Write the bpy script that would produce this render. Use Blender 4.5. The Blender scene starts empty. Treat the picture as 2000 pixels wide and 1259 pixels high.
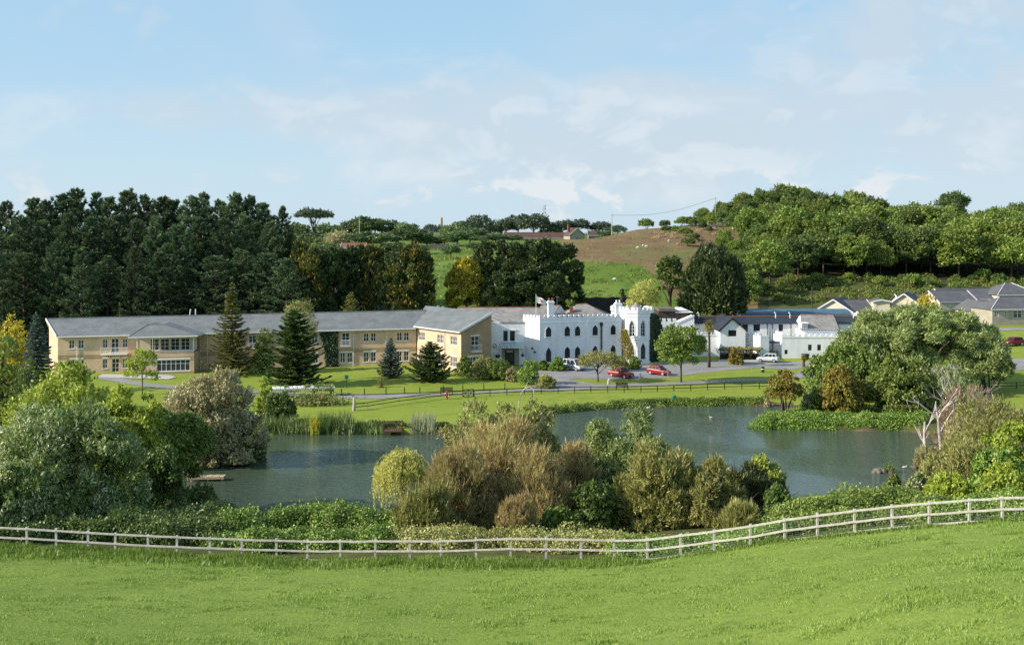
import bpy, math, random
import numpy as np
from mathutils import Vector
R = math.radians
C = bpy.context.scene.collection
SC = bpy.context.scene
# ---------------------------------------------------------------- camera
H, F, YH = 24.7, 2200.0, 450.0           # eye height above the pond, focal length and eye level in photo pixels
cam = bpy.data.cameras.new('camera'); camo = bpy.data.objects.new('camera', cam); C.objects.link(camo)
camo.location = (0, 0, H); camo.rotation_euler = (R(90), 0, 0)
cam.sensor_fit = 'HORIZONTAL'; cam.sensor_width = 36.0; cam.lens = 36.0 * F / 2000
cam.shift_y = -(629.5 - YH) / 2000; cam.clip_start = .5; cam.clip_end = 30000
SC.camera = camo
# ---------------------------------------------------------------- sky, sun, exposure
SUN_EL, SUN_AZ = 27.0, 12.0              # sun from the left, a little towards the viewer
sdir = Vector((-math.cos(R(SUN_AZ)) * math.cos(R(SUN_EL)), -math.sin(R(SUN_AZ)) * math.cos(R(SUN_EL)), math.sin(R(SUN_EL))))
sl = bpy.data.lights.new('sun', 'SUN'); sl.energy = 4.35; sl.angle = R(.5); sl.color = (1, .91, .77)
so = bpy.data.objects.new('sun', sl); C.objects.link(so)
so.rotation_euler = sdir.to_track_quat('Z', 'Y').to_euler()
W = bpy.data.worlds.new('World'); SC.world = W; W.use_nodes = True
def sky():
    nt = W.node_tree; N = nt.nodes; L = nt.links
    for n in list(N): N.remove(n)
    out = N.new('ShaderNodeOutputWorld'); bg = N.new('ShaderNodeBackground'); bg.inputs[1].default_value = .15
    st = N.new('ShaderNodeTexSky'); st.sky_type = 'NISHITA'; st.sun_disc = False
    st.sun_elevation = R(SUN_EL); st.sun_rotation = math.atan2(sdir.x, sdir.y); st.altitude = 50; st.air_density = 1.0; st.dust_density = .6; st.ozone_density = 1.6
    tc = N.new('ShaderNodeTexCoord'); sx = N.new('ShaderNodeSeparateXYZ'); L.new(tc.outputs['Generated'], sx.inputs[0])
    def m(op, a, b=None, c=None):
        n = N.new('ShaderNodeMath'); n.operation = op
        for i, v in enumerate((a, b, c)):
            if v is None: continue
            if isinstance(v, (int, float)): n.inputs[i].default_value = v
            else: L.new(v, n.inputs[i])
        return n.outputs[0]
    zz = m('MAXIMUM', sx.outputs[2], 0.0)
    den = m('ADD', zz, .09)
    cx = N.new('ShaderNodeCombineXYZ'); L.new(m('DIVIDE', sx.outputs[0], den), cx.inputs[0]); L.new(m('DIVIDE', sx.outputs[1], den), cx.inputs[1])
    def noise(vec, sc, det, off, dist=0.0, rough=.55, sy=1.0):
        mp = N.new('ShaderNodeMapping'); L.new(vec, mp.inputs[0]); mp.inputs['Location'].default_value = off; mp.inputs['Scale'].default_value = (1, sy, 1)
        n = N.new('ShaderNodeTexNoise'); n.inputs['Scale'].default_value = sc; n.inputs['Detail'].default_value = det; n.inputs['Roughness'].default_value = rough
        n.inputs['Distortion'].default_value = dist; L.new(mp.outputs[0], n.inputs['Vector']); return n.outputs[0]
    def ramp(v, a, b):
        n = N.new('ShaderNodeMapRange'); n.interpolation_type = 'SMOOTHSTEP'; n.inputs[1].default_value = a; n.inputs[2].default_value = b; L.new(v, n.inputs[0]); return n.outputs[0]
    d3 = tc.outputs['Generated']
    az = m('ARCTAN2', sx.outputs[0], sx.outputs[1])
    def bank(a0, e0, wa, we):                                                       # a cloud bank in one part of the sky
        q = m('ADD', m('POWER', m('ABSOLUTE', m('DIVIDE', m('SUBTRACT', az, a0), wa)), 2.0), m('POWER', m('ABSOLUTE', m('DIVIDE', m('SUBTRACT', sx.outputs[2], e0), we)), 2.0))
        return m('MAXIMUM', m('SUBTRACT', 1.0, q), 0.0)
    flat = N.new('ShaderNodeMapping'); L.new(d3, flat.inputs[0]); flat.inputs['Scale'].default_value = (1, 1, 1.7)
    n1 = noise(flat.outputs[0], 7.0, 8, (.3, 1.7, .35), .35, .56); n2 = noise(flat.outputs[0], 17.0, 8, (2.1, .4, 1.2), .4, .58); n3 = noise(flat.outputs[0], 3.0, 4, (5.3, 2.2, .7), .2, .5)
    B = m('MAXIMUM', bank(.10, .088, .30, .075), m('MULTIPLY', bank(.34, .13, .26, .14), .8))
    B = m('MAXIMUM', B, m('MULTIPLY', bank(-.16, .105, .24, .035), .75))
    veil = m('MULTIPLY', ramp(m('ADD', m('MULTIPLY', B, .42), n1), .53, .86), .74)  # broad grey-white sheet
    thin = m('MULTIPLY', ramp(n3, .45, .66), .30)
    lowb = ramp(sx.outputs[2], .075, .025)
    puff = m('MULTIPLY', ramp(n2, .50, .62), m('ADD', m('MULTIPLY', lowb, .8), m('MULTIPLY', B, .7)))
    puff2 = m('MULTIPLY', ramp(noise(flat.outputs[0], 9.0, 8, (8.1, 3.4, 2.2), .3, .55), .58, .70), .45)
    mask = m('MINIMUM', m('MAXIMUM', m('MAXIMUM', veil, thin), m('MAXIMUM', puff, puff2)), .92)
    hz = m('MULTIPLY', ramp(sx.outputs[2], .95, .2), .92)
    gr = N.new('ShaderNodeMixRGB'); L.new(ramp(sx.outputs[2], .0, .21), gr.inputs[0]); gr.inputs[1].default_value = (2.4, 3.17, 3.71, 1); gr.inputs[2].default_value = (1.7, 2.75, 3.66, 1)
    mix0 = N.new('ShaderNodeMixRGB'); L.new(hz, mix0.inputs[0]); L.new(st.outputs[0], mix0.inputs[1]); L.new(gr.outputs[0], mix0.inputs[2])
    cc = N.new('ShaderNodeMixRGB'); L.new(m('MINIMUM', m('MAXIMUM', puff, m('MULTIPLY', ramp(n1, .52, .68), .8)), 1.0), cc.inputs[0]); cc.inputs[1].default_value = (2.7, 3.09, 3.44, 1); cc.inputs[2].default_value = (3.48, 3.68, 3.84, 1)
    mix = N.new('ShaderNodeMixRGB'); L.new(mask, mix.inputs[0]); L.new(mix0.outputs[0], mix.inputs[1]); L.new(cc.outputs[0], mix.inputs[2])
    L.new(mix.outputs[0], bg.inputs[0]); L.new(bg.outputs[0], out.inputs[0])
sky()
vs = SC.view_settings; vs.view_transform = 'Standard'; vs.look = 'None'; vs.exposure = 0.62; vs.gamma = 1
cy = SC.cycles
cy.max_bounces = 5; cy.diffuse_bounces = 2; cy.glossy_bounces = 3; cy.transmission_bounces = 3; cy.transparent_max_bounces = 4
cy.use_denoising = False; SC.render.filter_size = 1.1; cy.sampling_pattern = 'BLUE_NOISE'; cy.sample_clamp_indirect = 3.0
# ---------------------------------------------------------------- materials
MATS = {}; LEAFK = 1.72
def newmat(name):
    m = bpy.data.materials.new(name); m.use_nodes = True; MATS[name] = m
    return m, m.node_tree.nodes, m.node_tree.links, m.node_tree.nodes['Principled BSDF']
def plain(name, c1, c2=None, scale=3.0, rough=.75, bump=0.0, metal=0.0, spec=.4, det=4, sc3=(1, 1, 1), lo=.35, hi=.65):
    m, N, L, p = newmat(name)
    p.inputs['Roughness'].default_value = rough; p.inputs['Metallic'].default_value = metal; p.inputs['Specular IOR Level'].default_value = spec
    if c2 is None: c2 = tuple(x * .8 for x in c1)
    tc = N.new('ShaderNodeTexCoord'); mp = N.new('ShaderNodeMapping'); mp.inputs['Scale'].default_value = sc3; L.new(tc.outputs['Object'], mp.inputs[0])
    n = N.new('ShaderNodeTexNoise'); n.inputs['Scale'].default_value = scale; n.inputs['Detail'].default_value = det; L.new(mp.outputs[0], n.inputs['Vector'])
    r = N.new('ShaderNodeValToRGB'); r.color_ramp.elements[0].position = lo; r.color_ramp.elements[1].position = hi
    r.color_ramp.elements[0].color = (*c1, 1); r.color_ramp.elements[1].color = (*c2, 1)
    L.new(n.outputs[0], r.inputs[0]); L.new(r.outputs[0], p.inputs['Base Color'])
    if bump:
        b = N.new('ShaderNodeBump'); b.inputs['Strength'].default_value = bump; b.inputs['Distance'].default_value = .05
        L.new(n.outputs[0], b.inputs['Height']); L.new(b.outputs[0], p.inputs['Normal'])
    return m
def leafmat(name, a, b, c=None, cf=.12, trans=.36, objvar=.25, nscale=.5):
    """a..b per leaf, c a few odd leaves; varies between trees and softly over the crown"""
    a, b = [tuple(min(.7, x * LEAFK) for x in q) for q in (a, b)]
    if c: c = tuple(min(.7, x * LEAFK) for x in c)
    m, N, L, p = newmat(name)
    g = N.new('ShaderNodeNewGeometry'); oi = N.new('ShaderNodeObjectInfo'); tc = N.new('ShaderNodeTexCoord')
    n = N.new('ShaderNodeTexNoise'); n.inputs['Scale'].default_value = nscale; n.inputs['Detail'].default_value = 3; L.new(tc.outputs['Object'], n.inputs['Vector'])
    ad = N.new('ShaderNodeMath'); ad.operation = 'MULTIPLY_ADD'; L.new(n.outputs[0], ad.inputs[0]); ad.inputs[1].default_value = 1.3; ad.inputs[2].default_value = -.65
    ad2 = N.new('ShaderNodeMath'); ad2.operation = 'ADD'; ad2.use_clamp = True; L.new(ad.outputs[0], ad2.inputs[0]); L.new(g.outputs['Random Per Island'], ad2.inputs[1])
    r = N.new('ShaderNodeValToRGB'); e = r.color_ramp.elements
    e[0].position = 0; e[0].color = (*a, 1); e[1].position = 1 - (cf if c else 0); e[1].color = (*b, 1)
    if c:
        x = e.new(min(.999, 1 - cf * .6)); x.color = (*c, 1)
    L.new(ad2.outputs[0], r.inputs[0])
    hs = N.new('ShaderNodeHueSaturation'); L.new(r.outputs[0], hs.inputs['Color'])
    v = N.new('ShaderNodeMapRange'); v.inputs[3].default_value = 1 - objvar; v.inputs[4].default_value = 1 + objvar; L.new(oi.outputs['Random'], v.inputs[0]); L.new(v.outputs[0], hs.inputs['Value'])
    h2 = N.new('ShaderNodeMath'); h2.operation = 'MULTIPLY'; h2.inputs[1].default_value = 7.31; L.new(oi.outputs['Random'], h2.inputs[0])
    h3 = N.new('ShaderNodeMath'); h3.operation = 'FRACT'; L.new(h2.outputs[0], h3.inputs[0])
    h4 = N.new('ShaderNodeMapRange'); h4.inputs[3].default_value = .5 - .05 * objvar; h4.inputs[4].default_value = .5 + .05 * objvar; L.new(h3.outputs[0], h4.inputs[0]); L.new(h4.outputs[0], hs.inputs['Hue'])
    L.new(hs.outputs[0], p.inputs['Base Color']); p.inputs['Roughness'].default_value = .45; p.inputs['Specular IOR Level'].default_value = .42
    out = N['Material Output']; t = N.new('ShaderNodeBsdfTranslucent'); L.new(hs.outputs[0], t.inputs[0])
    mx = N.new('ShaderNodeMixShader'); mx.inputs[0].default_value = trans; L.new(p.outputs[0], mx.inputs[1]); L.new(t.outputs[0], mx.inputs[2]); L.new(mx.outputs[0], out.inputs[0])
    return m
def bricky(name, c1, c2, mortar, bw=.225, bh=.075, rough=.85, vert=True, mort=.012):
    m, N, L, p = newmat(name); p.inputs['Roughness'].default_value = rough; p.inputs['Specular IOR Level'].default_value = .25
    tc = N.new('ShaderNodeTexCoord'); s = N.new('ShaderNodeSeparateXYZ'); L.new(tc.outputs['Object'], s.inputs[0])
    ad = N.new('ShaderNodeMath'); ad.operation = 'ADD'; L.new(s.outputs[0], ad.inputs[0]); L.new(s.outputs[1], ad.inputs[1])
    cb = N.new('ShaderNodeCombineXYZ'); L.new(ad.outputs[0], cb.inputs[0]); L.new(s.outputs[2], cb.inputs[1])
    b = N.new('ShaderNodeTexBrick'); b.inputs['Scale'].default_value = 1; b.inputs['Brick Width'].default_value = bw; b.inputs['Row Height'].default_value = bh; b.inputs['Mortar Size'].default_value = mort
    b.inputs['Color1'].default_value = (*c1, 1); b.inputs['Color2'].default_value = (*c2, 1); b.inputs['Mortar'].default_value = (*mortar, 1); L.new(cb.outputs[0], b.inputs['Vector'])
    n = N.new('ShaderNodeTexNoise'); n.inputs['Scale'].default_value = .5; n.inputs['Detail'].default_value = 5; L.new(tc.outputs['Object'], n.inputs['Vector'])
    mr = N.new('ShaderNodeMapRange'); mr.inputs[1].default_value = .3; mr.inputs[2].default_value = .7; mr.inputs[3].default_value = .82; mr.inputs[4].default_value = 1.12; L.new(n.outputs[0], mr.inputs[0])
    hs = N.new('ShaderNodeHueSaturation'); L.new(b.outputs[0], hs.inputs['Color']); L.new(mr.outputs[0], hs.inputs['Value']); L.new(hs.outputs[0], p.inputs['Base Color'])
    return m
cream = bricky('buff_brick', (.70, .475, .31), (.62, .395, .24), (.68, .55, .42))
tanb_and_shade = bricky('tan_brick_and_gable_shade', (.40, .26, .14), (.35, .22, .11), (.42, .33, .23))  # real tan in the bands; on the gable, shade put into the colour
slate = bricky('grey_slate', (.215, .235, .235), (.175, .19, .19), (.12, .13, .13), .35, .13, .7, mort=.01)
slate2 = bricky('blue_slate', (.040, .050, .068), (.030, .038, .052), (.02, .024, .03), .35, .13, .6, mort=.01)
oldslate = bricky('weathered_slate', (.37, .35, .32), (.25, .24, .225), (.16, .155, .15), .55, .28, .85, mort=.02)
newtile = bricky('charcoal_tile', (.15, .152, .158), (.125, .127, .132), (.08, .08, .085), .4, .2, .7, mort=.015)
browntile = bricky('brown_tile', (.15, .088, .066), (.11, .066, .05), (.07, .04, .03), .4, .25, .8, mort=.02)
stone = bricky('rubble_stone', (.24, .21, .17), (.14, .125, .105), (.08, .07, .06), .5, .25, .9, mort=.03)
darkstone = bricky('dark_stone', (.085, .075, .065), (.05, .045, .04), (.03, .027, .024), .5, .25, .9, mort=.03)
white = plain('white_render', (.89, .89, .89), (.74, .75, .74), 1.1, .8, .15, det=9, sc3=(1, 1, .22), lo=.36, hi=.86)
upvc = plain('white_frame', (.82, .82, .80), (.74, .74, .72), 4, .45)
creamr = plain('cream_render', (.74, .66, .50), (.66, .585, .43), .7, .85)
greyr = plain('stone_and_gable_shade_render', (.40, .36, .29), (.33, .29, .235), .9, .85)  # stone parts; on skyline houses, shade painted over pale walls
glass = plain('dark_glass', (.018, .022, .026), (.05, .06, .07), .9, .14, spec=.45)
tealroof = plain('blue_sheet_roof', (.055, .13, .19), (.085, .17, .23), .6, .5)
greenglass = plain('green_canopy_glass', (.28, .44, .40), (.36, .50, .46), 1.5, .2)
ridgeo = plain('terracotta_ridge', (.36, .13, .07), (.24, .09, .05), 3, .8)
black = plain('black_paint', (.018, .018, .02), None, 3, .4)
darkwood = plain('dark_wood', (.050, .038, .030), (.028, .022, .018), 8, .8, sc3=(1, 1, .2))
redwood = plain('red_brown_wood', (.13, .065, .04), (.075, .038, .025), 5, .8)
fencewood = plain('weathered_fence_wood', (.70, .65, .58), (.48, .43, .37), 5, .85, .3, lo=.3, hi=.72, sc3=(1, 1, 1))
palewood = plain('pale_wood', (.55, .42, .28), (.38, .28, .18), 4, .8)
bark = plain('bark', (.10, .078, .055), (.045, .035, .026), 3, .9, .5, sc3=(1, 1, .3))
palebark = plain('pale_dead_wood', (.58, .53, .47), (.34, .30, .26), 2.5, .85, .4, sc3=(1, 1, .4))
tarmac = plain('tarmac', (.30, .292, .285), (.225, .22, .215), .35, .9, .1, det=8)
paving = plain('pale_paving', (.52, .50, .46), (.43, .41, .37), .8, .9)
gravel = plain('pale_kerbstone', (.60, .54, .47), (.42, .37, .31), 2, .9)
yellowpaint = plain('yellow_line_paint', (.48, .34, .10), (.36, .27, .10), 3, .8)
rock = plain('rock', (.20, .17, .14), (.085, .07, .06), 1.2, .9, .6)
metalg = plain('galvanised_metal', (.55, .57, .58), (.42, .44, .45), 6, .4, metal=.6)
redp = plain('red_car_paint', (.30, .008, .016), (.27, .007, .014), 1, .42, spec=.4)
silverp = plain('silver_car_paint', (.52, .60, .66), (.47, .55, .61), 1, .42, metal=.2, spec=.4)
whitep = plain('silver_grey_car_paint', (.62, .66, .66), (.57, .61, .61), 1, .42, metal=.2, spec=.4)
tyre = plain('tyre_rubber', (.02, .02, .02), None, 4, .8)
trim = plain('black_plastic', (.03, .03, .032), None, 4, .6)
lamp = plain('lamp_glass', (.75, .77, .78), None, 4, .1, spec=.8)
redlens = plain('red_lens', (.35, .01, .01), None, 4, .2)
plate = plain('plate_white', (.75, .75, .72), None, 4, .5)
ringred = plain('lifebuoy_red', (.55, .03, .02), None, 4, .5)
greenplastic = plain('green_plastic', (.03, .20, .14), None, 4, .5)
blossom = plain('white_blossom', (.80, .76, .72), (.68, .60, .56), 3, .8)
pinkfl = plain('pink_blossom', (.50, .20, .15), (.42, .13, .10), 3, .8)
woolm = plain('fleece', (.70, .66, .58), (.58, .54, .46), 5, .95)
flagm = plain('flag_cloth', (.80, .79, .76), (.74, .72, .70), 3, .9)
brickred = plain('red_brick', (.28, .12, .075), (.20, .085, .055), 3, .9)
concrete = plain('old_tower_stone', (.46, .38, .28), (.36, .30, .22), 1.5, .9)
carglass = plain('car_glass', (.012, .014, .016), (.03, .034, .038), .9, .3, spec=.25)
# foliage
L_pine = leafmat('pine_needles', (.021, .046, .022), (.085, .125, .050), (.15, .19, .075), .15, .2, .28)
L_spruce = leafmat('spruce_needles', (.048, .068, .015), (.155, .165, .038), (.21, .18, .04), .2, .25, .15)
L_fir = leafmat('green_conifer', (.024, .048, .014), (.085, .125, .03), None, .1, .2, .15)
L_blue = leafmat('blue_conifer', (.050, .078, .060), (.14, .185, .145), None, .1, .2, .15)
L_cyp = leafmat('cypress_sprays', (.020, .038, .013), (.062, .086, .024), (.10, .12, .03), .1, .2, .2)
L_cypg = leafmat('golden_cypress', (.10, .085, .012), (.46, .33, .03), (.62, .45, .05), .3, .25, .15)
L_cypmix = leafmat('gold_tipped_cypress', (.022, .036, .012), (.062, .080, .02), (.34, .26, .03), .14, .25, .2)
L_syc = leafmat('broad_leaves', (.062, .100, .015), (.165, .222, .036), (.24, .27, .065), .12, .32, .24)
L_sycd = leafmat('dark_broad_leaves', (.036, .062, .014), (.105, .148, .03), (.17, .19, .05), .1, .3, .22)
L_lime = leafmat('yellow_green_leaves', (.12, .165, .016), (.28, .335, .045), (.36, .39, .08), .15, .35, .1)
L_mid = leafmat('mid_green_leaves', (.055, .090, .016), (.155, .205, .036), (.23, .26, .07), .12, .32, .12)
L_whitew = leafmat('silvery_willow_leaves', (.066, .105, .024), (.195, .25, .07), (.42, .45, .27), .2, .3, .1)
L_greyw = leafmat('grey_willow_leaves', (.065, .10, .024), (.21, .255, .075), (.33, .37, .16), .18, .3, .1)
L_olive = leafmat('olive_willow_leaves', (.08, .09, .022), (.25, .25, .075), (.34, .32, .12), .2, .3, .12)
L_brown = leafmat('bronze_willow_twigs', (.16, .12, .048), (.36, .275, .125), (.25, .27, .085), .25, .3, .1)
L_tan = leafmat('tan_willow_leaves', (.13, .12, .05), (.34, .305, .15), (.44, .40, .23), .2, .3, .1)
L_yell = leafmat('yellow_willow_leaves', (.20, .20, .04), (.42, .40, .11), (.50, .46, .16), .2, .35, .1)
L_gold = leafmat('golden_leaves', (.20, .15, .012), (.46, .34, .025), None, .1, .3, .1)
L_rust = leafmat('rusty_leaves', (.10, .080, .014), (.25, .18, .035), (.16, .20, .03), .25, .3, .1)
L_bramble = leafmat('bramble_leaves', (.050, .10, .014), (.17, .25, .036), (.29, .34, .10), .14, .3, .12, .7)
L_scrub = leafmat('bracken_leaves', (.045, .075, .014), (.13, .175, .03), (.16, .12, .04), .15, .3, .2, .2)
L_ivy = leafmat('ivy_leaves', (.014, .032, .014), (.040, .068, .028), None, .1, .15, .1)
L_reed = leafmat('reed_blades', (.055, .095, .022), (.15, .21, .055), (.40, .40, .22), .12, .3, .1)
L_silver = leafmat('silver_grass_blades', (.12, .15, .07), (.34, .35, .22), None, .1, .3, .1)
L_yreed = leafmat('yellow_flag_blades', (.20, .19, .025), (.48, .40, .04), None, .1, .3, .1)
L_grass = leafmat('meadow_blades', (.105, .160, .026), (.18, .26, .048), (.25, .31, .085), .10, .3, .05, .35)
L_grassd = leafmat('rank_grass_blades', (.06, .105, .014), (.145, .215, .034), (.22, .27, .07), .1, .3, .05, .8)
L_palm = leafmat('palm_fronds', (.085, .085, .022), (.27, .235, .075), None, .1, .25, .1)
L_heather = leafmat('dry_twigs', (.16, .10, .06), (.34, .24, .15), None, .1, .3, .1)
L_haz = leafmat('far_leaves', (.050, .085, .028), (.115, .165, .055), (.18, .21, .09), .1, .3, .35)
L_hazd = leafmat('far_dark_needles', (.035, .055, .030), (.075, .10, .05), None, .1, .25, .2)
def groundmat(name, cols, scales, bump=.4, rough=.9):
    m, N, L, p = newmat(name); p.inputs['Roughness'].default_value = rough; p.inputs['Specular IOR Level'].default_value = .15
    tc = N.new('ShaderNodeTexCoord'); prev = None
    for i, (sc, lo, hi) in enumerate(scales):
        n = N.new('ShaderNodeTexNoise'); n.inputs['Scale'].default_value = sc; n.inputs['Detail'].default_value = 6; n.inputs['Roughness'].default_value = .62; L.new(tc.outputs['Object'], n.inputs['Vector'])
        mr = N.new('ShaderNodeMapRange'); mr.inputs[1].default_value = lo; mr.inputs[2].default_value = hi; L.new(n.outputs[0], mr.inputs[0])
        mx = N.new('ShaderNodeMixRGB'); L.new(mr.outputs[0], mx.inputs[0])
        if prev is None: mx.inputs[1].default_value = (*cols[0], 1)
        else: L.new(prev, mx.inputs[1])
        mx.inputs[2].default_value = (*cols[i + 1], 1); prev = mx.outputs[0]; last = n
    L.new(prev, p.inputs['Base Color'])
    b = N.new('ShaderNodeBump'); b.inputs['Strength'].default_value = bump; b.inputs['Distance'].default_value = .12; L.new(last.outputs[0], b.inputs['Height']); L.new(b.outputs[0], p.inputs['Normal'])
    return m
g_field = groundmat('meadow_ground', ((.175, .245, .038), (.24, .32, .058), (.11, .17, .025), (.20, .275, .046)), ((.12, .4, .6), (.9, .5, .68), (4, .4, .6)), .5)
g_lawn = groundmat('lawn_ground', ((.215, .275, .030), (.28, .325, .048), (.155, .22, .024), (.225, .285, .038)), ((.05, .4, .6), (.35, .5, .66), (3, .42, .6)), .25)
g_bank = groundmat('rough_bank_ground', ((.06, .09, .016), (.11, .13, .03), (.05, .06, .02), (.09, .085, .035)), ((.1, .4, .6), (.6, .45, .65), (3, .42, .6)), .5)
g_hill = groundmat('green_pasture', ((.115, .185, .022), (.155, .225, .035), (.085, .14, .02), (.05, .09, .014)), ((.03, .4, .6), (.25, .5, .66), (.9, .55, .68)), .8)
g_brown = groundmat('bracken_hillside', ((.225, .155, .075), (.16, .18, .052), (.19, .115, .06), (.12, .09, .038)), ((.022, .42, .60), (.12, .41, .60), (.8, .52, .7)), .8)
g_wood = groundmat('woodland_floor', ((.05, .05, .02), (.035, .05, .012), (.07, .055, .03), (.03, .035, .012)), ((.05, .4, .6), (.3, .5, .66), (1.5, .42, .6)), .5)
g_mud = groundmat('muddy_shore', ((.17, .12, .07), (.10, .075, .045), (.20, .15, .09)), ((.4, .4, .6), (2, .5, .66)), .5)
def watermat():
    m, N, L, p = newmat('pond_water')
    p.inputs['Base Color'].default_value = (.062, .090, .056, 1); p.inputs['Roughness'].default_value = .05; p.inputs['IOR'].default_value = 1.33; p.inputs['Specular IOR Level'].default_value = .5
    tc = N.new('ShaderNodeTexCoord'); hs = []
    for sc, off in (((.9, 2.2, 1), 2.0), ((2.2, 6.0, 1), .9)):
        mp = N.new('ShaderNodeMapping'); mp.inputs['Scale'].default_value = sc; mp.inputs['Rotation'].default_value = (0, 0, .12); L.new(tc.outputs['Object'], mp.inputs[0])
        n = N.new('ShaderNodeTexNoise'); n.inputs['Scale'].default_value = 1; n.inputs['Detail'].default_value = 4; L.new(mp.outputs[0], n.inputs['Vector']); hs.append((n.outputs[0], off))
    ad = N.new('ShaderNodeMath'); ad.operation = 'MULTIPLY_ADD'; L.new(hs[1][0], ad.inputs[0]); ad.inputs[1].default_value = .45; L.new(hs[0][0], ad.inputs[2])
    # wind patches: ripples come and go
    n2 = N.new('ShaderNodeTexNoise'); n2.inputs['Scale'].default_value = .055; n2.inputs['Detail'].default_value = 3; L.new(tc.outputs['Object'], n2.inputs['Vector'])
    mr = N.new('ShaderNodeMapRange'); mr.inputs[1].default_value = .40; mr.inputs[2].default_value = .54; mr.inputs[3].default_value = .12; mr.inputs[4].default_value = 1.0; L.new(n2.outputs[0], mr.inputs[0])
    sx = N.new('ShaderNodeSeparateXYZ'); L.new(tc.outputs['Object'], sx.inputs[0])
    b = N.new('ShaderNodeBump'); b.inputs['Distance'].default_value = .28; L.new(ad.outputs[0], b.inputs['Height']); L.new(mr.outputs[0], b.inputs['Strength']); L.new(b.outputs[0], p.inputs['Normal'])
    return m
water = watermat()
# ---------------------------------------------------------------- naming helpers
LOC = {}
def tag(o, label=None, cat=None, group=None, kind=None):
    if label: o['label'] = label
    if cat: o['category'] = cat
    if group: o['group'] = group
    if kind: o['kind'] = kind
    return o
def thing(name, label, cat, loc=(0, 0, 0), group=None):
    o = bpy.data.objects.new(name, None); o.empty_display_size = .3; C.objects.link(o); o.location = loc; LOC[o.name] = Vector(loc)
    return tag(o, label, cat, group)
def mesh_np(name, verts, quads, smooth=False, mats=(), midx=None):
    """verts Nx3, quads Mx4 (or Mx3) int arrays -> mesh"""
    me = bpy.data.meshes.new(name); k = quads.shape[1]
    me.vertices.add(len(verts)); me.vertices.foreach_set('co', np.asarray(verts, np.float32).ravel())
    me.loops.add(quads.size); me.loops.foreach_set('vertex_index', quads.astype(np.int32).ravel())
    me.polygons.add(len(quads)); me.polygons.foreach_set('loop_start', np.arange(0, quads.size, k, dtype=np.int32)); me.polygons.foreach_set('loop_total', np.full(len(quads), k, np.int32))
    if smooth: me.polygons.foreach_set('use_smooth', np.ones(len(quads), bool))
    if midx is not None: me.polygons.foreach_set('material_index', midx.astype(np.int32))
    for m in mats: me.materials.append(m)
    me.update(calc_edges=True); return me
def link(name, me, parent=None, loc=None):
    o = bpy.data.objects.new(name, me); C.objects.link(o)
    if parent is not None: o.parent = parent; LOC[o.name] = LOC[parent.name]
    if loc is not None: o.location = loc; LOC[o.name] = Vector(loc)
    return o
class MB:
    """collects faces in world coordinates; build() links them as one object"""
    def __init__(s): s.v = []; s.f = []
    def poly(s, pts):
        n = len(s.v); s.v += [Vector(p) for p in pts]; s.f.append(list(range(n, n + len(pts)))); return s
    def prism(s, pts, vec):
        a = [Vector(p) for p in pts]; vec = Vector(vec); b = [p + vec for p in a]; n = len(a)
        s.poly(a[::-1]); s.poly(b)
        for i in range(n): s.poly([a[i], a[(i + 1) % n], b[(i + 1) % n], b[i]])
        return s
    def box(s, fr, u0, u1, d0, d1, h0, h1):
        return s.prism([fr.p(u0, d0, h0), fr.p(u1, d0, h0), fr.p(u1, d1, h0), fr.p(u0, d1, h0)], fr.p(u0, d0, h1) - fr.p(u0, d0, h0))
    def bar(s, a, b, w, t=None, up=(0, 0, 1)):
        a = Vector(a); b = Vector(b); t = t or w; d = (b - a).normalized(); up = Vector(up)
        if abs(d.dot(up)) > .98: up = Vector((1, 0, 0))
        x = d.cross(up).normalized(); y = x.cross(d).normalized()
        q = [a + x * w / 2 * i + y * t / 2 * j for i, j in ((-1, -1), (1, -1), (1, 1), (-1, 1))]
        return s.prism(q, b - a)
    def tube(s, pts, rad, n=7, cap=True):
        pts = [Vector(p) for p in pts]; rings = []
        for i, p in enumerate(pts):
            d = (pts[min(i + 1, len(pts) - 1)] - pts[max(i - 1, 0)]).normalized(); up = Vector((0, 0, 1)) if abs(d.z) < .95 else Vector((1, 0, 0))
            x = d.cross(up).normalized(); y = x.cross(d); r = rad[i] if hasattr(rad, '__len__') else rad
            rings.append([p + x * r * math.cos(2 * math.pi * k / n) + y * r * math.sin(2 * math.pi * k / n) for k in range(n)])
        base = len(s.v)
        for r in rings: s.v += r
        for i in range(len(pts) - 1):
            for k in range(n):
                a = base + i * n + k; b = base + i * n + (k + 1) % n; s.f.append([a, b, b + n, a + n])
        if cap:
            s.f.append([base + k for k in range(n)][::-1]); s.f.append([base + (len(pts) - 1) * n + k for k in range(n)])
        return s
    def lathe(s, c, prof, n=16):
        c = Vector(c); base = len(s.v)
        for r, z in prof: s.v += [c + Vector((r * math.cos(2 * math.pi * k / n), r * math.sin(2 * math.pi * k / n), z)) for k in range(n)]
        for i in range(len(prof) - 1):
            for k in range(n):
                a = base + i * n + k; b = base + i * n + (k + 1) % n; s.f.append([a, b, b + n, a + n])
        s.f.append([base + k for k in range(n)][::-1]); s.f.append([base + (len(prof) - 1) * n + k for k in range(n)]); return s
    def build(s, name, mat, parent=None, loc=None, smooth=False):
        o0 = LOC[parent.name] if parent is not None else Vector(loc or (0, 0, 0))
        me = bpy.data.meshes.new(name); me.from_pydata([tuple(p - o0) for p in s.v], [], s.f); me.materials.append(mat)
        if smooth: me.polygons.foreach_set('use_smooth', np.ones(len(me.polygons), bool))
        me.update()
        o = bpy.data.objects.new(name, me); C.objects.link(o)
        if parent is not None: o.parent = parent
        elif loc is not None: o.location = loc
        LOC[o.name] = Vector(o0); return o
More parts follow.
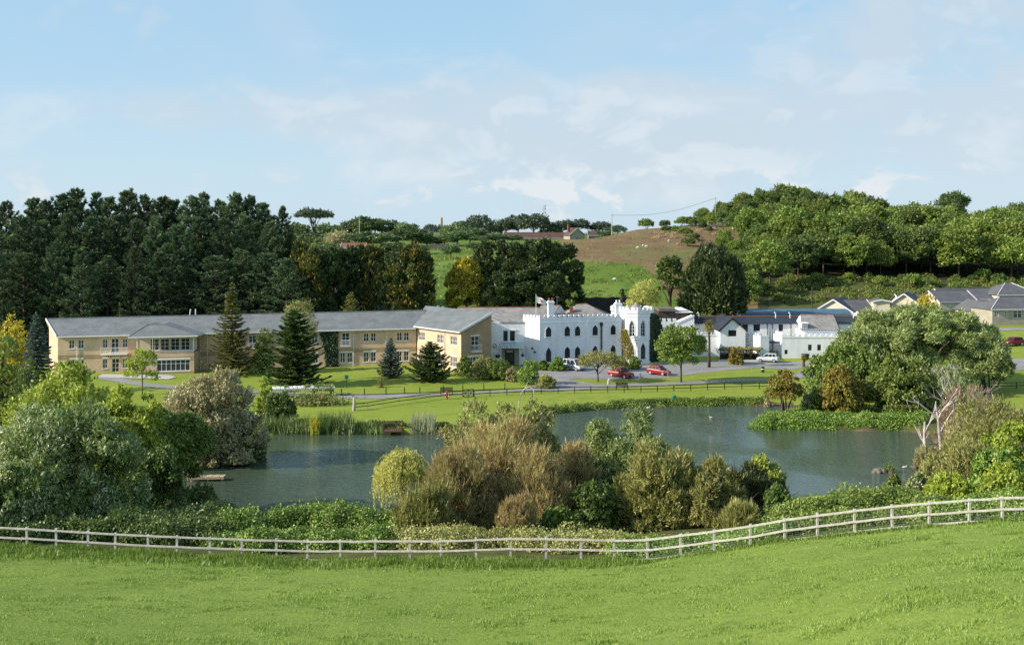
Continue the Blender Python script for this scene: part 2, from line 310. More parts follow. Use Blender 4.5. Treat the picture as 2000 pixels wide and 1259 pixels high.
class Fr:
    """local frame of a facade: u along the wall, d to the back, h up"""
    def __init__(s, o, ang=0.0, slope=0.0):
        s.o = Vector(o); a = R(ang); s.ux = Vector((math.cos(a), math.sin(a), slope)); s.bk = Vector((-math.sin(a), math.cos(a), 0))
    def p(s, u, d, h): return s.o + s.ux * u + s.bk * d + Vector((0, 0, h))
    def u_at(s, px, d=0):
        """u where the sight line of photo column px meets the plane at depth d"""
        k = (px - 1000) / F; a = s.p(0, d, 0); return (k * a.y - a.x) / (s.ux.x - k * s.ux.y)
def at(px, row, Y): return Vector(((px - 1000) * Y / F, Y, H - (row - YH) * Y / F))
# ---------------------------------------------------------------- terrain
FU = [-300, 0, 290, 410, 600, 665, 861, 1000, 1135, 1200, 1264, 1330, 1395, 1465, 1533, 1597, 1670, 1743, 1815, 1893, 1958, 2100, 2400]
FB = [1060, 1068, 1085, 1090, 1096, 1096, 1096, 1092, 1094, 1096, 1095, 1087, 1079, 1070, 1058, 1050, 1041, 1033, 1027, 1022, 1018, 1014, 1010]
def fenceY(u): return np.interp(u, [-300, 0, 600, 1230, 1520, 2000, 2400], [66, 64, 63, 60, 57, 53, 50])
def fenceZ(u): return H - (np.interp(u, FU, FB) - YH) * fenceY(u) / F
T = {
 -500: [(97, .8), (130, .6), (190, .0), (215, 1), (260, 4), (320, 8), (420, 10), (600, 14), (900, 18), (3000, 15), (6000, 10), (9000, 5)],
 100: [(97, .8), (130, .5), (185, -.1), (205, -.1), (225, 1), (260, 4), (320, 8), (420, 11), (600, 15), (900, 18), (3000, 15), (6000, 10), (9000, 5)],
 500: [(97, .6), (136, .5), (170, .4), (196, .3), (205, .4), (225, 2), (260, 6), (320, 12), (400, 15), (500, 17), (800, 21), (3000, 15), (6000, 10), (9000, 5)],
 815: [(97, .6), (137, .6), (150, .75), (175, .8), (200, .9), (212, 1.2), (225, 3), (260, 8), (300, 12.5), (330, 15), (380, 17.9), (420, 18.5), (500, 19.5), (800, 21.5), (1500, 19), (3000, 15), (9000, 5)],
 1000: [(97, .6), (140, .65), (160, .75), (200, 1), (212, 1.3), (225, 3), (260, 8.5), (300, 13), (360, 18), (420, 19.5), (500, 20), (800, 22), (1500, 19), (3000, 15), (9000, 5)],
 1130: [(97, .6), (155, .6), (200, 1), (212, 1.5), (225, 3.2), (262, 9.9), (300, 15), (330, 18.5), (360, 21.4), (400, 21.8), (500, 20), (800, 22), (1500, 19), (3000, 15), (9000, 5)],
 1270: [(97, .6), (157, .6), (167, .7), (200, 1), (212, 1.8), (225, 3), (245, 5.5), (262, 9.3), (300, 15.2), (340, 20.1), (375, 23.5), (400, 25.2), (440, 25.2), (500, 22), (800, 21), (1500, 19), (3000, 15), (9000, 5)],
 1400: [(97, .6), (157, .6), (205, .95), (225, 3), (250, 6), (280, 10.5), (320, 17), (360, 23), (400, 26), (440, 27.5), (500, 25), (800, 22), (1500, 19), (3000, 15), (9000, 5)],
 1550: [(97, .8), (120, .6), (160, .7), (205, .95), (225, 3), (250, 6), (290, 12.2), (330, 19), (380, 25.5), (430, 29), (500, 27), (800, 22), (1500, 19), (3000, 15), (9000, 5)],
 1750: [(97, 1.2), (118, .7), (140, .7), (180, 1.5), (205, 2.2), (230, 4.5), (250, 6.3), (290, 12.2), (330, 18), (390, 23), (450, 24), (600, 21), (900, 20), (3000, 15), (9000, 5)],
 2000: [(92, 2.5), (120, 1.5), (160, 1.6), (180, 2.6), (205, 4), (230, 5.7), (260, 8), (290, 12.5), (330, 16), (400, 20), (500, 20), (800, 20), (3000, 15), (9000, 5)],
 2600: [(92, 2.5), (120, 1.8), (160, 2), (180, 2.6), (205, 4), (230, 5.7), (260, 8), (290, 12.5), (330, 16), (400, 20), (500, 20), (800, 20), (3000, 15), (9000, 5)],
}
TU = sorted(T)
LAKE_PX = [(335, 936), (280, 965), (330, 1004), (640, 1008), (830, 1003), (880, 968), (960, 940), (1060, 945), (1120, 980), (1400, 992), (1560, 982), (1700, 966), (1780, 938), (1822, 905), (1838, 872), (1812, 847), (1750, 841), (1700, 842),
           (1620, 840), (1560, 841), (1500, 838), (1474, 831), (1487, 818), (1530, 806), (1600, 801), (1590, 792), (1500, 790), (1400, 792), (1300, 794), (1180, 797), (1095, 801), (1050, 815), (980, 832), (900, 842), (850, 846), (760, 847), (640, 848), (540, 849), (505, 853), (480, 880), (430, 905), (380, 918)]
def wpt(px, row, z=0.0): Y = (H - z) * F / (row - YH); return ((px - 1000) * Y / F, Y)
LAKE = np.array([wpt(*q) for q in LAKE_PX])
def sdist(X, Y, P):
    """signed distance to polygon, negative inside"""
    d = np.full(X.shape, 1e9); ins = np.zeros(X.shape, bool); n = len(P)
    for i in range(n):
        ax, ay = P[i]; bx, by = P[(i + 1) % n]; ex, ey = bx - ax, by - ay
        t = np.clip(((X - ax) * ex + (Y - ay) * ey) / (ex * ex + ey * ey), 0, 1)
        d = np.minimum(d, np.hypot(X - ax - t * ex, Y - ay - t * ey))
        c = (ay > Y) != (by > Y)
        with np.errstate(divide='ignore', invalid='ignore'): ins ^= c & (X < ex * (Y - ay) / (ey if ey else 1e-9) + ax)
    return np.where(ins, -d, d)
def vnoise(X, Y, s, seed):
    """cheap value noise"""
    def h(i, j): v = np.sin(i * 127.1 + j * 311.7 + seed * 74.7) * 43758.5453; return v - np.floor(v)
    x = X / s; y = Y / s; i = np.floor(x); j = np.floor(y); fx = x - i; fy = y - j; fx = fx * fx * (3 - 2 * fx); fy = fy * fy * (3 - 2 * fy)
    return (h(i, j) * (1 - fx) + h(i + 1, j) * fx) * (1 - fy) + (h(i, j + 1) * (1 - fx) + h(i + 1, j + 1) * fx) * fy - .5
def ground(X, Y):
    X = np.atleast_1d(np.asarray(X, float)); Y = np.atleast_1d(np.asarray(Y, float)); X, Y = np.broadcast_arrays(X, Y)
    u = np.clip(1000 + F * X / np.maximum(Y, 30), -499, 2599)
    fy = fenceY(u); fz = fenceZ(u)
    def table(YY):
        vals = np.stack([np.interp(YY, [q[0] for q in T[k]], [q[1] for q in T[k]]) for k in TU])
        i = np.clip(np.searchsorted(TU, u, side='right') - 1, 0, len(TU) - 2); tu = np.array(TU)
        t = (u - tu[i]) / (tu[i + 1] - tu[i]); t = t * t * (3 - 2 * t)
        ii = np.indices(u.shape); return vals[(i,) + tuple(ii)] * (1 - t) + vals[(i + 1,) + tuple(ii)] * t
    k = np.where(Y < 200, 1.5, 7.0)
    far = (table(Y - k) + table(Y) + table(Y + k)) / 3
    y1 = np.where(u > 1800, 92.0, 97.0); tt = np.clip((Y - fy) / (y1 - fy), 0, 1)
    mid = fz + (far - fz) * (tt ** 1.15 * .55 + .45 * tt * tt * (3 - 2 * tt)) - .25 * np.clip((Y - fy) / 2, 0, 1) * (1 - tt)
    dn = fy - Y
    fs = np.mean([fenceZ(u + k) for k in range(-300, 301, 60)], 0); fz2 = fz + (fs - fz) * np.clip(dn / 9, 0, 1)
    near = fz2 + .165 * dn + .0008 * np.minimum(dn, 60) ** 2
    z = np.where(Y < fy, near, np.where(Y < y1, mid, far))
    z = z + vnoise(X, Y, 6, 1) * .16 * (Y < fy + 20) + vnoise(X, Y, 1.7, 2) * .05 * (Y < 90)
    z = z + np.where(Y > 225, vnoise(X, Y, 30, 3) * 1.4 + vnoise(X, Y, 9, 4) * .6 + vnoise(X, Y, 3, 8) * .25, 0) * np.clip((Y - 225) / 40, 0, 1)
    m = (Y > 90) & (Y < 190) & (np.abs(X) < 90)
    if m.any():
        xs, ys = X[m], Y[m]
        d = sdist(xs, ys, LAKE) + vnoise(xs, ys, 4, 5) * 1.3 + vnoise(xs, ys, 1.3, 6) * .5
        s = np.clip(d / 1.2, 0, 1); s = s * s * (3 - 2 * s)
        zz = z.copy(); zz[m] = np.where(d > 0, z[m] * s + .02 * (1 - s), np.maximum(-1.2, d * .5)); z = zz
    return z
def g1(x, y): return float(ground(x, y)[0])
def gp(x, y, dz=0): return Vector((x, y, g1(x, y) + dz))
def pos(px, row, y0=30, y1=900):
    """the point of the ground seen at photo pixel (px, row)"""
    Y = np.concatenate([np.arange(y0, 300, .25), np.arange(300, y1, 2)]); X = (px - 1000) * Y / F; z = ground(X, Y)
    k = np.nonzero(H - (row - YH) * Y / F <= z)[0]; k = k[0] if len(k) else len(Y) - 1
    return Vector((X[k], Y[k], z[k]))
def gpx(px, Y): x = (px - 1000) * Y / F; return gp(x, Y)
BU, BR = [1060, 1090, 1110, 1150, 1200, 1250, 1290, 1340, 1400, 1480], [455, 470, 500, 508, 512, 518, 548, 595, 610, 625]
def build_ground():
    us = np.arange(-480, 2581, 7.0)
    ys = np.concatenate([np.arange(-60, 24, 6), np.arange(24, 70, .5), np.arange(70, 90, 1), np.arange(90, 172, .45), np.arange(172, 215, 1.0), np.arange(215, 440, 2.5), np.geomspace(440, 9000, 36)])
    U, Y = np.meshgrid(us, ys); X = (U - 1000) * np.maximum(Y, 30) / F; Z = ground(X, Y)
    nr, nc = U.shape; v = np.stack([X, Y, Z], -1).reshape(-1, 3)
    i = np.arange(nr - 1)[:, None] * nc + np.arange(nc - 1)[None]; q = np.stack([i, i + 1, i + 1 + nc, i + nc], -1).reshape(-1, 4)
    cx = v[q].mean(1); cu = 1000 + F * cx[:, 0] / np.maximum(cx[:, 1], 30); cY = cx[:, 1]; fy = fenceY(cu)
    mi = np.full(len(q), 1)                                             # lawn
    mi[cY < fy + 1] = 0
    mi[(cY >= fy + 1) & (cY < 100)] = 2
    mi[(cu > 1690 + 30 * vnoise(cx[:, 0], cY, 5, 3)) & (cY > 95) & (cY < 146 + 14 * vnoise(cx[:, 0], cY, 6, 13))] = 2
    wob = vnoise(cx[:, 0], cY, 22, 7) * 40 + vnoise(cx[:, 0], cY, 6, 9) * 14
    mi[cY > 214] = 5
    mi[(cY > 214) & (cu > 790) & (cu < 1400)] = 3
    brown = (cY > 214) & (cu > 1060) & (cu < 1480) & (H - (cx[:, 2] - 0) < 1e9)
    row = YH + (H - cx[:, 2]) * F / cY
    lim = np.interp(cu, BU, BR)
    brown &= (row + wob * .45) < lim
    mi[brown] = 4
    mi[(cu > 1465) & (cu < 1840) & (cY > 137) & (cY < 151)] = 2
    mi[(cY > 214) & (cu > 1500) & (cY < 284)] = 2
    mi[(cu > 1480) & (cY > 214) & (cY < 236)] = 1
    mi[(cY > 440)] = 3
    m = (cY > 90) & (cY < 190) & (np.abs(cx[:, 0]) < 90)
    d = np.full(len(q), 99.); d[m] = sdist(cx[m, 0], cY[m], LAKE); mi[d < .2] = 6
    me = mesh_np('ground', v, q, True, [g_field, g_lawn, g_bank, g_hill, g_brown, g_wood, g_mud], mi)
    o = link('ground', me); o['kind'] = 'structure'; return o
build_ground()
def drape(name, pxrows, mat, off, us=3.0, dy=.4, world=None, kind='structure'):
    """a thin sheet laid on the ground inside an outline"""
    P = np.array([tuple(pos(*q)[:2]) for q in pxrows]) if world is None else np.array(world)
    u = 1000 + F * P[:, 0] / P[:, 1]
    U, Y = np.meshgrid(np.arange(u.min() - us, u.max() + us, us), np.arange(P[:, 1].min() - dy, P[:, 1].max() + dy, dy)); X = (U - 1000) * Y / F
    nr, nc = U.shape; v = np.stack([X, Y, ground(X, Y) + off], -1).reshape(-1, 3)
    i = np.arange(nr - 1)[:, None] * nc + np.arange(nc - 1)[None]; q = np.stack([i, i + 1, i + 1 + nc, i + nc], -1).reshape(-1, 4)
    c = v[q].mean(1); q = q[sdist(c[:, 0], c[:, 1], P) < 0]
    used = np.unique(q); re = np.zeros(len(v), int); re[used] = np.arange(len(used))
    o = link(name, mesh_np(name, v[used], re[q], True, [mat])); o['kind'] = kind; return o
# water: one level sheet under the whole pond
wp = MB(); cen = LAKE.mean(0); ring = [(p - cen) * 1.06 + cen for p in LAKE]
_P = [(x, y) for x, y in LAKE]
me = bpy.data.meshes.new('water'); xs = np.arange(LAKE[:, 0].min() - 3, LAKE[:, 0].max() + 4, 3.0); ysw = np.arange(LAKE[:, 1].min() - 3, LAKE[:, 1].max() + 4, 3.0)
U, Y = np.meshgrid(xs, ysw); nr, nc = U.shape; i = np.arange(nr - 1)[:, None] * nc + np.arange(nc - 1)[None]
v = np.stack([U, Y, np.zeros_like(U)], -1).reshape(-1, 3); q = np.stack([i, i + 1, i + 1 + nc, i + nc], -1).reshape(-1, 4)
c = v[q].mean(1); q = q[sdist(c[:, 0], c[:, 1], LAKE) < 4.5]
wo = link('water', mesh_np('water', v, q, True, [water])); wo['kind'] = 'structure'
# car park, drive, path, kerbs (outlines read off the ground)
drape('car_park', [(1015, 706), (1050, 713), (1330, 707), (1400, 704), (1640, 702), (1650, 712), (1575, 716), (1550, 722), (1475, 718), (1380, 727), (1300, 738), (1200, 742), (1130, 739), (1110, 742), (1180, 752), (1080, 758), (1040, 755), (1025, 735)], tarmac, .03)
drape('path', [(180, 738), (300, 758), (420, 766), (520, 772), (640, 778), (745, 779), (860, 772), (1000, 766), (1080, 765), (1150, 760), (1230, 756), (1340, 751), (1450, 745), (1520, 743), (1575, 738), (1640, 726), (1575, 717), (1545, 736), (1500, 740), (1440, 741), (1330, 746), (1220, 751), (1130, 752), (1080, 754), (1010, 762), (900, 767), (770, 770), (640, 769), (520, 765), (420, 759), (300, 750), (205, 733)], tarmac, .05)
drape('road', [(1860, 712), (1930, 706), (2060, 698), (2060, 720), (1960, 726), (1880, 726), (1800, 735), (1790, 728)], tarmac, .05)
drape('side_path', [(1880, 645), (2060, 641), (2060, 647), (1880, 651)], tarmac, .06)
drape('terrace', [(190, 737), (250, 739), (330, 741), (345, 737), (330, 733), (200, 731)], paving, .08)
for a in range(6):
    x0 = 1061 + a * 5.6
    drape('bay_line', [(x0, 717), (x0 + 2.6, 717), (x0 + 12.5, 725), (x0 + 9.5, 725)], yellowpaint, .036, 1.0, .12)
# ---------------------------------------------------------------- building kit
def wall_faces(mb, fr, u0, u1, h0, h1, ops=(), d=0.0, rev=.16, top=None):
    """outer face of a wall with real openings; ops = (ua, ub, ha, hb, arched)"""
    us = sorted({u0, u1, *[o[0] for o in ops], *[o[1] for o in ops]}); hs = sorted({h0, h1, *[o[2] for o in ops], *[o[3] for o in ops]})
    us = [u for u in us if u0 <= u <= u1]; hs = [h for h in hs if h0 <= h <= h1]
    for a, b in zip(us, us[1:]):
        for c_, e in zip(hs, hs[1:]):
            mu, mh = (a + b) / 2, (c_ + e) / 2
            if any(o[0] < mu < o[1] and o[2] < mh < o[3] for o in ops): continue
            mb.poly([fr.p(a, d, c_), fr.p(b, d, c_), fr.p(b, d, e), fr.p(a, d, e)])
    for o in ops:
        a, b, c_, e = o[:4]
        if len(o) > 4 and o[4]:
            pts = arch(a, b, c_, e); k = len(pts) // 2
            L = [q for q in pts if q[0] <= (a + b) / 2 + 1e-6][::1]; Rr = [q for q in pts if q[0] >= (a + b) / 2 - 1e-6]
            L = sorted([q for q in L if q[1] > c_ + 1e-6], key=lambda q: q[1]); Rr = sorted([q for q in Rr if q[1] > c_ + 1e-6], key=lambda q: q[1])
            mb.poly([fr.p(a, d, e)] + [fr.p(x, d, y) for x, y in L]); mb.poly([fr.p(b, d, e)] + [fr.p(x, d, y) for x, y in Rr][::-1])
        else: pts = [(a, c_), (b, c_), (b, e), (a, e)]
        n = len(pts)
        for i in range(n):
            x0, y0 = pts[i]; x1, y1 = pts[(i + 1) % n]
            mb.poly([fr.p(x0, d, y0), fr.p(x1, d, y1), fr.p(x1, d + rev, y1), fr.p(x0, d + rev, y0)])
def arch(a, b, c_, e, spring=.62):
    """pointed arch outline, anticlockwise from bottom left"""
    s = c_ + (e - c_) * spring; m = (a + b) / 2; w = (b - a) / 2; k = 6
    right = [(m + w * (1 - t ** 1.75), s + (e - s) * t) for t in [i / k for i in range(k + 1)]]
    left = [(2 * m - x, y) for x, y in right[::-1]][1:]
    return [(a, c_), (b, c_)] + right + left
def window(fr, root, a, b, c_, e, kind='casement', d=0.0, rev=.16, mat=None, name='window', gl=None, label=None):
    """frame with bars, pane as its child; set into an opening"""
    mat = mat or upvc; w = .075; f = MB(); dd = d + rev - .07
    arched = kind.startswith('arch')
    if arched:
        pts = arch(a, b, c_, e); m = (a + b) / 2; hc = (c_ + e) / 2
        inn = [(m + (x - m) * .84, hc + (y - hc) * .93) for x, y in pts]
        for i in range(len(pts)):
            j = (i + 1) % len(pts); q = [fr.p(*((pts[i][0], dd, pts[i][1]))), fr.p(pts[j][0], dd, pts[j][1]), fr.p(inn[j][0], dd, inn[j][1]), fr.p(inn[i][0], dd, inn[i][1])]
            f.prism(q, fr.bk * .07)
        if kind == 'archbar':
            f.box(fr, m - .03, m + .03, dd + .01, dd + .05, c_ + .06, e - .3)
            for k in (.25, .45, .64): f.box(fr, a + .08, b - .08, dd + .012, dd + .05, c_ + (e - c_) * k - .02, c_ + (e - c_) * k + .02)
        else: f.box(fr, a + .06, b - .06, dd + .012, dd + .05, c_ + (e - c_) * .42 - .03, c_ + (e - c_) * .42 + .03)
        wo = f.build(name, mat, root); p = MB(); p.poly([fr.p(x, dd + .045, y) for x, y in pts]); p.build('pane', gl or glass, wo)
    else:
        f.box(fr, a, a + w, dd, dd + .07, c_, e); f.box(fr, b - w, b, dd, dd + .07, c_, e); f.box(fr, a + w, b - w, dd, dd + .07, c_, c_ + w); f.box(fr, a + w, b - w, dd, dd + .07, e - w, e)
        cols, rows = {'casement': (2, 2), 'french': (2, 3), 'sash': (1, 2), 'band': (int(max(2, round((b - a) / .75))), 2), 'one': (1, 1), 'shop': (2, 1)}[kind]
        for k in range(1, cols):
            u = a + (b - a) * k / cols; f.box(fr, u - .045, u + .045, dd + .005, dd + .07, c_ + w, e - w)
        for k in range(1, rows):
            h = c_ + (e - c_) * (k / rows if kind != 'band' else .66); f.box(fr, a + w, b - w, dd + .01, dd + .068, h - .03, h + .03)
        wo = f.build(name, mat, root); p = MB(); p.poly([fr.p(a + .03, dd + .05, c_ + .03), fr.p(b - .03, dd + .05, c_ + .03), fr.p(b - .03, dd + .05, e - .03), fr.p(a + .03, dd + .05, e - .03)]); p.build('pane', gl or glass, wo)
    if label: wo['label'] = label
    return wo
def slab(mb, pts, t=.16): mb.prism(pts, (0, 0, t)); return mb
def merlons(mb, a, b, n, w, hh, th, z, frac=.55):
    """battlement teeth along a line a-b at height z"""
    a = Vector(a); b = Vector(b); d = (b - a); L = d.length; d.normalize(); nrm = Vector((-d.y, d.x, 0)); s = L / n
    for i in range(n):
        p = a + d * (i * s); q = p + d * s * frac
        mb.prism([p, q, q + nrm * th, p + nrm * th], (0, 0, hh))
# ================================================================ cream brick wing
def cream_wing():
    OL = at(113, 730, 196); OL.z = -.25; PR = at(813, 713, 200.2); dx = PR.x - OL.x; dy = PR.y - OL.y; Lw = math.hypot(dx, dy); ang = math.degrees(math.atan2(dy, dx))
    fr = Fr(OL, ang, (.85 + .25) / Lw); u = fr.u_at
    root = thing('hotel_wing', 'long two storey buff brick hotel wing with grey slate roof, bay and angled end', 'building', OL)
    EH, RH, DP = 6.55, 9.05, 6.2
    ops = []; wins = []
    def add(px, w, c_, e, kind): x = u(px); ops.append((x - w / 2, x + w / 2, c_, e)); wins.append((x - w / 2, x + w / 2, c_, e, kind))
    for px in (140, 158): add(px, .92, 4.35, 5.85, 'casement'); add(px + .5, .92, .75, 2.35, 'casement')
    for px in (205, 244): add(px, .82, 4.35, 5.85, 'casement'); add(px, .82, .75, 2.35, 'casement')
    add(224.5, 1.25, 3.55, 5.95, 'french'); add(225.5, 1.25, .08, 2.4, 'french')
    add(381, .9, 4.35, 5.85, 'casement')
    add(493, 1.3, 4.3, 5.85, 'french'); add(500, 1.1, .8, 2.5, 'casement'); add(505, .01, 3, 3.01, 'one') if False else None
    add(614.5, .98, 4.3, 5.85, 'casement'); add(616, .98, .7, 2.45, 'casement')
    add(675, 1.3, 3.75, 5.95, 'french')
    for px in (669, 683): add(px, .88, .75, 2.45, 'casement')
    for px in (715, 729, 780, 793.5): add(px, .88, 4.35, 5.8, 'casement'); add(px, .88, .75, 2.45, 'casement')
    w = MB(); wall_faces(w, fr, 0, Lw, -.8, EH, ops)
    # angled sunlit end, back wall and far end
    bu0, bu1 = u(90, 6.2) , Lw
    w.poly([fr.p(0, 0, -.8), fr.p(0, 0, EH), fr.p(u(96, DP), DP, RH - .25), fr.p(u(96, DP), DP, -.8)])
    w.poly([fr.p(u(96, DP), DP, -.8), fr.p(u(96, DP), DP, RH - .25), fr.p(u(104, 12.4), 12.4, EH), fr.p(u(104, 12.4), 12.4, -.8)])
    w.poly([fr.p(u(104, 12.4), 12.4, -.8), fr.p(u(104, 12.4), 12.4, EH), fr.p(Lw + 6, 12.4, EH), fr.p(Lw + 6, 12.4, -.8)])
    w.build('wall', cream, root)
    b = MB()
    for a0, a1 in ((0, u(256)), (u(387), Lw)):
        b.box(fr, a0, a1, -.025, -.003, 3.05, 3.2); b.box(fr, a0, a1, -.02, -.003, 2.5, 2.95)
    b.build('string_course', tanb_and_shade, root)
    for a, b_, c_, e, k in wins:
        if k != 'french' or c_ > 1: t = MB(); t.box(fr, a - .1, b_ + .1, -.07, 0, c_ - .12, c_); t.build('sill', upvc, root)
    for p0, p1 in ((135, 163), (200, 249), (663, 689), (709, 735), (774, 799), (610, 622), (494, 506)):
        t = MB(); t.box(fr, u(p0), u(p1), -.05, 0, 2.5, 2.72); t.build('lintel', upvc, root)
    for q in wins: window(fr, root, *q)
    # roof: ridge runs to the angled end
    r0, r1 = u(90, DP), u(832, DP); e0, e1 = u(111, -.5), u(812, -.5)
    rf = MB(); slab(rf, [fr.p(e0, -.55, EH - .1), fr.p(e1, -.55, EH - .1), fr.p(r1, DP, RH), fr.p(r0, DP, RH)])
    slab(rf, [fr.p(r0, DP, RH), fr.p(r1, DP, RH), fr.p(e1 + 8, 13, EH - .1), fr.p(u(100, 13), 13, EH - .1)])
    ro = rf.build('roof', slate, root)
    f = MB(); f.bar(fr.p(e0, -.6, EH - .08), fr.p(e1, -.6, EH - .08), .16, .2); f.build('gutter', upvc, ro)
    f = MB(); f.bar(fr.p(e0 - .05, -.6, EH + .05), fr.p(r0 - .05, DP, RH + .12), .12, .34); f.bar(fr.p(r0 - .05, DP, RH + .12), fr.p(u(98, 13), 13, EH), .12, .34); f.build('bargeboard', upvc, ro)
    f = MB(); f.bar(fr.p(r0, DP, RH + .2), fr.p(r1, DP, RH + .2), .3, .12); f.build('ridge', slate, ro)
    for px in (151, 391, 405.5, 690, 754):
        f = MB(); f.tube([fr.p(u(px), -.1, 0), fr.p(u(px), -.1, EH - .2)], .055, 6); f.build('downpipe', upvc, root)
    for px, tilt in ((369, .3), (382, 0)):
        f = MB(); f.tube([fr.p(u(px, 9), 9, RH - 1.2), fr.p(u(px, 9) + tilt, 9, RH + 1.15)], .1, 8); f.build('vent_pipe', upvc, root)
    f = MB(); f.tube([fr.p(u(856, 9), 9, RH - 1), fr.p(u(856, 9), 9, RH + .75)], .28, 10); f.build('flue', metalg, root)
    f = MB(); f.tube([fr.p(u(866, 9), 9, RH - 1), fr.p(u(866, 9), 9, RH + .6)], .34, 10); f.build('flue', metalg, root)
    # balcony on the left part
    b = MB(); b.box(fr, u(200), u(251), -1.25, 0, 3.18, 3.36); bo = b.build('balcony', upvc, root)
    f = MB(); a0, a1 = u(200), u(251)
    f.bar(fr.p(a0, -1.2, 4.4), fr.p(a1, -1.2, 4.4), .06); f.bar(fr.p(a0, 0, 4.4), fr.p(a0, -1.2, 4.4), .06); f.bar(fr.p(a1, 0, 4.4), fr.p(a1, -1.2, 4.4), .06)
    for k in range(6): x = a0 + (a1 - a0) * k / 5; f.bar(fr.p(x, -1.2, 3.36), fr.p(x, -1.2, 4.4), .05)
    for k in range(1, 30): x = a0 + (a1 - a0) * k / 30; f.bar(fr.p(x, -1.2, 3.4), fr.p(x, -1.2, 4.38), .014)
    f.build('railing', upvc, bo)
    for px in (216, 236): f = MB(); f.bar(fr.p(u(px), 0, 2.55), fr.p(u(px), -.95, 3.2), .12); f.build('bracket', palewood, bo)
    # small balcony at the french window
    b = MB(); a0, a1 = u(666), u(685); b.box(fr, a0, a1, -.6, 0, 3.6, 3.72); bo = b.build('balcony', upvc, root)
    f = MB(); f.bar(fr.p(a0, -.55, 4.75), fr.p(a1, -.55, 4.75), .07); f.bar(fr.p(a0, 0, 4.75), fr.p(a0, -.55, 4.75), .06); f.bar(fr.p(a1, 0, 4.75), fr.p(a1, -.55, 4.75), .06)
    for k in range(13): x = a0 + (a1 - a0) * k / 12; f.bar(fr.p(x, -.55, 3.7), fr.p(x, -.55, 4.75), .03)
    f.build('railing', upvc, bo)
    b = MB(); a0, a1 = u(485), u(501); b.box(fr, a0, a1, -.6, 0, 3.6, 3.72); bo = b.build('balcony', upvc, root)
    f = MB(); f.bar(fr.p(a0, -.55, 4.6), fr.p(a1, -.55, 4.6), .07)
    for k in range(11): x = a0 + (a1 - a0) * k / 10; f.bar(fr.p(x, -.55, 3.7), fr.p(x, -.55, 4.6), .03)
    f.build('railing', upvc, bo)
    # bay with hipped roof and open upper verandah
    D = -4.6; b0, b1 = u(266, D), u(379, D)
    fb = fr
    bw = MB(); w0, w1 = u(306, D), u(371, D)
    wall_faces(bw, fr, b0, b1, -.9, 3.95, [(w0, w1, .55, 2.45)], D)
    for x, s in ((b0, 1), (b1, -1)): bw.poly([fr.p(x, D, -.9), fr.p(x, D, 3.95), fr.p(x, 0, 3.95), fr.p(x, 0, -.9)])
    bw.poly([fr.p(b0, D, 3.6), fr.p(b1, D, 3.6), fr.p(b1, 0, 3.6), fr.p(b0, 0, 3.6)])
    for x in (b0, b1 - .25): bw.box(fr, x, x + .25, D + .001, -.01, 3.6, 3.95)
    bw.box(fr, b0 + .25, b1 - .25, D + .16, D + .36, 3.6, 3.95)
    bay = bw.build('bay', cream, root)
    s = MB(); s.box(fr, b0 - .04, b1 + .04, D - .05, D + .3, 3.95, 4.05); s.box(fr, w0 - .15, w1 + .15, D - .06, D, 2.5, 2.75); s.box(fr, w0 - .15, w1 + .15, D - .08, D, .42, .55); s.build('coping', upvc, bay)
    s = MB(); s.box(fr, b0, b1, D - .02, D - .003, 2.85, 2.98); s.build('brick_band', tanb_and_shade, bay)
    window(fr, bay, w0, w1, .55, 2.45, 'band', D)
    g0 = -2.2
    v = MB(); gw0, gw1 = u(292, g0), u(372, g0); wall_faces(v, fr, b0, b1, 3.6, EH - .1, [(gw0 + i * (gw1 - gw0) / 4 + .15, gw0 + (i + 1) * (gw1 - gw0) / 4 - .15, 3.9, 5.9) for i in range(4)], g0)
    v.build('verandah_wall', creamr, bay)
    for i in range(4): window(fr, bay, gw0 + i * (gw1 - gw0) / 4 + .15, gw0 + (i + 1) * (gw1 - gw0) / 4 - .15, 3.9, 5.9, 'french', g0)
    for x in (b0 + .12, b0 + (b1 - b0) * .28, b1 - .12):
        p = MB(); p.bar(fr.p(x, D + .15, 4.05), fr.p(x, D + .15, EH - .2), .16); p.build('post', upvc, bay)
    s = MB(); s.box(fr, b0 - .1, b1 + .1, D + .02, D + .3, EH - .3, EH - .05); s.build('beam', upvc, bay)
    h = MB(); z0, z1 = EH - .04, 8.15
    A, B_, Cc, Dd = fr.p(u(253, D), D - .7, z0), fr.p(u(388, D), D - .7, z0), fr.p(b1 + .8, 2.2, z0), fr.p(b0 - .8, 2.2, z0)
    p0, p1 = fr.p(u(289, -1.2), -1.2, z1), fr.p(u(318, -1.2), -1.2, z1); q0, q1 = fr.p(u(289, -1.2), 4.2, z1), fr.p(u(318, -1.2), 4.2, z1)
    slab(h, [A, B_, p1, p0], .14); slab(h, [B_, Cc, q1, p1], .14); slab(h, [Dd, A, p0, q0], .14); slab(h, [p0, p1, q1, q0], .14)
    hr = h.build('bay_roof', slate, root)
    f = MB(); f.bar(A, B_, .16, .2); f.bar(B_, Cc, .16, .2); f.bar(A, Dd, .16, .2); f.build('gutter', upvc, hr)
    f = MB(); f.bar(A + Vector((0, 0, .16)), p0 + Vector((0, 0, .16)), .14, .08); f.bar(B_ + Vector((0, 0, .16)), p1 + Vector((0, 0, .16)), .14, .08); f.bar(p0 + Vector((0, 0, .16)), p1 + Vector((0, 0, .16)), .14, .08); f.build('ridge', newtile, hr)
    return fr, root
wingfr, wingroot = cream_wing()
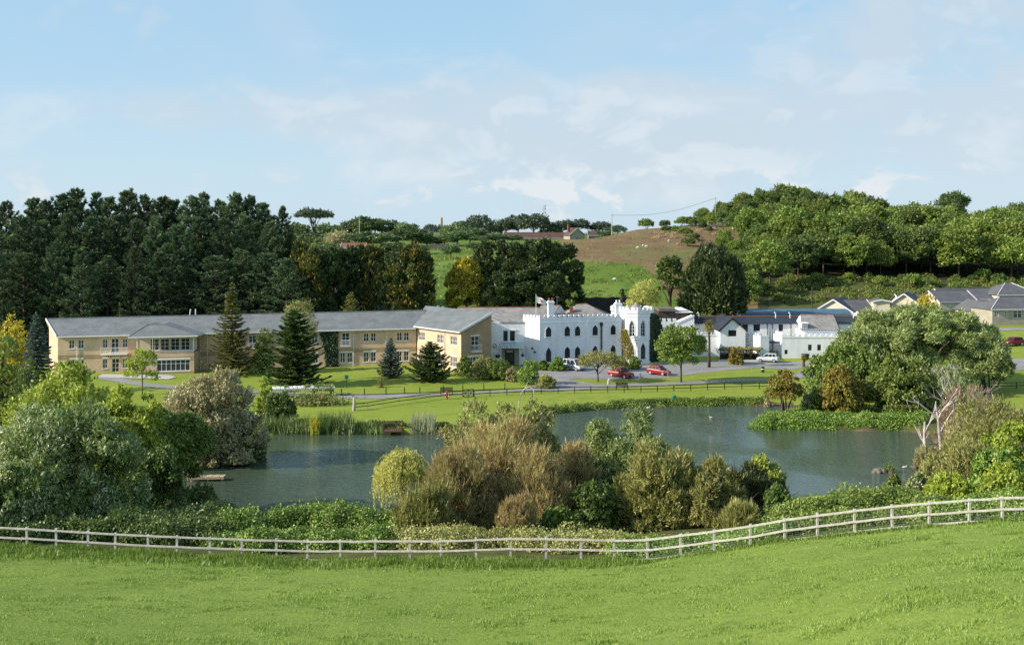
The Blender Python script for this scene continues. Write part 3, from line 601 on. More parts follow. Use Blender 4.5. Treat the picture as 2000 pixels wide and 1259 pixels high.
# ================================================================ cream brick block turned to the sun
def cream_block():
    P1 = Vector((-16.9, 200.3, .8)); P2 = Vector((-8.55, 189.2, .8)); d = P2 - P1; L = d.length; fr = Fr(P1, math.degrees(math.atan2(d.y, d.x)))
    root = thing('hotel_block', 'sunlit buff brick block with half gable between the long wing and white hotel', 'building', P1)
    EH, RH, DP = 6.95, 9.75, 6.3; u = fr.u_at
    ops = []; wins = []
    for px in (824, 860, 886):
        x = u(px)
        for s in (-.52, .52):
            for c_, e in ((4.5, 5.95), (.8, 2.5)):
                ops.append((x + s - .46, x + s + .46, c_, e)); wins.append((x + s - .46, x + s + .46, c_, e, 'casement'))
    w = MB(); wall_faces(w, fr, 0, L, -.5, EH, ops)
    w.poly([fr.p(0, DP, -.5), fr.p(L, DP, -.5), fr.p(L, DP, RH - .12), fr.p(0, DP, RH - .12)])
    w.build('wall', cream, root)
    for q in wins: window(fr, root, *q)
    for px in (824, 860, 886):
        x = u(px)
        for nm, dd, z0, z1 in (('lintel', .05, 2.56, 2.76), ('sill', .06, .68, .8), ('sill', .06, 4.38, 4.5)): t = MB(); t.box(fr, x - 1.05, x + 1.05, -dd, 0, z0, z1); t.build(nm, upvc, root)
    g = Fr(P2, fr_ang(fr) + 90); g.o.z = .8; gu = g.u_at
    a = gu(928); ops = [(a - .75, a + .75, 3.6, 6.0), (a - 1.3, a + 1.3, .8, 2.5)]
    w = MB(); wall_faces(w, g, 0, DP, -.5, EH, ops); w.poly([g.p(0, 0, EH), g.p(DP, 0, EH), g.p(DP, 0, RH - .12)])
    gw = w.build('gable_wall', tanb_and_shade, root)  # buff brick of the block, its shaded side painted in as darker tan
    window(g, gw, a - .75, a + .75, 3.6, 6.0, 'french'); window(g, gw, a - 1.3, a + 1.3, .8, 2.5, 'band')
    b = MB(); b.box(g, a - 1.0, a + 1.0, -.65, 0, 3.35, 3.5); bo = b.build('balcony', upvc, root)
    f = MB(); f.bar(g.p(a - 1, -.6, 4.55), g.p(a + 1, -.6, 4.55), .07); f.bar(g.p(a - 1, -.6, 4.55), g.p(a - 1, 0, 4.55), .06); f.bar(g.p(a + 1, -.6, 4.55), g.p(a + 1, 0, 4.55), .06)
    for k in range(13): f.bar(g.p(a - 1 + k / 6, -.6, 3.5), g.p(a - 1 + k / 6, -.6, 4.55), .03)
    f.build('railing', upvc, bo)
    t = MB(); t.box(g, a - 1.6, a + 1.6, -.05, 0, 2.56, 2.8); t.build('lintel', upvc, gw); t = MB(); t.box(g, a - .95, a + .95, -.05, 0, 6.04, 6.2); t.build('lintel', upvc, gw)
    r = MB(); slab(r, [fr.p(-.6, -.5, EH - .15), fr.p(L + .35, -.5, EH - .15), fr.p(L + .35, DP, RH), fr.p(u(832, DP) - .2, DP, RH)])
    ro = r.build('roof', slate, root)
    f = MB(); f.bar(fr.p(-.2, -.56, EH - .12), fr.p(L + .35, -.56, EH - .12), .16, .2); f.build('gutter', upvc, ro)
    f = MB(); f.bar(fr.p(L + .42, -.55, EH), fr.p(L + .42, DP, RH + .1), .1, .36); f.build('bargeboard', upvc, ro)
    for px in (869,):
        f = MB(); f.tube([fr.p(u(px), -.1, 0), fr.p(u(px), -.1, EH - .2)], .06, 6); f.build('downpipe', upvc, root)
def fr_ang(fr): return math.degrees(math.atan2(fr.ux.y, fr.ux.x))
cream_block()
# ================================================================ white castellated hotel
def castle():
    C0 = at(1054, 712, 197.2); C0.z = .9; W0 = at(1022, 712, 199.7); W0.z = .9
    fr = Fr(C0, 13); u = fr.u_at
    root = thing('castellated_hotel', 'white castellated hotel with pointed windows, slate hipped roofs and octagonal tower', 'building', C0)
    L = u(1214); PH = 8.25
    ops = []; wins = []
    for px, w, up, lo in ((1071.5, 1.0, (5.15, 6.95), (.75, 3.3)), (1108, 1.0, (5.2, 7.0), (1.3, 3.4)), (1128, 1.0, (5.2, 7.0), (1.3, 3.4)), (1162.5, 1.0, (5.25, 7.05), (1.3, 3.45)), (1197.5, .98, (5.3, 7.1), (1.3, 3.5))):
        x = u(px)
        for c_, e in (up, lo): ops.append((x - w / 2, x + w / 2, c_, e, True)); wins.append((x - w / 2, x + w / 2, c_, e, 'archbar'))
    w = MB(); wall_faces(w, fr, 0, L, -.5, PH, ops, rev=.25)
    back0 = fr.p(-1, 14, -1.4); 
    w.poly([W0 - Vector((0, 0, 1.4)), C0 - Vector((0, 0, 1.4)), C0 + Vector((0, 0, PH)), W0 + Vector((0, 0, PH))])
    W1 = Vector((W0.x - .6, W0.y + 13, .9)); E1 = fr.p(L + 1, 13, 0)
    w.poly([W1 - Vector((0, 0, 1)), W0 - Vector((0, 0, 1)), W0 + Vector((0, 0, PH)), W1 + Vector((0, 0, PH))]); w.poly([E1 - Vector((0, 0, 1)), W1 - Vector((0, 0, 1)), W1 + Vector((0, 0, PH)), E1 + Vector((0, 0, PH))])
    w.poly([fr.p(L, 0, -1), E1 - Vector((0, 0, 1)), E1 + Vector((0, 0, PH)), fr.p(L, 0, PH)])
    # the raised doorcase of the canted side
    w.build('wall', white, root)
    for q in wins: window(fr, root, *q[:4], q[4], 0, .25, black)
    m = MB()
    for a, b, c_, e, _ in ops:      # white hood and sill round each pointed window
        pts = arch(a, b, c_, e); mm = (a + b) / 2; hc = (c_ + e) / 2
        out = [(mm + (x - mm) * 1.28, hc + (y - hc) * 1.1) for x, y in pts]
        for i in range(1, len(pts)):
            j = (i + 1) % len(pts); m.prism([fr.p(pts[i][0], -.001, pts[i][1]), fr.p(pts[j][0], -.001, pts[j][1]), fr.p(out[j][0], -.001, out[j][1]), fr.p(out[i][0], -.001, out[i][1])], fr.bk * -.07)
        m.box(fr, a - .2, b + .2, -.14, -.001, c_ - .16, c_)
    m.build('window_surround', white, root)
    p = MB(); p.box(fr, 0, L, -.06, 0, 7.0 + .55, 7.7); p.box(fr, 0, L, .001, .35, PH, PH + .18); merlons(p, fr.p(0, .0, PH + .18), fr.p(L, 0, PH + .18), 17, .5, .5, .35, 0, .56)
    dW = (C0 - W0).normalized(); nW = Vector((-dW.y, dW.x, 0)); a = W0 + Vector((0, 0, PH)); b = C0 + Vector((0, 0, PH)); p.prism([a, b, b + nW * .35, a + nW * .35], (0, 0, .18))
    merlons(p, a + Vector((0, 0, .18)), b + Vector((0, 0, .18)), 5, .5, .5, .35, 0, .56); a2 = W0 + Vector((0, 0, 7.55)); p.prism([a2, a2 + (C0 - W0), a2 + (C0 - W0) - nW * .06, a2 - nW * .06], (0, 0, .15))
    p.build('parapet', white, root)
    for px in (1147, 1179):
        q = MB(); q.box(fr, u(px) - .18, u(px) + .18, -.1, -.002, -.5, 7.5); q.build('pilaster', white, root)
    q = MB(); x = u(1174); q.tube([fr.p(x, -.14, .2), fr.p(x, -.14, 7.3)], .13, 8); q.box(fr, x - .25, x + .25, -.3, -.05, 6.9, 7.5); q.build('downpipe', black, root)
    # wall lamps and baskets on the canted side
    for t_, z in ((.75, 2.5), (.6, 3.1)):
        q = MB(); cpt = W0 + (C0 - W0) * t_ - nW * .25; cpt.z = .9 + z; q.lathe(cpt, [(.06, -.18), (.18, -.08), (.2, .06), (.06, .14)], 8); q.build('wall_lamp', black, root)
    # octagonal tower
    tc = Vector((22.35, 202.2, .9)); RR = 2.8; TH = 9.25
    ov = [tc + Vector((RR * math.sin(R(22.5 + 45 * k - 25)), -RR * math.cos(R(22.5 + 45 * k - 25)), 0)) for k in range(8)]   # k=7..0 spans the front facet
    tw = MB(); tower_wins = []
    for k in range(8):
        a, b = ov[k], ov[(k + 1) % 8]; d = b - a; f = Fr(a, math.degrees(math.atan2(d.y, d.x))); Lf = d.length
        if k == 7: o = [(Lf / 2 - .5, Lf / 2 + .5, 4.95, 7.9, True), (Lf / 2 - .5, Lf / 2 + .55, .15, 3.5, True)]
        elif k == 0: o = [(Lf / 2 - .46, Lf / 2 + .46, 5.0, 7.95, True), (Lf / 2 - .46, Lf / 2 + .46, 1.0, 3.9, True)]
        else: o = []
        wall_faces(tw, f, 0, Lf, -.6, TH, o, rev=.25); tower_wins += [(f, q) for q in o]
    t = tw.build('tower', white, root)
    for i, (f, q) in enumerate(tower_wins): window(f, t, *q[:4], 'arch' if i == 1 else 'archbar', 0, .25, black if i == 1 else upvc, name='door' if i == 1 else 'window')
    s = MB()
    for f, q in tower_wins:
        a, b, c_, e = q[:4]; pts = arch(a, b, c_, e); mm = (a + b) / 2; hc = (c_ + e) / 2; out = [(mm + (x - mm) * 1.25, hc + (y - hc) * 1.07) for x, y in pts]
        for i in range(1, len(pts)):
            j = (i + 1) % len(pts); s.prism([f.p(pts[i][0], -.001, pts[i][1]), f.p(pts[j][0], -.001, pts[j][1]), f.p(out[j][0], -.001, out[j][1]), f.p(out[i][0], -.001, out[i][1])], f.bk * -.07)
        s.box(f, a - .2, b + .2, -.12, -.001, c_ - .15, c_)
    s.build('window_surround', white, t)
    for z, rr, hh in ((-.5, 1.06, 1.1), (4.35, 1.03, .2), (TH - .75, 1.04, .25), (TH - .2, 1.06, .35), (TH + .15, 1.09, .25)):
        b = MB(); ring = [tc + (q - tc) * rr + Vector((0, 0, z)) for q in ov]; inner = [tc + (q - tc) * (rr - .12 if z > TH - .3 else .98) + Vector((0, 0, z)) for q in ov]
        for k in range(8): b.prism([ring[k], ring[(k + 1) % 8], inner[(k + 1) % 8], inner[k]], (0, 0, hh))
        b.build('moulding', white, t)
    b = MB(); ring = [tc + (q - tc) * 1.09 + Vector((0, 0, TH + .4)) for q in ov]
    for k in range(8): merlons(b, ring[k], ring[(k + 1) % 8], 2, .5, .5, .4, 0, .55)
    b.build('parapet', white, t)
    c_ = MB(); ap = tc + Vector((0, .5, TH + 1.6)); base = [tc + (q - tc) * .62 + Vector((0, 0, TH + .1)) for q in ov]
    for k in range(8): c_.poly([base[k], base[(k + 1) % 8], ap])
    c_.build('tower_roof', oldslate, t)
    st = Fr(Vector((17.9, 203.6, .9)), -12); b = MB(); b.box(st, 0, 2.6, 0, 3.4, 5, 9.35); b.box(st, -.12, 2.7, -.12, 3.5, 9.35, 9.6)
    for k in range(3): b.box(st, -.12 + k * .85, .4 + k * .85, -.12, .2, 9.6, 10.15); b.box(st, -.12, .2, .5 + k * .85, 1.0 + k * .85, 9.6, 10.15)
    b.build('stair_turret', white, root)
    # roofs behind the parapet
    def hip(name, pts, r0, r1, mat=oldslate):
        m_ = MB(); a, b, c2, d2 = pts
        slab(m_, [a, b, r1, r0], .12); m_.poly([b, c2, r1]); slab(m_, [c2, d2, r0, r1], .12); m_.poly([d2, a, r0]); o = m_.build(name, mat, root)
        m_ = MB(); m_.bar(r0 + Vector((0, 0, .14)), r1 + Vector((0, 0, .14)), .2, .14); m_.bar(b, r1, .16, .12); m_.bar(a, r0, .16, .12); m_.build('ridge', ridgeo if mat is oldslate else mat, o)
    ze = 8.75
    hip('roof', [at(1062, 0, 199.6).xy.to_3d() + Vector((0, 0, ze)), at(1142, 0, 201.5).xy.to_3d() + Vector((0, 0, ze)), at(1150, 0, 206).xy.to_3d() + Vector((0, 0, ze)), at(1060, 0, 206).xy.to_3d() + Vector((0, 0, ze))], at(1072, 615, 203), at(1134, 614, 204))
    hip('roof', [at(1104, 0, 203.5).xy.to_3d() + Vector((0, 0, ze)), at(1196, 0, 203.5).xy.to_3d() + Vector((0, 0, ze)), at(1196, 0, 212).xy.to_3d() + Vector((0, 0, ze)), at(1096, 0, 212).xy.to_3d() + Vector((0, 0, ze))], at(1128, 595, 207), at(1146, 594, 207))
    # front gable roof with chimney
    m_ = MB(); A = at(1034, 622, 201.5); Bq = at(1058, 594, 203); Cq = at(1096, 595, 209); Dq = at(1070, 622, 210)
    slab(m_, [at(1038, 624, 200.5), at(1075, 624, 201), at(1094, 597, 205), at(1057, 597, 205)], .12); slab(m_, [at(1094, 597, 205), at(1057, 597, 205), at(1060, 622, 211), at(1112, 622, 211)], .12)
    g_ = m_.build('roof', oldslate, root); m_ = MB(); m_.prism([at(1094, 597, 205.2), at(1075, 624, 201.2), at(1112, 622, 211)], (.12, 0, 0)); m_.build('gable', white, g_)
    m_ = MB(); m_.bar(at(1057, 596, 205), at(1094, 596, 205), .25, .2); m_.build('ridge', ridgeo, g_)
    for px, r0, r1, w_, Y in ((1075.5, 584, 617, 1.05, 201.5), (1207, 588, 612, 1.15, 203.5)):
        f = Fr(Vector(((px - 1000) * Y / F, Y, 0)), 10); z0 = at(px, r1, Y).z - 1; z1 = at(px, r0 + 3, Y).z
        m_ = MB(); m_.box(f, -w_ / 2, w_ / 2, -.45, .45, z0, z1); m_.box(f, -w_ / 2 - .12, w_ / 2 + .12, -.55, .55, z1 - .45, z1 - .2); ch = m_.build('chimney', white, root)
        m_ = MB()
        for k in (-.28, .28): m_.tube([f.p(k, 0, z1), f.p(k, 0, z1 + .5)], [.17, .13], 8)
        m_.build('chimney_pot', ridgeo if px < 1100 else white, ch)
    m_ = MB(); f = Fr(Vector((at(1116, 0, 205).x, 205, 0)), 0); z1 = at(1116, 598, 205).z; m_.box(f, -.3, .3, -.3, .3, z1 - 2.2, z1); m_.build('chimney', brickred, root)
    m_ = MB(); Y = 207; m_.bar(at(1088, 600, Y), at(1088, 578, Y), .06); m_.bar(at(1085, 580, Y), at(1092, 580, Y), .06); m_.build('aerial', metalg, root)
castle()
def entrance_block():
    O = at(957, 713, 199.2); O.z = .8; fr = Fr(O, 2); u = fr.u_at; EH = 7.55
    root = thing('entrance_block', 'plain white rendered entrance block with glass canopy and slate roof', 'building', O)
    L = u(1030)
    a0, a1 = u(986), u(1005); ops = [(u(983), u(991.5), 4.35, 6.15), (u(996), u(1005.5), 4.35, 6.15), (a0, a1, .05, 2.75)]
    w = MB(); wall_faces(w, fr, 0, L, -.4, EH, ops, rev=.22); w.poly([fr.p(0, 11, -1), fr.p(0, 0, -1), fr.p(0, 0, EH), fr.p(0, 11, EH)]); w.box(fr, 0, u(976), -.02, .35, EH - 6, EH + .25)
    w.build('wall', white, root)
    for o in ops[:2]: window(fr, root, *o, 'sash', 0, .22, black)
    d = MB(); d.box(fr, a0, a1, .14, .2, 2.3, 2.75); d.box(fr, a0, a0 + .12, .1, .2, .05, 2.3); d.box(fr, a1 - .12, a1, .1, .2, .05, 2.3); d.box(fr, (a0 + a1) / 2 - .08, (a0 + a1) / 2 + .08, .1, .2, .05, 2.3)
    do = d.build('entrance_door', black, root); p = MB(); p.poly([fr.p(a0, .18, .05), fr.p(a1, .18, .05), fr.p(a1, .18, 2.3), fr.p(a0, .18, 2.3)]); p.build('pane', glass, do)
    p = MB(); p.box(fr, a0 + .3, a1 - .3, .1, .139, 2.38, 2.62); p.build('sign_strip', upvc, do)
    s = MB(); s.box(fr, u(978), a0, -.18, -.002, -.3, 3.35); s.box(fr, a1, u(1014), -.18, -.002, -.3, 3.35); s.box(fr, a0, a1, -.18, -.002, 2.75, 3.35); s.build('door_surround', greyr, root)
    s = MB(); s.box(fr, u(980), u(1008.5), -.12, -.002, 6.2, 6.4); s.box(fr, u(980), u(1008.5), -.14, -.002, 4.18, 4.33); s.box(fr, u(992), u(995.6), -.05, -.002, 4.34, 6.15); s.build('window_surround', white, root)
    c_ = MB(); x0, x1 = u(978), u(1022); slab(c_, [fr.p(x0, -2.2, 3.35), fr.p(x1, -2.2, 3.35), fr.p(x1 - .3, -.02, 4.0), fr.p(x0 + .3, -.02, 4.0)], .05); co = c_.build('canopy', greenglass, root)
    f = MB(); f.bar(fr.p(x0, -2.2, 3.36), fr.p(x1, -2.2, 3.36), .08)
    for k in range(7): t = k / 6; f.bar(fr.p(x0 + (x1 - x0) * t, -2.2, 3.4), fr.p(x0 + .3 + (x1 - x0 - .6) * t, -.05, 4.06), .04)
    f.build('canopy_frame', upvc, co)
    for px in (977.8, 1014.5):
        f = MB(); f.bar(fr.p(u(px), -2.0, -.1), fr.p(u(px), -2.0, 3.36), .14); f.build('canopy_post', upvc, co)
    r = MB(); n = 20; cc = (u(966.2), 3.5); rr = .3
    ring = [fr.p(cc[0] + rr * math.cos(2 * math.pi * k / n), -.06, cc[1] + rr * math.sin(2 * math.pi * k / n)) for k in range(n + 1)]; r.tube(ring, .055, 6, False); ro = r.build('round_plaque', black, root)
    r = MB(); r.poly([fr.p(cc[0] + rr * math.cos(2 * math.pi * k / n), -.03, cc[1] + rr * math.sin(2 * math.pi * k / n)) for k in range(n)]); r.build('plaque_face', upvc, ro)
    for px, z in ((970, 1.75), (974, 1.75), (1020.5, 1.9)):
        f = MB(); q = fr.p(u(px), -.3, z); f.lathe(q, [(.05, -.25), (.22, -.12), (.27, .08), (.15, .2)], 8); f.bar(q + Vector((0, 0, .2)), fr.p(u(px), 0, z + .55), .03); f.build('hanging_basket', trim, root)
    f = MB(); q = fr.p(u(1018), -.25, 3.1); f.lathe(q, [(.05, -.25), (.14, -.2), (.16, .15), (.05, .25)], 8); f.build('wall_lamp', lamp, root)
    zr = at(960, 601.5, 206).z; ze = EH + .01
    rf = MB(); slab(rf, [fr.p(u(977), -.1, ze), fr.p(L + 2.0, -.1, ze), fr.p(L + 2.4, 6.5, zr - .8), fr.p(u(893, 6.5), 6.5, zr - .8)], .14); slab(rf, [fr.p(u(893, 6.5), 6.5, zr - .8), fr.p(L + 2.4, 6.5, zr - .8), fr.p(L + 2.4, 13, ze), fr.p(-6, 13, ze)], .14)
    ro = rf.build('roof', oldslate, root); m_ = MB(); m_.bar(fr.p(u(893, 6.5), 6.5, zr - .62), fr.p(L + 2.4, 6.5, zr - .62), .3, .16); m_.build('ridge', ridgeo, ro)
entrance_block()
def flagpole():
    b = at(1047, 712, 198.8); b.z = 8.9; t = at(1047, 576, 198.8)
    b2 = Vector((b.x, b.y, 3.6))
    root = thing('flagpole', 'white flagpole on the hotel corner flying a pale flag', 'flagpole', b2)
    m = MB(); m.tube([b2, t], [.06, .035], 8); m.lathe(t, [(.02, 0), (.08, .05), (.02, .14)], 8); m.build('pole', upvc, root)
    n, k = 10, 6; v = []; 
    for i in range(n + 1):
        for j in range(k + 1):
            s = i / n; w = j / k
            v.append(t + Vector((.05 + s * 1.75, .12 * math.sin(s * 7 + w) * s, -.12 - w * 1.15 - s * .85 * (1 - .25 * w) - .06 * math.sin(s * 9))))
    m = MB()
    for i in range(n):
        for j in range(k): m.poly([v[i * (k + 1) + j], v[(i + 1) * (k + 1) + j], v[(i + 1) * (k + 1) + j + 1], v[i * (k + 1) + j + 1]])
    fo = m.build('flag', flagm, root, smooth=True)
    m = MB(); c0 = v[5 * (k + 1) + 3]; m.prism([c0 + Vector((-.25, -.06, .3)), c0 + Vector((.25, -.06, .1)), c0 + Vector((.2, -.06, -.35)), c0 + Vector((-.1, -.06, -.3))], (0, .03, 0)); m.build('emblem', pinkfl, fo)
flagpole()
# ================================================================ white stable court on the right
def stable_court():
    O = at(1340, 705, 207); O.z = .95; fr = Fr(O, 0); u = fr.u_at
    root = thing('stable_range', 'long white two storey range with dark slate roof behind the castellated court', 'building', O)
    EH = 6.1; D = 7.5; L0, L1 = u(1335, D), u(1690, D)
    ops = []; wins = []
    for px, w_ in ((1455, 1.1), (1478, 1.25), (1525, .85)):
        x = u(px, D); ops.append((x - w_ / 2, x + w_ / 2, 4.6, 5.9)); wins.append((x - w_ / 2, x + w_ / 2, 4.6, 5.9, 'casement'))
    x = u(1522, D); ops.append((x - .9, x + .9, .6, 3.0)); wins.append((x - .9, x + .9, .6, 3.0, 'shop'))
    w = MB(); wall_faces(w, fr, L0, L1, -.5, EH, ops, D); w.poly([fr.p(L0, D, -.5), fr.p(L0, D + 10, -.5), fr.p(L0, D + 10, EH), fr.p(L0, D + 5, EH + 2), fr.p(L0, D, EH)]); w.poly([fr.p(L1, D, -.5), fr.p(L1, D + 10, -.5), fr.p(L1, D + 10, EH), fr.p(L1, D + 5, EH + 2), fr.p(L1, D, EH)])
    w.build('wall', white, root)
    for q in wins: window(fr, root, *q, D, .16, black)
    zr = at(1450, 617.5, 219.5).z - O.z
    r = MB(); slab(r, [fr.p(L0 - .3, D - .4, EH - .1), fr.p(L1 + .3, D - .4, EH - .1), fr.p(L1 + .3, D + 5, zr - .15), fr.p(L0 - .3, D + 5, zr - .15)], .14); slab(r, [fr.p(L0 - .3, D + 5, zr - .15), fr.p(L1 + .3, D + 5, zr - .15), fr.p(L1 + .3, D + 10.4, EH - .1), fr.p(L0 - .3, D + 10.4, EH - .1)], .14)
    ro = r.build('roof', slate2, root); m = MB(); m.bar(fr.p(L0 - .3, D + 5, zr + .05), fr.p(L1 + .3, D + 5, zr + .05), .28, .16); m.build('ridge', ridgeo, ro)
    for px in (1515, 1543, 1667, 1365):
        m = MB(); m.tube([fr.p(u(px, D + 2.5), D + 2.5, 6.9), fr.p(u(px, D + 2.5), D + 2.5, 7.75)], .1, 8); m.tube([fr.p(u(px, D + 2.5), D + 2.5, 7.75), fr.p(u(px, D + 2.5) - .25, D + 2.3, 7.95)], .12, 8); m.build('roof_vent', upvc, ro)
    for px in (1499, 1509, 1545):
        m = MB(); m.tube([fr.p(u(px, D), D - .1, 0), fr.p(u(px, D), D - .1, EH)], .06, 6); m.build('downpipe', black, root)
    # gable wing facing the yard
    g0, g1_ = u(1406.5), u(1456); gm = (g0 + g1_) / 2 - .1; gz = at(1432, 622, 207).z - O.z; ge = 5.15
    x = u(1430.5); o = [(x - .75, x + .75, 4.3, 5.45)]
    w = MB(); wall_faces(w, fr, g0, g1_, -.5, ge, [], 0); 
    w = MB(); wall_faces(w, fr, g0, g1_, -.5, 5.5, o, 0); w.f = w.f; w.poly([fr.p(g0, 0, 5.5), fr.p(g1_, 0, 5.5), fr.p(gm, 0, gz)])
    w.poly([fr.p(g0, D, -.5), fr.p(g0, 0, -.5), fr.p(g0, 0, 5.5), fr.p(g0, D, 5.5)]); w.poly([fr.p(g1_, 0, -.5), fr.p(g1_, D, -.5), fr.p(g1_, D, 5.5), fr.p(g1_, 0, 5.5)])
    gw = w.build('gable_wing', white, root); window(fr, gw, *o[0], 'casement', 0, .16, black)
    r = MB(); e0, e1 = fr.p(g0 - .35, -.3, 5.2), fr.p(g1_ + .35, -.3, 5.2); bk = Vector((0, D + 4, 0)); rp = fr.p(gm, -.3, gz + .02)
    slab(r, [e0, rp, rp + bk, e0 + bk], .13); slab(r, [rp, e1, e1 + bk, rp + bk], .13); gr = r.build('gable_roof', slate2, root)
    m = MB(); m.bar(e0 + Vector((0, -.03, .02)), rp + Vector((0, -.03, .05)), .06, .26); m.bar(e1 + Vector((0, -.03, .02)), rp + Vector((0, -.03, .05)), .06, .26); m.build('bargeboard', black, gr)
    # low white link on the left of the gable
    w = MB(); k0, k1 = u(1352, 1.5), g0; wall_faces(w, fr, k0, k1, -.5, 4.3, [], 1.5); w.box(fr, k0, k1, 1.4, 1.9, 4.3, 4.5); w.poly([fr.p(k0, 9, -.5), fr.p(k0, 1.5, -.5), fr.p(k0, 1.5, 4.3), fr.p(k0, 9, 4.3)])
    for i in range(7): w.box(fr, k0 + i * .8, k0 + .45 + i * .8, 1.4, 1.75, 4.5, 4.95)
    w.build('link_wall', white, root)
    return fr, root
stfr, stroot = stable_court()
def castellated_court():
    fr = stfr; u = fr.u_at; O = fr.p(u(1452, -2), -2, 0)
    root = thing('castellated_wall', 'white battlemented yard wall left of the gateway, behind the pergola', 'wall', O)
    a, b = fr.p(u(1452, 2.5), 2.5, 0), fr.p(u(1485, -1.2), -1.2, 0); c_ = fr.p(u(1502, -1.0), -1.0, 0); d = c_ + Vector((.3, 5, 0))
    w = MB()
    for (p, q, z) in ((a, b, 4.3), (b, c_, 4.05)): dd = (q - p).normalized(); n = Vector((-dd.y, dd.x, 0)) * .4; w.prism([p - Vector((0, 0, .5)), q - Vector((0, 0, .5)), q + n - Vector((0, 0, .5)), p + n - Vector((0, 0, .5))], (0, 0, z + .5))
    w.prism([c_ - Vector((0, 0, .5)), d - Vector((0, 0, .5)), d + Vector((-.4, 0, -.5)), c_ + Vector((-.4, .41, -.5))], (0, 0, 4.45))
    w.build('wall', white, root)
    m = MB(); up = Vector((0, 0, 4.3)); merlons(m, a + up, b + up, 5, .5, .62, .4, 0, .6); up = Vector((0, 0, 4.05)); merlons(m, b + up, c_ + up, 3, .4, .55, .4, 0, .6); m.build('battlement', white, root)
    root = thing('gatehouse', 'low white battlemented building right of the gateway with one small window', 'building', fr.p(u(1528, -1), -1, 0))
    g0, g1_ = u(1527, -.5), u(1668, -.5); z = 4.1; x = u(1582, -.5); y = u(1535.5, -.5); v = u(1600, -.5)
    ops = [(x - .35, x + .35, 1.75, 2.85), (y - .3, y + .3, 1.1, 1.9), (v - .35, v + .35, 1.75, 2.85)]
    w = MB(); wall_faces(w, fr, g0, g1_, -.5, z, ops, -.5); w.poly([fr.p(g0, 6, -.5), fr.p(g0, -.5, -.5), fr.p(g0, -.5, z), fr.p(g0, 6, z)]); w.poly([fr.p(g1_, 6, -.5), fr.p(g1_, -.5, -.5), fr.p(g1_, -.5, z), fr.p(g1_, 6, z)])
    w.poly([fr.p(g0, 6, z - .4), fr.p(g1_, 6, z - .4), fr.p(g1_, -.4, z - .4), fr.p(g0, -.4, z - .4)]); w.build('wall', white, root)
    for q in ops: window(fr, root, *q, 'sash', -.5, .16, black)
    m = MB(); m.box(fr, g0, g1_, -.58, -.2, z, z + .2); merlons(m, fr.p(g0, -.58, z + .2), fr.p(g1_, -.58, z + .2), 13, .5, .5, .35, 0, .58); merlons(m, fr.p(g0 + .36, 6, z + .2), fr.p(g0 + .36, -.2, z + .2), 5, .5, .5, .35, 0, .58); m.box(fr, g0, g0 + .36, -.2, 6, z, z + .2); m.build('battlement', white, root)
    # old slate house in the court
    root = thing('slate_cottage', 'white cottage with weathered slate roof and a dormer above the battlements', 'building', fr.p(u(1570, 3), 3, 0))
    c0, c1 = u(1571, 3), u(1636, 3); ze = at(1590, 642, 210).z - fr.o.z; zr = at(1590, 615.5, 213.5).z - fr.o.z
    w = MB(); w.box(fr, c0, c1, 3, 10.5, 0, ze); w.prism([fr.p(c1, 3, ze), fr.p(c1, 10.5, ze), fr.p(c1, 6.75, zr - .1)], (-.3, 0, 0)); w.prism([fr.p(c0, 3, ze), fr.p(c0, 10.5, ze), fr.p(c0, 6.75, zr - .1)], (.3, 0, 0)); w.build('wall', white, root)
    r = MB(); slab(r, [fr.p(c0 - .9, 2.6, ze - .2), fr.p(c1 + .25, 2.6, ze - .2), fr.p(c1 + .25, 6.75, zr), fr.p(c0 + .3, 6.75, zr)], .14); slab(r, [fr.p(c0 + .3, 6.75, zr), fr.p(c1 + .25, 6.75, zr), fr.p(c1 + .25, 10.9, ze - .2), fr.p(c0 - .2, 10.9, ze - .2)], .14); ro = r.build('roof', oldslate, root)
    m = MB(); m.bar(fr.p(c0 + .3, 6.75, zr + .18), fr.p(c1 + .25, 6.75, zr + .18), .25, .14); m.build('ridge', ridgeo, ro)
    m = MB(); m.bar(fr.p(c1 + .3, 2.6, ze - .1), fr.p(c1 + .3, 6.75, zr + .1), .08, .3); m.bar(fr.p(c1 + .3, 10.9, ze - .1), fr.p(c1 + .3, 6.75, zr + .1), .08, .3); m.build('bargeboard', black, ro)
    d0 = u(1571.5, 2.7); m = MB(); m.box(fr, d0 - .55, d0 + .55, 2.7, 5, ze - .3, ze + 1.0); m.box(fr, d0 - .75, d0 + .75, 2.5, 5.2, ze + 1.0, ze + 1.12); do = m.build('dormer', white, root); window(fr, do, d0 - .42, d0 + .42, ze - .15, ze + .92, 'casement', 2.68, .05, black)
    # teal sheet roofed shed behind
    O = at(1440, 640, 236); O.z = g1(O.x, 236); root = thing('long_shed', 'long low shed with blue sheet metal roof behind the stable range', 'building', O)
    f2 = Fr(O, 0); s0, s1 = f2.u_at(1444), f2.u_at(1660); zt = at(1500, 613, 236).z - O.z; m = MB(); m.box(f2, s0, s1, 0, 8, -2, zt - .1); m.build('wall', creamr, root)
    m = MB(); n = 8
    for i in range(n):
        a0 = math.pi * (1 - i / n); a1 = math.pi * (1 - (i + 1) / n); p0 = (4 + 4.3 * math.cos(a0), zt - .15 + .95 * math.sin(a0)); p1 = (4 + 4.3 * math.cos(a1), zt - .15 + .95 * math.sin(a1))
        m.poly([f2.p(s0 - .3, p0[0], p0[1]), f2.p(s1 + .3, p0[0], p0[1]), f2.p(s1 + .3, p1[0], p1[1]), f2.p(s0 - .3, p1[0], p1[1])])
    m.build('roof', tealroof, root)
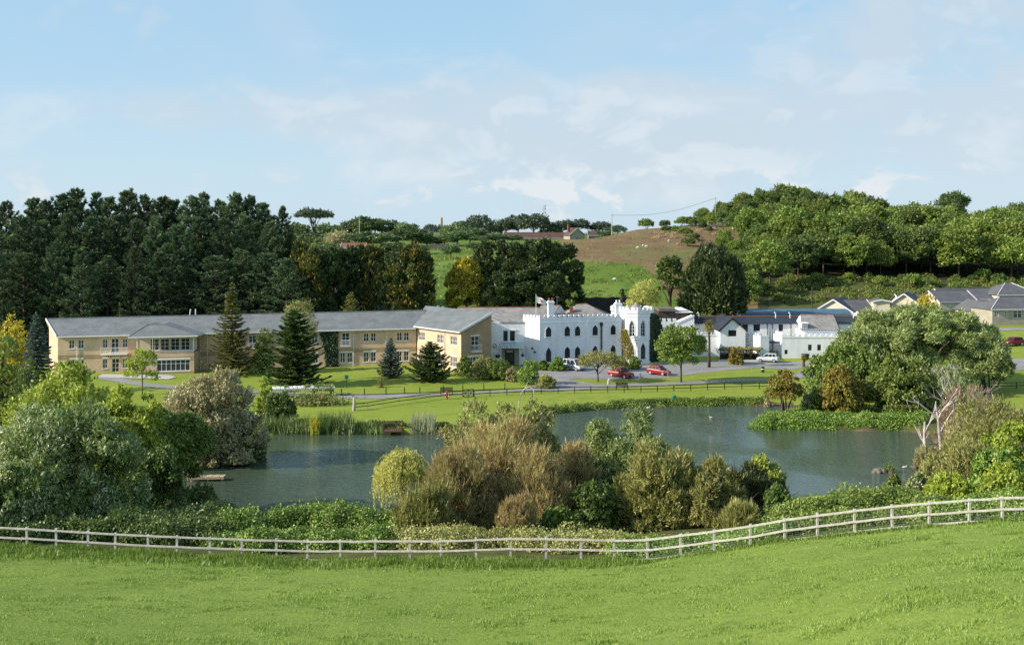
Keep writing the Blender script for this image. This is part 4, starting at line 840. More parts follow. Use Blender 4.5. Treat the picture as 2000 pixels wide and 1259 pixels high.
    # low stone outbuildings between the tower and the lollipop tree
    O = at(1290, 640, 216); O.z = g1(O.x, 216); root = thing('stone_outbuilding', 'low rubble stone outbuilding with glazed lean-to beside the ivy covered tower', 'building', O); f3 = Fr(O, 0)
    s0, s1 = f3.u_at(1286), f3.u_at(1345); zt = at(1300, 607, 216).z - O.z; m = MB(); m.box(f3, s0, s1, 0, 6, -1, zt); m.build('wall', darkstone, root)
    m = MB(); slab(m, [f3.p(f3.u_at(1318), -.5, zt - .3), f3.p(s1 + .8, -.5, zt - .3), f3.p(s1 - 1.0, 3, zt + .5), f3.p(f3.u_at(1322), 3, zt + .5)], .05); m.build('glass_roof', upvc, root)
    m = MB(); m.box(f3, s0, f3.u_at(1318), -.6, 6.2, zt, zt + .45); m.build('stone_coping', stone, root)
    O = at(1295, 690, 208); O.z = .95; root = thing('screen_wall', 'white battlemented screen wall between ivy and the lollipop shaped tree', 'wall', O); f4 = Fr(O, 0); s0, s1 = f4.u_at(1284), f4.u_at(1325)
    zt = at(1300, 628, 208).z - O.z; m = MB(); m.box(f4, s0, s1, 0, .5, -.5, zt); m.build('wall', white, root); m = MB(); merlons(m, f4.p(s0, 0, zt), f4.p(s1, 0, zt), 4, .5, .55, .5, 0, .6); m.build('battlement', white, root)
    O = at(1325, 660, 212); O.z = 1; root = thing('gabled_annexe', 'small white gabled annexe just behind the screen wall', 'building', O); f5 = Fr(O, 0); s0, s1 = f5.u_at(1322), f5.u_at(1356); zt = at(1330, 632, 212).z - O.z; zp = at(1340, 617, 212).z - O.z
    m = MB(); m.box(f5, s0, s1, 0, 4, -.5, zt); m.prism([f5.p(s0, 0, zt), f5.p(s1, 0, zt), f5.p(s1, 0, zp)], (0, 4, 0)); m.build('wall', white, root); m = MB(); m.bar(f5.p(s0 - .2, -.05, zt), f5.p(s1, -.05, zp + .12), .1, .3); m.build('bargeboard', upvc, root)
castellated_court()
# ================================================================ bungalows on the right
def bungalow(name, label, O, ang, w, d, wh, rise, ridge='u', wall=None, roof=None, wins=(), hip=0.0, extras=None, group='new bungalows up the slope', drop=.9):
    """ridge 'u' runs across, 'd' runs front to back (gable to the front)"""
    O = O - Vector((0, 0, drop)); wall = wall or creamr; fr = Fr(O, ang); root = thing(name, label, 'bungalow' if wh < 4 else 'house', O, group); m = MB()
    ops = [(a, b, c_, e) for a, b, c_, e, k in wins]
    wall_faces(m, fr, 0, w, -1.5, wh, ops, 0, .12)
    for q in (((0, d), (0, 0)), ((w, 0), (w, d)), ((w, d), (0, d))): m.poly([fr.p(*q[0], -1.5), fr.p(*q[1], -1.5), fr.p(*q[1], wh), fr.p(*q[0], wh)])
    if not hip:
        if ridge == 'd': m.poly([fr.p(0, 0, wh), fr.p(w, 0, wh), fr.p(w / 2, 0, wh + rise)]); m.poly([fr.p(0, d, wh), fr.p(w, d, wh), fr.p(w / 2, d, wh + rise)])
        else: m.poly([fr.p(0, 0, wh), fr.p(0, d, wh), fr.p(0, d / 2, wh + rise)]); m.poly([fr.p(w, 0, wh), fr.p(w, d, wh), fr.p(w, d / 2, wh + rise)])
    m.build('wall', wall, root)
    for q in wins: window(fr, root, *q, 0, .12)
    o = .45; r = MB(); zl = wh - .08
    if ridge == 'u':
        h = hip * d / 2; A, B_, Cc, Dd = fr.p(-o, -o, zl), fr.p(w + o, -o, zl), fr.p(w + o, d + o, zl), fr.p(-o, d + o, zl); r0, r1 = fr.p(h - o if not hip else h, d / 2, wh + rise), fr.p(w - h + (o if not hip else 0), d / 2, wh + rise)
        slab(r, [A, B_, r1, r0], .15); slab(r, [Cc, Dd, r0, r1], .15)
        if hip: slab(r, [B_, Cc, r1], .15); slab(r, [Dd, A, r0], .15)
        ends = [(A, r0), (B_, r1)]
    else:
        A, B_, Cc, Dd = fr.p(-o, -o, zl), fr.p(w + o, -o, zl), fr.p(w + o, d + o, zl), fr.p(-o, d + o, zl); r0, r1 = fr.p(w / 2, -o, wh + rise), fr.p(w / 2, d + o, wh + rise)
        slab(r, [A, r0, r1, Dd], .15); slab(r, [r0, B_, Cc, r1], .15); ends = [(A, r0), (B_, r0)]
    ro = r.build('roof', roof or newtile, root)
    f = MB()
    for a, b in ends: f.bar(a + Vector((0, -.05, .08)), b + Vector((0, -.05, .1)), .1, .24)
    if ridge == 'u': f.bar(A + Vector((0, -.06, .06)), B_ + Vector((0, -.06, .06)), .1, .16)
    f.build('fascia', upvc, ro)
    f = MB(); f.bar(r0 + Vector((0, 0, .18)), r1 + Vector((0, 0, .18)), .22, .1); f.build('ridge', newtile, ro)
    if extras: extras(fr, root)
    return fr, root
def bl(px, row, Y): p = at(px, row, Y); return p
def houses():
    # white gable house at the left end of the row
    O = bl(1589, 622, 247); fr, r = bungalow('bungalow', 'cream gabled bungalow with grey roof just above the blue shed roof', O, -28, 8.6, 11, 2.2, 2.9, 'd')
    fr2 = Fr(fr.p(8.6, 4, 0), 8)
    def ex(f, root):
        m = MB(); slab(m, [f.p(-8.6, -.1, 2.5), f.p(4.2, -.1, 2.0), f.p(3.0, 4.8, 4.9), f.p(-4.4, 4.8, 4.9)], .15); m.build('porch_roof', newtile, root)
    O = bl(1652, 622, 245); bungalow('bungalow', 'cream link bungalow with grey roof and brown doors joined to the end gable', O, 8, 6.4, 9, 2.3, 2.3, 'u', wins=((.8, 2.6, .7, 1.9, 'band'), (3.2, 4.2, -.2, 1.9, 'one'), (4.8, 5.8, -.2, 1.9, 'one')))
    O = bl(1706, 622, 245); bungalow('bungalow', 'tall cream flat fronted bungalow with lean-to roof sloping down to the right', O, -10, 3.4, 6, 4.6, .3, 'd')
    O = bl(1728, 616, 249); bungalow('bungalow', 'cream gabled bungalow with wide charcoal roof left of the golden bush', O, -24, 8.0, 10, 2.6, 3.1, 'd')
    O = bl(1768, 612, 252); bungalow('bungalow', 'grey roofed bungalow mostly hidden by the golden bush', O, 5, 9.5, 9, 2.4, 2.4, 'u')
    O = pos(1836, 607); bungalow('bungalow', 'cream bungalow with small white gable right of the golden bush', O, 8, 8.5, 9, 2.8, 2.2, 'u', wins=((5.4, 6.4, 1.0, 2.1, 'casement'),))
    O = pos(1846, 596); bungalow('house', 'cream house with broad charcoal roof standing above the other bungalows', O, 6, 13.5, 9, 2.2, 2.1, 'u', hip=.0, wins=((10.5, 11.6, .8, 1.9, 'casement'),))
    O = pos(1950, 594); bungalow('house', 'cream house with pyramid roof at the right edge', O, 5, 9.5, 9, 3.0, 2.4, 'u', hip=.9, wins=((2.0, 3.6, .9, 2.3, 'casement'), (5.8, 6.9, .9, 2.3, 'casement')), wall=creamr)
    O = bl(1938, 630, 228); bungalow('bungalow', 'stone coloured bungalow with charcoal hipped roof beside the field', O, 4, 13, 9, 2.7, 2.1, 'u', wall=greyr, hip=.85, drop=0, wins=((.5, 1.3, 1.2, 2.3, 'casement'), (2.6, 3.3, 1.2, 2.3, 'casement'), (4.4, 6.2, .9, 2.4, 'band'), (7.2, 9.4, -.2, 2.1, 'one')))
    O = bl(1905, 630, 236); bungalow('bungalow', 'cream gabled bungalow tucked behind the stone coloured bungalow', O, 4, 5.5, 9, 2.6, 1.9, 'd', drop=.3)
houses()
# ================================================================ far houses, tower, mast and poles
def far_things():
    O = at(985, 474, 480); O.z = at(985, 476, 480).z
    bungalow('farmhouse', 'long brown tiled house low on the skyline behind the dark cypresses', O, 0, 27, 9, 2.3, 2.4, 'u', greyr, browntile, group='houses on the skyline', drop=0)
    O = at(1113, 471, 470); fr, r = bungalow('farmhouse', 'gabled brown tiled house on the skyline beside the bare hilltop', O, 14, 6.5, 9, 2.4, 3.0, 'd', greyr, browntile, wins=((2.6, 3.8, .6, 1.9, 'casement'),), group='houses on the skyline', drop=0)  # skyline walls: pale gables in shade, that shade put into grey render
    m = MB(); f = fr; m.box(f, .4, 1.3, 4, 5, 4, 7.0); m.build('chimney', brickred, r)
    O = at(1150, 469, 478); bungalow('farmhouse', 'brown roofed wing with white gable right of the gabled skyline house', O, 0, 5.0, 7, 2.0, 1.8, 'u', greyr, browntile, group='houses on the skyline', drop=0)
    O = at(668, 494, 330); bungalow('cottage', 'small cottage with red roof half hidden by gold tipped hedge trees', O, 0, 6.5, 5, 1.6, 1.2, 'u', white, brickred, group=None, drop=0)
    b = at(862, 476, 640); root = thing('stone_tower', 'slim pale stone tower rising above skyline trees', 'tower', b)
    m = MB(); h = at(862, 424, 640).z - b.z; m.lathe(b, [(1.3, -4), (1.2, 0), (.95, h * .55), (.85, h * .56), (.75, h * .97), (.2, h)], 12); m.build('shaft', concrete, root)
    m = MB(); m.lathe(b + Vector((0, 0, h * .55)), [(1.0, 0), (1.15, .2), (1.15, .6), (.9, .8)], 12); m.build('band', concrete, root)
    b = at(1063, 470, 600); h = at(1063, 401, 600).z - b.z; root = thing('lattice_mast', 'thin steel lattice mast on the skyline behind the long brown house', 'mast', b)
    m = MB(); n = 9
    for sx, sy in ((-1, -1), (1, -1), (1, 1), (-1, 1)): m.bar(b + Vector((sx * .9, sy * .9, 0)), b + Vector((sx * .45, sy * .45, h)), .12)
    for i in range(n):
        z0, z1 = h * i / n, h * (i + 1) / n; w0, w1 = .9 - .45 * i / n, .9 - .45 * (i + 1) / n
        m.bar(b + Vector((-w0, -w0, z0)), b + Vector((w1, -w1, z1)), .09); m.bar(b + Vector((w0, -w0, z0)), b + Vector((-w1, -w1, z1)), .09)
    m.build('lattice', metalg, root); m = MB()
    for z in (h * .9, h * .98, h * .78): m.lathe(b + Vector((.5, 0, z)), [(.1, -.3), (.45, -.3), (.45, .3), (.1, .3)], 8)
    m.build('antenna', metalg, root)
    tops = []
    for px, r0, r1, Y, lab in ((1195, 418, 458, 420, 'wooden utility pole on the bare hill beside skyline house'), (1397, 385, 440, 415, 'utility pole at the edge of the hilltop wood'), (702, 425, 480, 420, 'utility pole among skyline trees above the cream wing'), (1586, 560, 615, 246, 'brown wooden pole left of the end bungalow')):
        b = at(px, r1, Y); t = at(px, r0, Y); b0 = Vector((b.x, b.y, min(b.z, g1(b.x, b.y)) - .5)); root = thing('utility_pole', lab, 'pole', b0); m = MB(); m.tube([b0, t], [.17, .12] if Y > 300 else [.15, .12], 7); m.build('pole', palebark if Y > 300 else bark, root)
        if Y > 300: m = MB(); m.bar(t + Vector((-.6, 0, -.5)), t + Vector((.6, 0, -.5)), .13); m.build('crossarm', palebark, root)
        tops.append(t)
    a, b = tops[0], tops[1]; m = MB(); n = 24; pts = [a.lerp(b, i / n) - Vector((0, 0, .4 + 3.2 * math.sin(math.pi * i / n) * (.7))) for i in range(n + 1)]; o = m.tube(pts, .05, 5).build('power_line', trim, None, tuple(a)); tag(o, 'drooping power line between two hilltop poles', 'cable')
    b = at(1391, 441, 405); b.z = min(b.z, g1(b.x, b.y)); root = thing('white_hut', 'small white hut by the pole at the edge of hilltop wood', 'hut', b); f = Fr(b, 30); h = at(1391, 424, 405).z - b.z
    m = MB(); m.box(f, -1.1, 1.1, -.8, .8, -.5, h); m.build('wall', white, root); m = MB(); m.prism([f.p(-1.3, -1, h), f.p(1.3, -1, h), f.p(0, -1, h + .9)], f.bk * 2); m.build('roof', newtile, root)
    b = at(845, 489, 390); o = thing('stone_wall', 'pale broken stone wall along the top of the green field', 'wall', gp(b.x, b.y)); m = MB(); rg = random.Random(5)
    for i in range(9):
        px = 838 + i * 6.6; p = gpx(px, 386); q = gpx(px + 6.4, 386); hh = .9 + rg.random() * 1.1; m.prism([p - Vector((0, 0, .5)), q - Vector((0, 0, .5)), q + Vector((0, 1, -.5)), p + Vector((0, 1, -.5))], (0, 0, hh + .5))
    m.build('stonework', stone, o)
    o = thing('retaining_wall', 'dark stone retaining wall at the foot of the green hill', 'wall', gpx(1190, 243)); m = MB()
    for i in range(12):
        px = 1132 + i * 11; p = gpx(px, 243); q = gpx(px + 11, 243); zt = at(px, 580 + (i % 3), 243).z; z2 = at(px + 11, 580 + ((i + 1) % 3), 243).z
        m.poly([Vector((p.x, 243, p.z - 1)), Vector((q.x, 243, q.z - 1)), Vector((q.x, 243, z2)), Vector((p.x, 243, zt))]); m.poly([Vector((p.x, 243, zt)), Vector((q.x, 243, z2)), Vector((q.x, 244, z2)), Vector((p.x, 244, zt))]); m.poly([Vector((p.x, 244, p.z - 1)), Vector((q.x, 244, q.z - 1)), Vector((q.x, 244, z2)), Vector((p.x, 244, zt))])
    m.build('stonework', darkstone, o)
    # sheep on the hill
    rg = random.Random(3)
    for i, (px, row, lab) in enumerate(((1246, 488, 'white sheep grazing on brown hill, the left one of a loose trio'), (1257, 483, 'white sheep grazing on brown hill, the middle one of a loose trio'), (1263, 485, 'white sheep grazing on brown hill, the right one of a loose trio'), (1307, 474, 'lone white sheep high on the brown hill near the scrub'), (1201, 549, 'lone white sheep low on the green slope'))):
        p = pos(px, row, 240); root = thing('sheep', lab, 'sheep', p, 'sheep on the hill'); m = MB(); d = Vector((1, .3, 0)) if i % 2 else Vector((-1, .2, 0)); d.normalize()
        m.tube([p + d * t * .7 + Vector((0, 0, z * .7)) for t, z in ((-.62, .72), (-.5, .78), (-.2, .82), (.2, .82), (.45, .78), (.62, .66), (.8, .5), (.92, .38))], [.07, .2, .25, .26, .23, .14, .09, .05], 9)
        for t, s in ((-.42, 1), (-.42, -1), (.35, 1), (.35, -1)): sd = Vector((-d.y, d.x, 0)) * .11 * s; t *= .7; m.tube([p + d * t + sd + Vector((0, 0, .45)), p + d * (t - .03) + sd + Vector((0, 0, .2)), p + d * t + sd - Vector((0, 0, .03))], [.06, .04, .035], 6)
        m.build('body', woolm, root, smooth=True)
far_things()
# ================================================================ plants
def nrm(a): return a / np.maximum(np.linalg.norm(a, axis=-1, keepdims=True), 1e-9)
def leaves(P, T, Nn, Ln, Wd):
    """rhombic leaves: centre P, long axis T, facing Nn -> (verts, quads)"""
    T = nrm(T); Nn = nrm(Nn - T * (Nn * T).sum(1, keepdims=True)); B = np.cross(Nn, T); Ln = np.broadcast_to(np.asarray(Ln, float), (len(P),))[:, None] / 2; Wd = np.broadcast_to(np.asarray(Wd, float), (len(P),))[:, None] / 2
    V = np.stack([P - T * Ln, P + B * Wd, P + T * Ln, P - B * Wd], 1).reshape(-1, 3)
    return V, np.arange(len(V)).reshape(-1, 4)
def blades(P, T, Ln, Wd, rng, bend=.25):
    """grass-like tapering blades: quads standing from P along T"""
    T = nrm(T); B = nrm(np.cross(T, rng.normal(size=P.shape))); Ln = np.broadcast_to(np.asarray(Ln, float), (len(P),))[:, None]; Wd = np.broadcast_to(np.asarray(Wd, float), (len(P),))[:, None] / 2
    M = P + T * Ln * .55; tip = P + T * Ln + nrm(rng.normal(size=P.shape) * np.array([1, 1, .2])) * Ln * bend
    V = np.stack([P - B * Wd, P + B * Wd, M + B * Wd * .8, tip, M - B * Wd * .8], 1)
    n = len(P); V = V.reshape(-1, 3); b = np.arange(n)[:, None] * 5
    return V, np.concatenate([b + np.array([[0, 1, 2, 4]]), b + np.array([[4, 2, 3, 3]])], 1).reshape(-1, 4)
def tris(P, T, Ln, Wd, rng):
    T = nrm(T); B = nrm(np.cross(T, rng.normal(size=P.shape))); Ln = np.asarray(Ln, float)[:, None]; Wd = Wd / 2
    V = np.stack([P - B * Wd, P + B * Wd, P + T * Ln], 1).reshape(-1, 3); return V, np.arange(len(V)).reshape(-1, 3)
def lobes(rng, a, c, cz, nl, lr, zmin=-.55, ay=None, irr=.25):
    """crown made of overlapping clumps -> centres, radii, outward dirs"""
    ay = ay or a; i = np.arange(nl) + .5; ph = np.arccos(1 - (1 - zmin) * i / nl); th = np.pi * (1 + 5 ** .5) * i
    d = np.stack([np.cos(th) * np.sin(ph), np.sin(th) * np.sin(ph), np.cos(ph)], 1); d = nrm(d + rng.normal(size=d.shape) * .16)
    if zmin < -.7:                       # a mound: stays wide down to the ground
        hz = np.maximum(np.hypot(d[:, 0], d[:, 1]), .2); s = np.where(d[:, 2] < 0, np.minimum(.94 / hz, 2.6), 1.0); d = d * np.stack([np.maximum(s, 1), np.maximum(s, 1), np.ones(nl)], 1)
    r = lr * min(a, ay) * rng.uniform(.6, 1.3, nl); k = 1 - irr * rng.random(nl); env = np.array([a, ay, c]) * d * k[:, None]
    ce = env - d * r[:, None] * .58; ce[:, 2] += cz
    return ce, r, d
def crown(rng, a, c, cz, n, L=.3, Wd=.16, nl=26, lr=.42, zmin=-.5, ay=None, irr=.25, out=.5, up=.25, rnd=.7, face=.7, squash=.85, fill=.55, shoots=.42, slen=.62, rag=.24):
    """foliage of a broad crown: leaves through the clumps' volume, thicker at their skin"""
    ce, r, d = lobes(rng, a, c, cz, nl, lr, zmin, ay, irr)
    w = r ** 2; k = rng.choice(len(r), n, p=w / w.sum()); v = nrm(rng.normal(size=(n, 3)) + d[k] * .75 + np.array([0, 0, .25]))
    v[:, 2] = np.where(v[:, 2] < -.35, -v[:, 2] * rng.uniform(.1, 1, n), v[:, 2]); v = nrm(v)
    rad = r[k] * (fill + (1.06 - fill) * rng.random(n) ** .5); p = ce[k] + v * rad[:, None] * np.array([1, 1, squash])
    ph = k * 1.7; f_ = 1 + rag * np.sin(3.3 * v[:, 0] + 2.1 * v[:, 2] + ph) * np.sin(4.1 * v[:, 1] - 3.0 * v[:, 2] + ph * 1.3) + rag * .6 * np.sin(9 * v[:, 0] + ph) * np.sin(8 * v[:, 1] + 7 * v[:, 2])
    p = ce[k] + (p - ce[k]) * f_[:, None]
    p += rng.normal(size=p.shape) * .03 * min(a, c)
    ns = int(n * shoots / 9)             # leafy shoots breaking the outline
    if ns:
        i = np.repeat(rng.integers(n, size=ns), 9); sd_ = nrm(v[i[::9]] * .7 + np.array([0, 0, .55]) + rng.normal(size=(ns, 3)) * .35); ln = np.repeat(rng.uniform(.2, 1, ns) * slen * r[k[i[::9]]], 9)
        j = rng.permutation(n)[:len(i)]; o_ = ce[k[i]] + v[i] * (r[k[i]] * .95)[:, None] * np.array([1, 1, squash]); p[j] = o_ + np.repeat(sd_, 9, 0) * (ln * np.tile(np.linspace(.05, 1, 9), ns))[:, None] + rng.normal(size=(len(i), 3)) * .04; v[j] = v[i]
    t = v * out + np.array([0, 0, up]) + rng.normal(size=p.shape) * rnd
    f = v * face + np.array([0, 0, .3]) + rng.normal(size=p.shape) * .45
    s = rng.uniform(.7, 1.3, n)
    V, Q = leaves(p, t, f, L * s, Wd * s); return V, Q, ce, r
def joinq(parts):
    V = []; Q = []; o = 0
    for v, q in parts: V.append(v); Q.append(q + o); o += len(v)
    return np.concatenate(V), np.concatenate(Q)
def trunk_mb(rng, h, r, targets=(), lean=(0, 0), base=-.4, split=.35):
    """tapered trunk with limbs reaching into the crown"""
    m = MB(); top = Vector((lean[0], lean[1], h)); mid = Vector((lean[0] * .4 + rng.uniform(-.1, .1), lean[1] * .4, h * .5))
    m.tube([Vector((0, 0, base)), Vector((0, 0, .15)), mid, top], [r * 1.35, r, r * .75, r * .25], 8)
    for t in targets:
        t = Vector(t); s = split + rng.random() * .35; a = Vector((0, 0, 0)).lerp(mid, min(1, s * 2)) if s < .5 else mid.lerp(top, (s - .5) * 2); k = a.lerp(t, .55) + Vector((0, 0, .12 * (t - a).length))
        m.tube([a, k, t], [r * .5, r * .3, r * .1], 6, False)
    return m
PROTO = {}
def proto(key, fn):
    if key not in PROTO: PROTO[key] = fn()
    return PROTO[key]
def tree_of(name, label, cat, base, crown_me, trunk_me, sc=(1, 1, 1), rot=0, group=None, parts=('crown', 'trunk'), extra=()):
    root = thing(name, label, cat, base, group); root.scale = sc; root.rotation_euler = (0, 0, rot)
    if crown_me: link(parts[0], crown_me, root)
    if trunk_me: link(parts[1], trunk_me, root)
    for n, me in extra: link(n, me, root)
    return root
def mbmesh(m, name, mat, smooth=True):
    me = bpy.data.meshes.new(name); me.from_pydata([tuple(p) for p in m.v], [], m.f); me.materials.append(mat)
    if smooth: me.polygons.foreach_set('use_smooth', np.ones(len(me.polygons), bool))
    me.update(); return me
def lump(rng, a, h, cb, n, L, Wd, nl, lr, zmin, ay, irr, kw):
    """one crown, or for mounds several uneven ones grown into each other"""
    if zmin > -.7:
        c = h * (1 - cb) / 2; V, Q, ce, _ = crown(rng, a, c, h * cb + c, n, L, Wd, nl, lr, zmin, ay, irr, **kw); return V, Q, ce
    k = 6; th = rng.uniform(0, 6.28) + np.arange(k) * 2.4; P = [(0., 0., .80, 1.0)]
    for i in range(1, k): rr = rng.uniform(.38, .66); P.append((math.cos(th[i]) * rr, math.sin(th[i]) * rr, rng.uniform(.42, .60), rng.uniform(.58, .97)))
    w = np.array([p[2] * (p[2] + p[3]) for p in P]); w /= w.sum(); parts = []; C_ = []
    for (x, y, fa, fh), f in zip(P, w):
        hh = h * fh; c = hh * (1 - cb) / 2; V, Q, ce, _ = crown(rng, a * fa, c, hh * cb + c, int(n * f), L, Wd, max(12, int(nl * .7)), lr, zmin, (ay or a) * fa, irr, **kw); o = np.array([x * a, y * (ay or a), 0]); parts.append((V + o, Q)); C_.append(ce + o)
    V, Q = joinq(parts); lo = np.percentile(V[:, 2], 3); V[:, 2] = np.where(lo > 0, (V[:, 2] - lo) * h / max(h - lo, .1), V[:, 2]); return V, Q, np.concatenate(C_)
# ---- broad-leaved tree / bush made to measure
def broad(seed, a, h, mat, n=9000, L=.3, Wd=.17, cb=.25, nl=26, lr=.42, r=.28, tm=None, ay=None, zmin=-.5, irr=.25, stems=1, nlimb=9, **kw):
    rng = np.random.default_rng(seed); c = h * (1 - cb) / 2; cz = h * cb + c
    V, Q, ce = lump(rng, a, h, cb, n, L, Wd, nl, lr, zmin, ay, irr, kw); V[:, 2] = np.maximum(V[:, 2], -.2)
    me = mesh_np('crown', V, Q, False, [mat]); pick = [ce[i] for i in rng.permutation(len(ce))[:nlimb]]
    if stems == 1: tm_ = trunk_mb(rng, h * .75, r, pick)
    else:
        tm_ = MB()
        for i in range(stems):
            t = Vector(pick[i % len(pick)]); b = Vector((rng.uniform(-.5, .5) * a * .25, rng.uniform(-.5, .5) * a * .25, -.3)); k = b.lerp(t, .5) + Vector((0, 0, .1 * h)); tm_.tube([b, k, t, t + (t - k) * .4], [r, r * .7, r * .35, r * .1], 6, False)
        if h > 4:
            for t in pick: t = Vector(t); e = t + (t - Vector((0, 0, h * .2))).normalized() * h * rng.uniform(.10, .2) + Vector((0, 0, h * .05)); tm_.tube([t, t.lerp(e, .5) + Vector(rng.normal(size=3) * .12), e], [r * .3, r * .2, r * .06], 4, False)
    return me, mbmesh(tm_, 'trunk', tm or bark)
# ---- shrub of fine upright shoots
def wispy(seed, a, h, mat, n=30000, L=.5, Wd=.045, nl=30, lr=.42, ay=None, cb=.02, tm=None, r=.1, stems=9, up=.9, out=.75, rnd=.35, zmin=-.8, irr=.38, fill=.35, leaf=0):
    rng = np.random.default_rng(seed); c = h * (1 - cb) / 2; cz = h * cb + c * .9
    V, Q, ce = lump(rng, a, h, cb, n, L, Wd, nl, lr, zmin, ay, irr, dict(out=out, up=up, rnd=rnd, face=.4, fill=fill, shoots=.6, slen=.85, rag=.3))
    V[:, 2] = np.maximum(V[:, 2], -.2)
    if leaf:
        V2, Q2, _ = lump(np.random.default_rng(seed), a * .98, h, cb, leaf, .17, .085, nl, lr, zmin, ay, irr, {}); V2[:, 2] = np.maximum(V2[:, 2], -.2); V, Q = joinq([(V, Q), (V2, Q2)])
    me = mesh_np('crown', V, Q, False, [mat]); m = MB()
    for i in range(stems):
        t = Vector(ce[rng.integers(len(ce))]); b = Vector((rng.uniform(-.3, .3) * a, rng.uniform(-.3, .3) * a, -.3)); k = b.lerp(t, .45) + Vector((0, 0, .12 * h)); m.tube([b, k, t, t + (t - k) * .5], [r, r * .6, r * .3, r * .1], 5, False)
        for j in range(5): q = t + Vector(rng.normal(size=3) * np.array([.14, .14, .1]) * h) + Vector((0, 0, .16 * h)); m.tube([k.lerp(t, .6), q], [r * .35, r * .1], 4, False)
    return me, mbmesh(m, 'trunk', tm or bark)
# ---- pine with tufted, rising branches
def pine(seed, h=27., r=5.2, nb=110, mat=None, lo=.12, flat=0.0):
    rng = np.random.default_rng(seed); P = []; D = []; m = MB(); m.tube([(0, 0, -.5), (0, 0, h * .4), (rng.uniform(-.3, .3), 0, h * .75), (rng.uniform(-.4, .4), 0, h * .97)], [.42, .34, .2, .05], 8)
    for i in range(nb):
        t = (i + rng.random()) / nb; z = h * (lo + (1 - lo) * t * .985); prof = (1 - t) ** .46 * (.58 + .62 * rng.random()) * (1 if t > .12 else .75 + 2 * t); L = max(.7, r * prof); az = i * 2.399 + rng.normal() * .4
        el = R(-4 + 52 * t ** 1.3) + rng.normal() * .12; d = np.array([math.cos(az) * math.cos(el), math.sin(az) * math.cos(el), math.sin(el)]); b = np.array([0, 0, z - L * .15])
        if L > 1.2: m.tube([b, b + d * L * .6, b + d * L * .9 + np.array([0, 0, .12 * L])], [.09, .055, .02], 4, False)
        nt = int(4 + L * 2.6); s = rng.uniform(.28, 1.04, nt) ** .8; side = np.cross(d, [0, 0, 1.]); side /= np.linalg.norm(side)
        c = b + d * (L * s)[:, None] + side * (rng.normal(size=nt) * .16 * L * s)[:, None] + np.array([0, 0, 1.]) * (.16 * L * s ** 2 + rng.normal(size=nt) * .12)[:, None]
        k = 15; P.append(np.repeat(c, k, 0)); D.append(np.repeat(np.broadcast_to(d * .55 + np.array([0, 0, .75]), (nt, 3)), k, 0))
    P = np.concatenate(P); D = np.concatenate(D); dr = nrm(D + rng.normal(size=D.shape) * .55); Ln = rng.uniform(.45, 1.0, len(P))
    V, Q = leaves(P + dr * Ln[:, None] * .45, dr, rng.normal(size=D.shape), Ln, .15); return mesh_np('crown', V, Q, False, [mat or L_pine]), mbmesh(m, 'trunk', bark)
# ---- layered conifer (spruce, fir, blue spruce)
def spruce(seed, h, r, mat, lev=.42, droop=.18, nper=8, pw=.95, dens=1.0, lo=.03, w=.13, L0=.42, jit=.2, tipup=.25):
    rng = np.random.default_rng(seed); P = []; T = []; S = []; m = MB(); m.tube([(0, 0, -.3), (0, 0, h * .5), (0, 0, h)], [.2 + h * .012, .12, .02], 7); z = h * lo
    while z < h * .985:
        t = z / h; L = r * (1 - t) ** pw * (1 if t > .08 else .8 + 2.5 * t); n = max(4, int(nper * (.55 + .6 * (1 - t)))); a0 = rng.random() * 6.28
        for i in range(n):
            az = a0 + 6.283 * i / n + rng.normal() * .15; Lb = L * rng.uniform(1 - jit * 1.6, 1 + jit); d = np.array([math.cos(az), math.sin(az), 0.]); sd = np.array([-d[1], d[0], 0])
            k = max(4, int(Lb / .085 * dens)); s = rng.random(k) ** .75; side = rng.choice([-1., 1.], k)
            zz = z + h * .02 - droop * Lb * s + tipup * Lb * s ** 3 + rng.normal(size=k) * .04; wl = (.16 + .20 * Lb * (1 - s) * np.minimum(1, s * 3))
            P.append(d * (Lb * s)[:, None] + sd * (side * wl * rng.uniform(.3, 1, k))[:, None] + np.array([0, 0, 1.]) * zz[:, None]); T.append(d * .8 + sd * (side * .55)[:, None] + np.array([0, 0, .12]) + rng.normal(size=(k, 3)) * .22); S.append(rng.uniform(.7, 1.25, k))
            if Lb > .8: m.tube([(0, 0, z + h * .02), d * Lb * .85 + np.array([0, 0, z + h * .02 - droop * Lb * .8 + tipup * Lb * .5])], [.035, .012], 4, False)
        z += lev * rng.uniform(.8, 1.2) * (.6 + .5 * (1 - t))
    k = 24; P.append(np.stack([rng.normal(size=k) * .05, rng.normal(size=k) * .05, h * rng.uniform(.95, 1.01, k)], 1)); T.append(np.array([0, 0, 1.]) + rng.normal(size=(k, 3)) * .4); S.append(np.ones(k) * .7)
    P = np.concatenate(P); T = np.concatenate(T); S = np.concatenate(S); up = np.array([0, 0, .8]) + rng.normal(size=P.shape) * .45
    V, Q = leaves(P, T, up, L0 * S, w * S); return mesh_np('crown', V, Q, False, [mat]), mbmesh(m, 'trunk', bark)
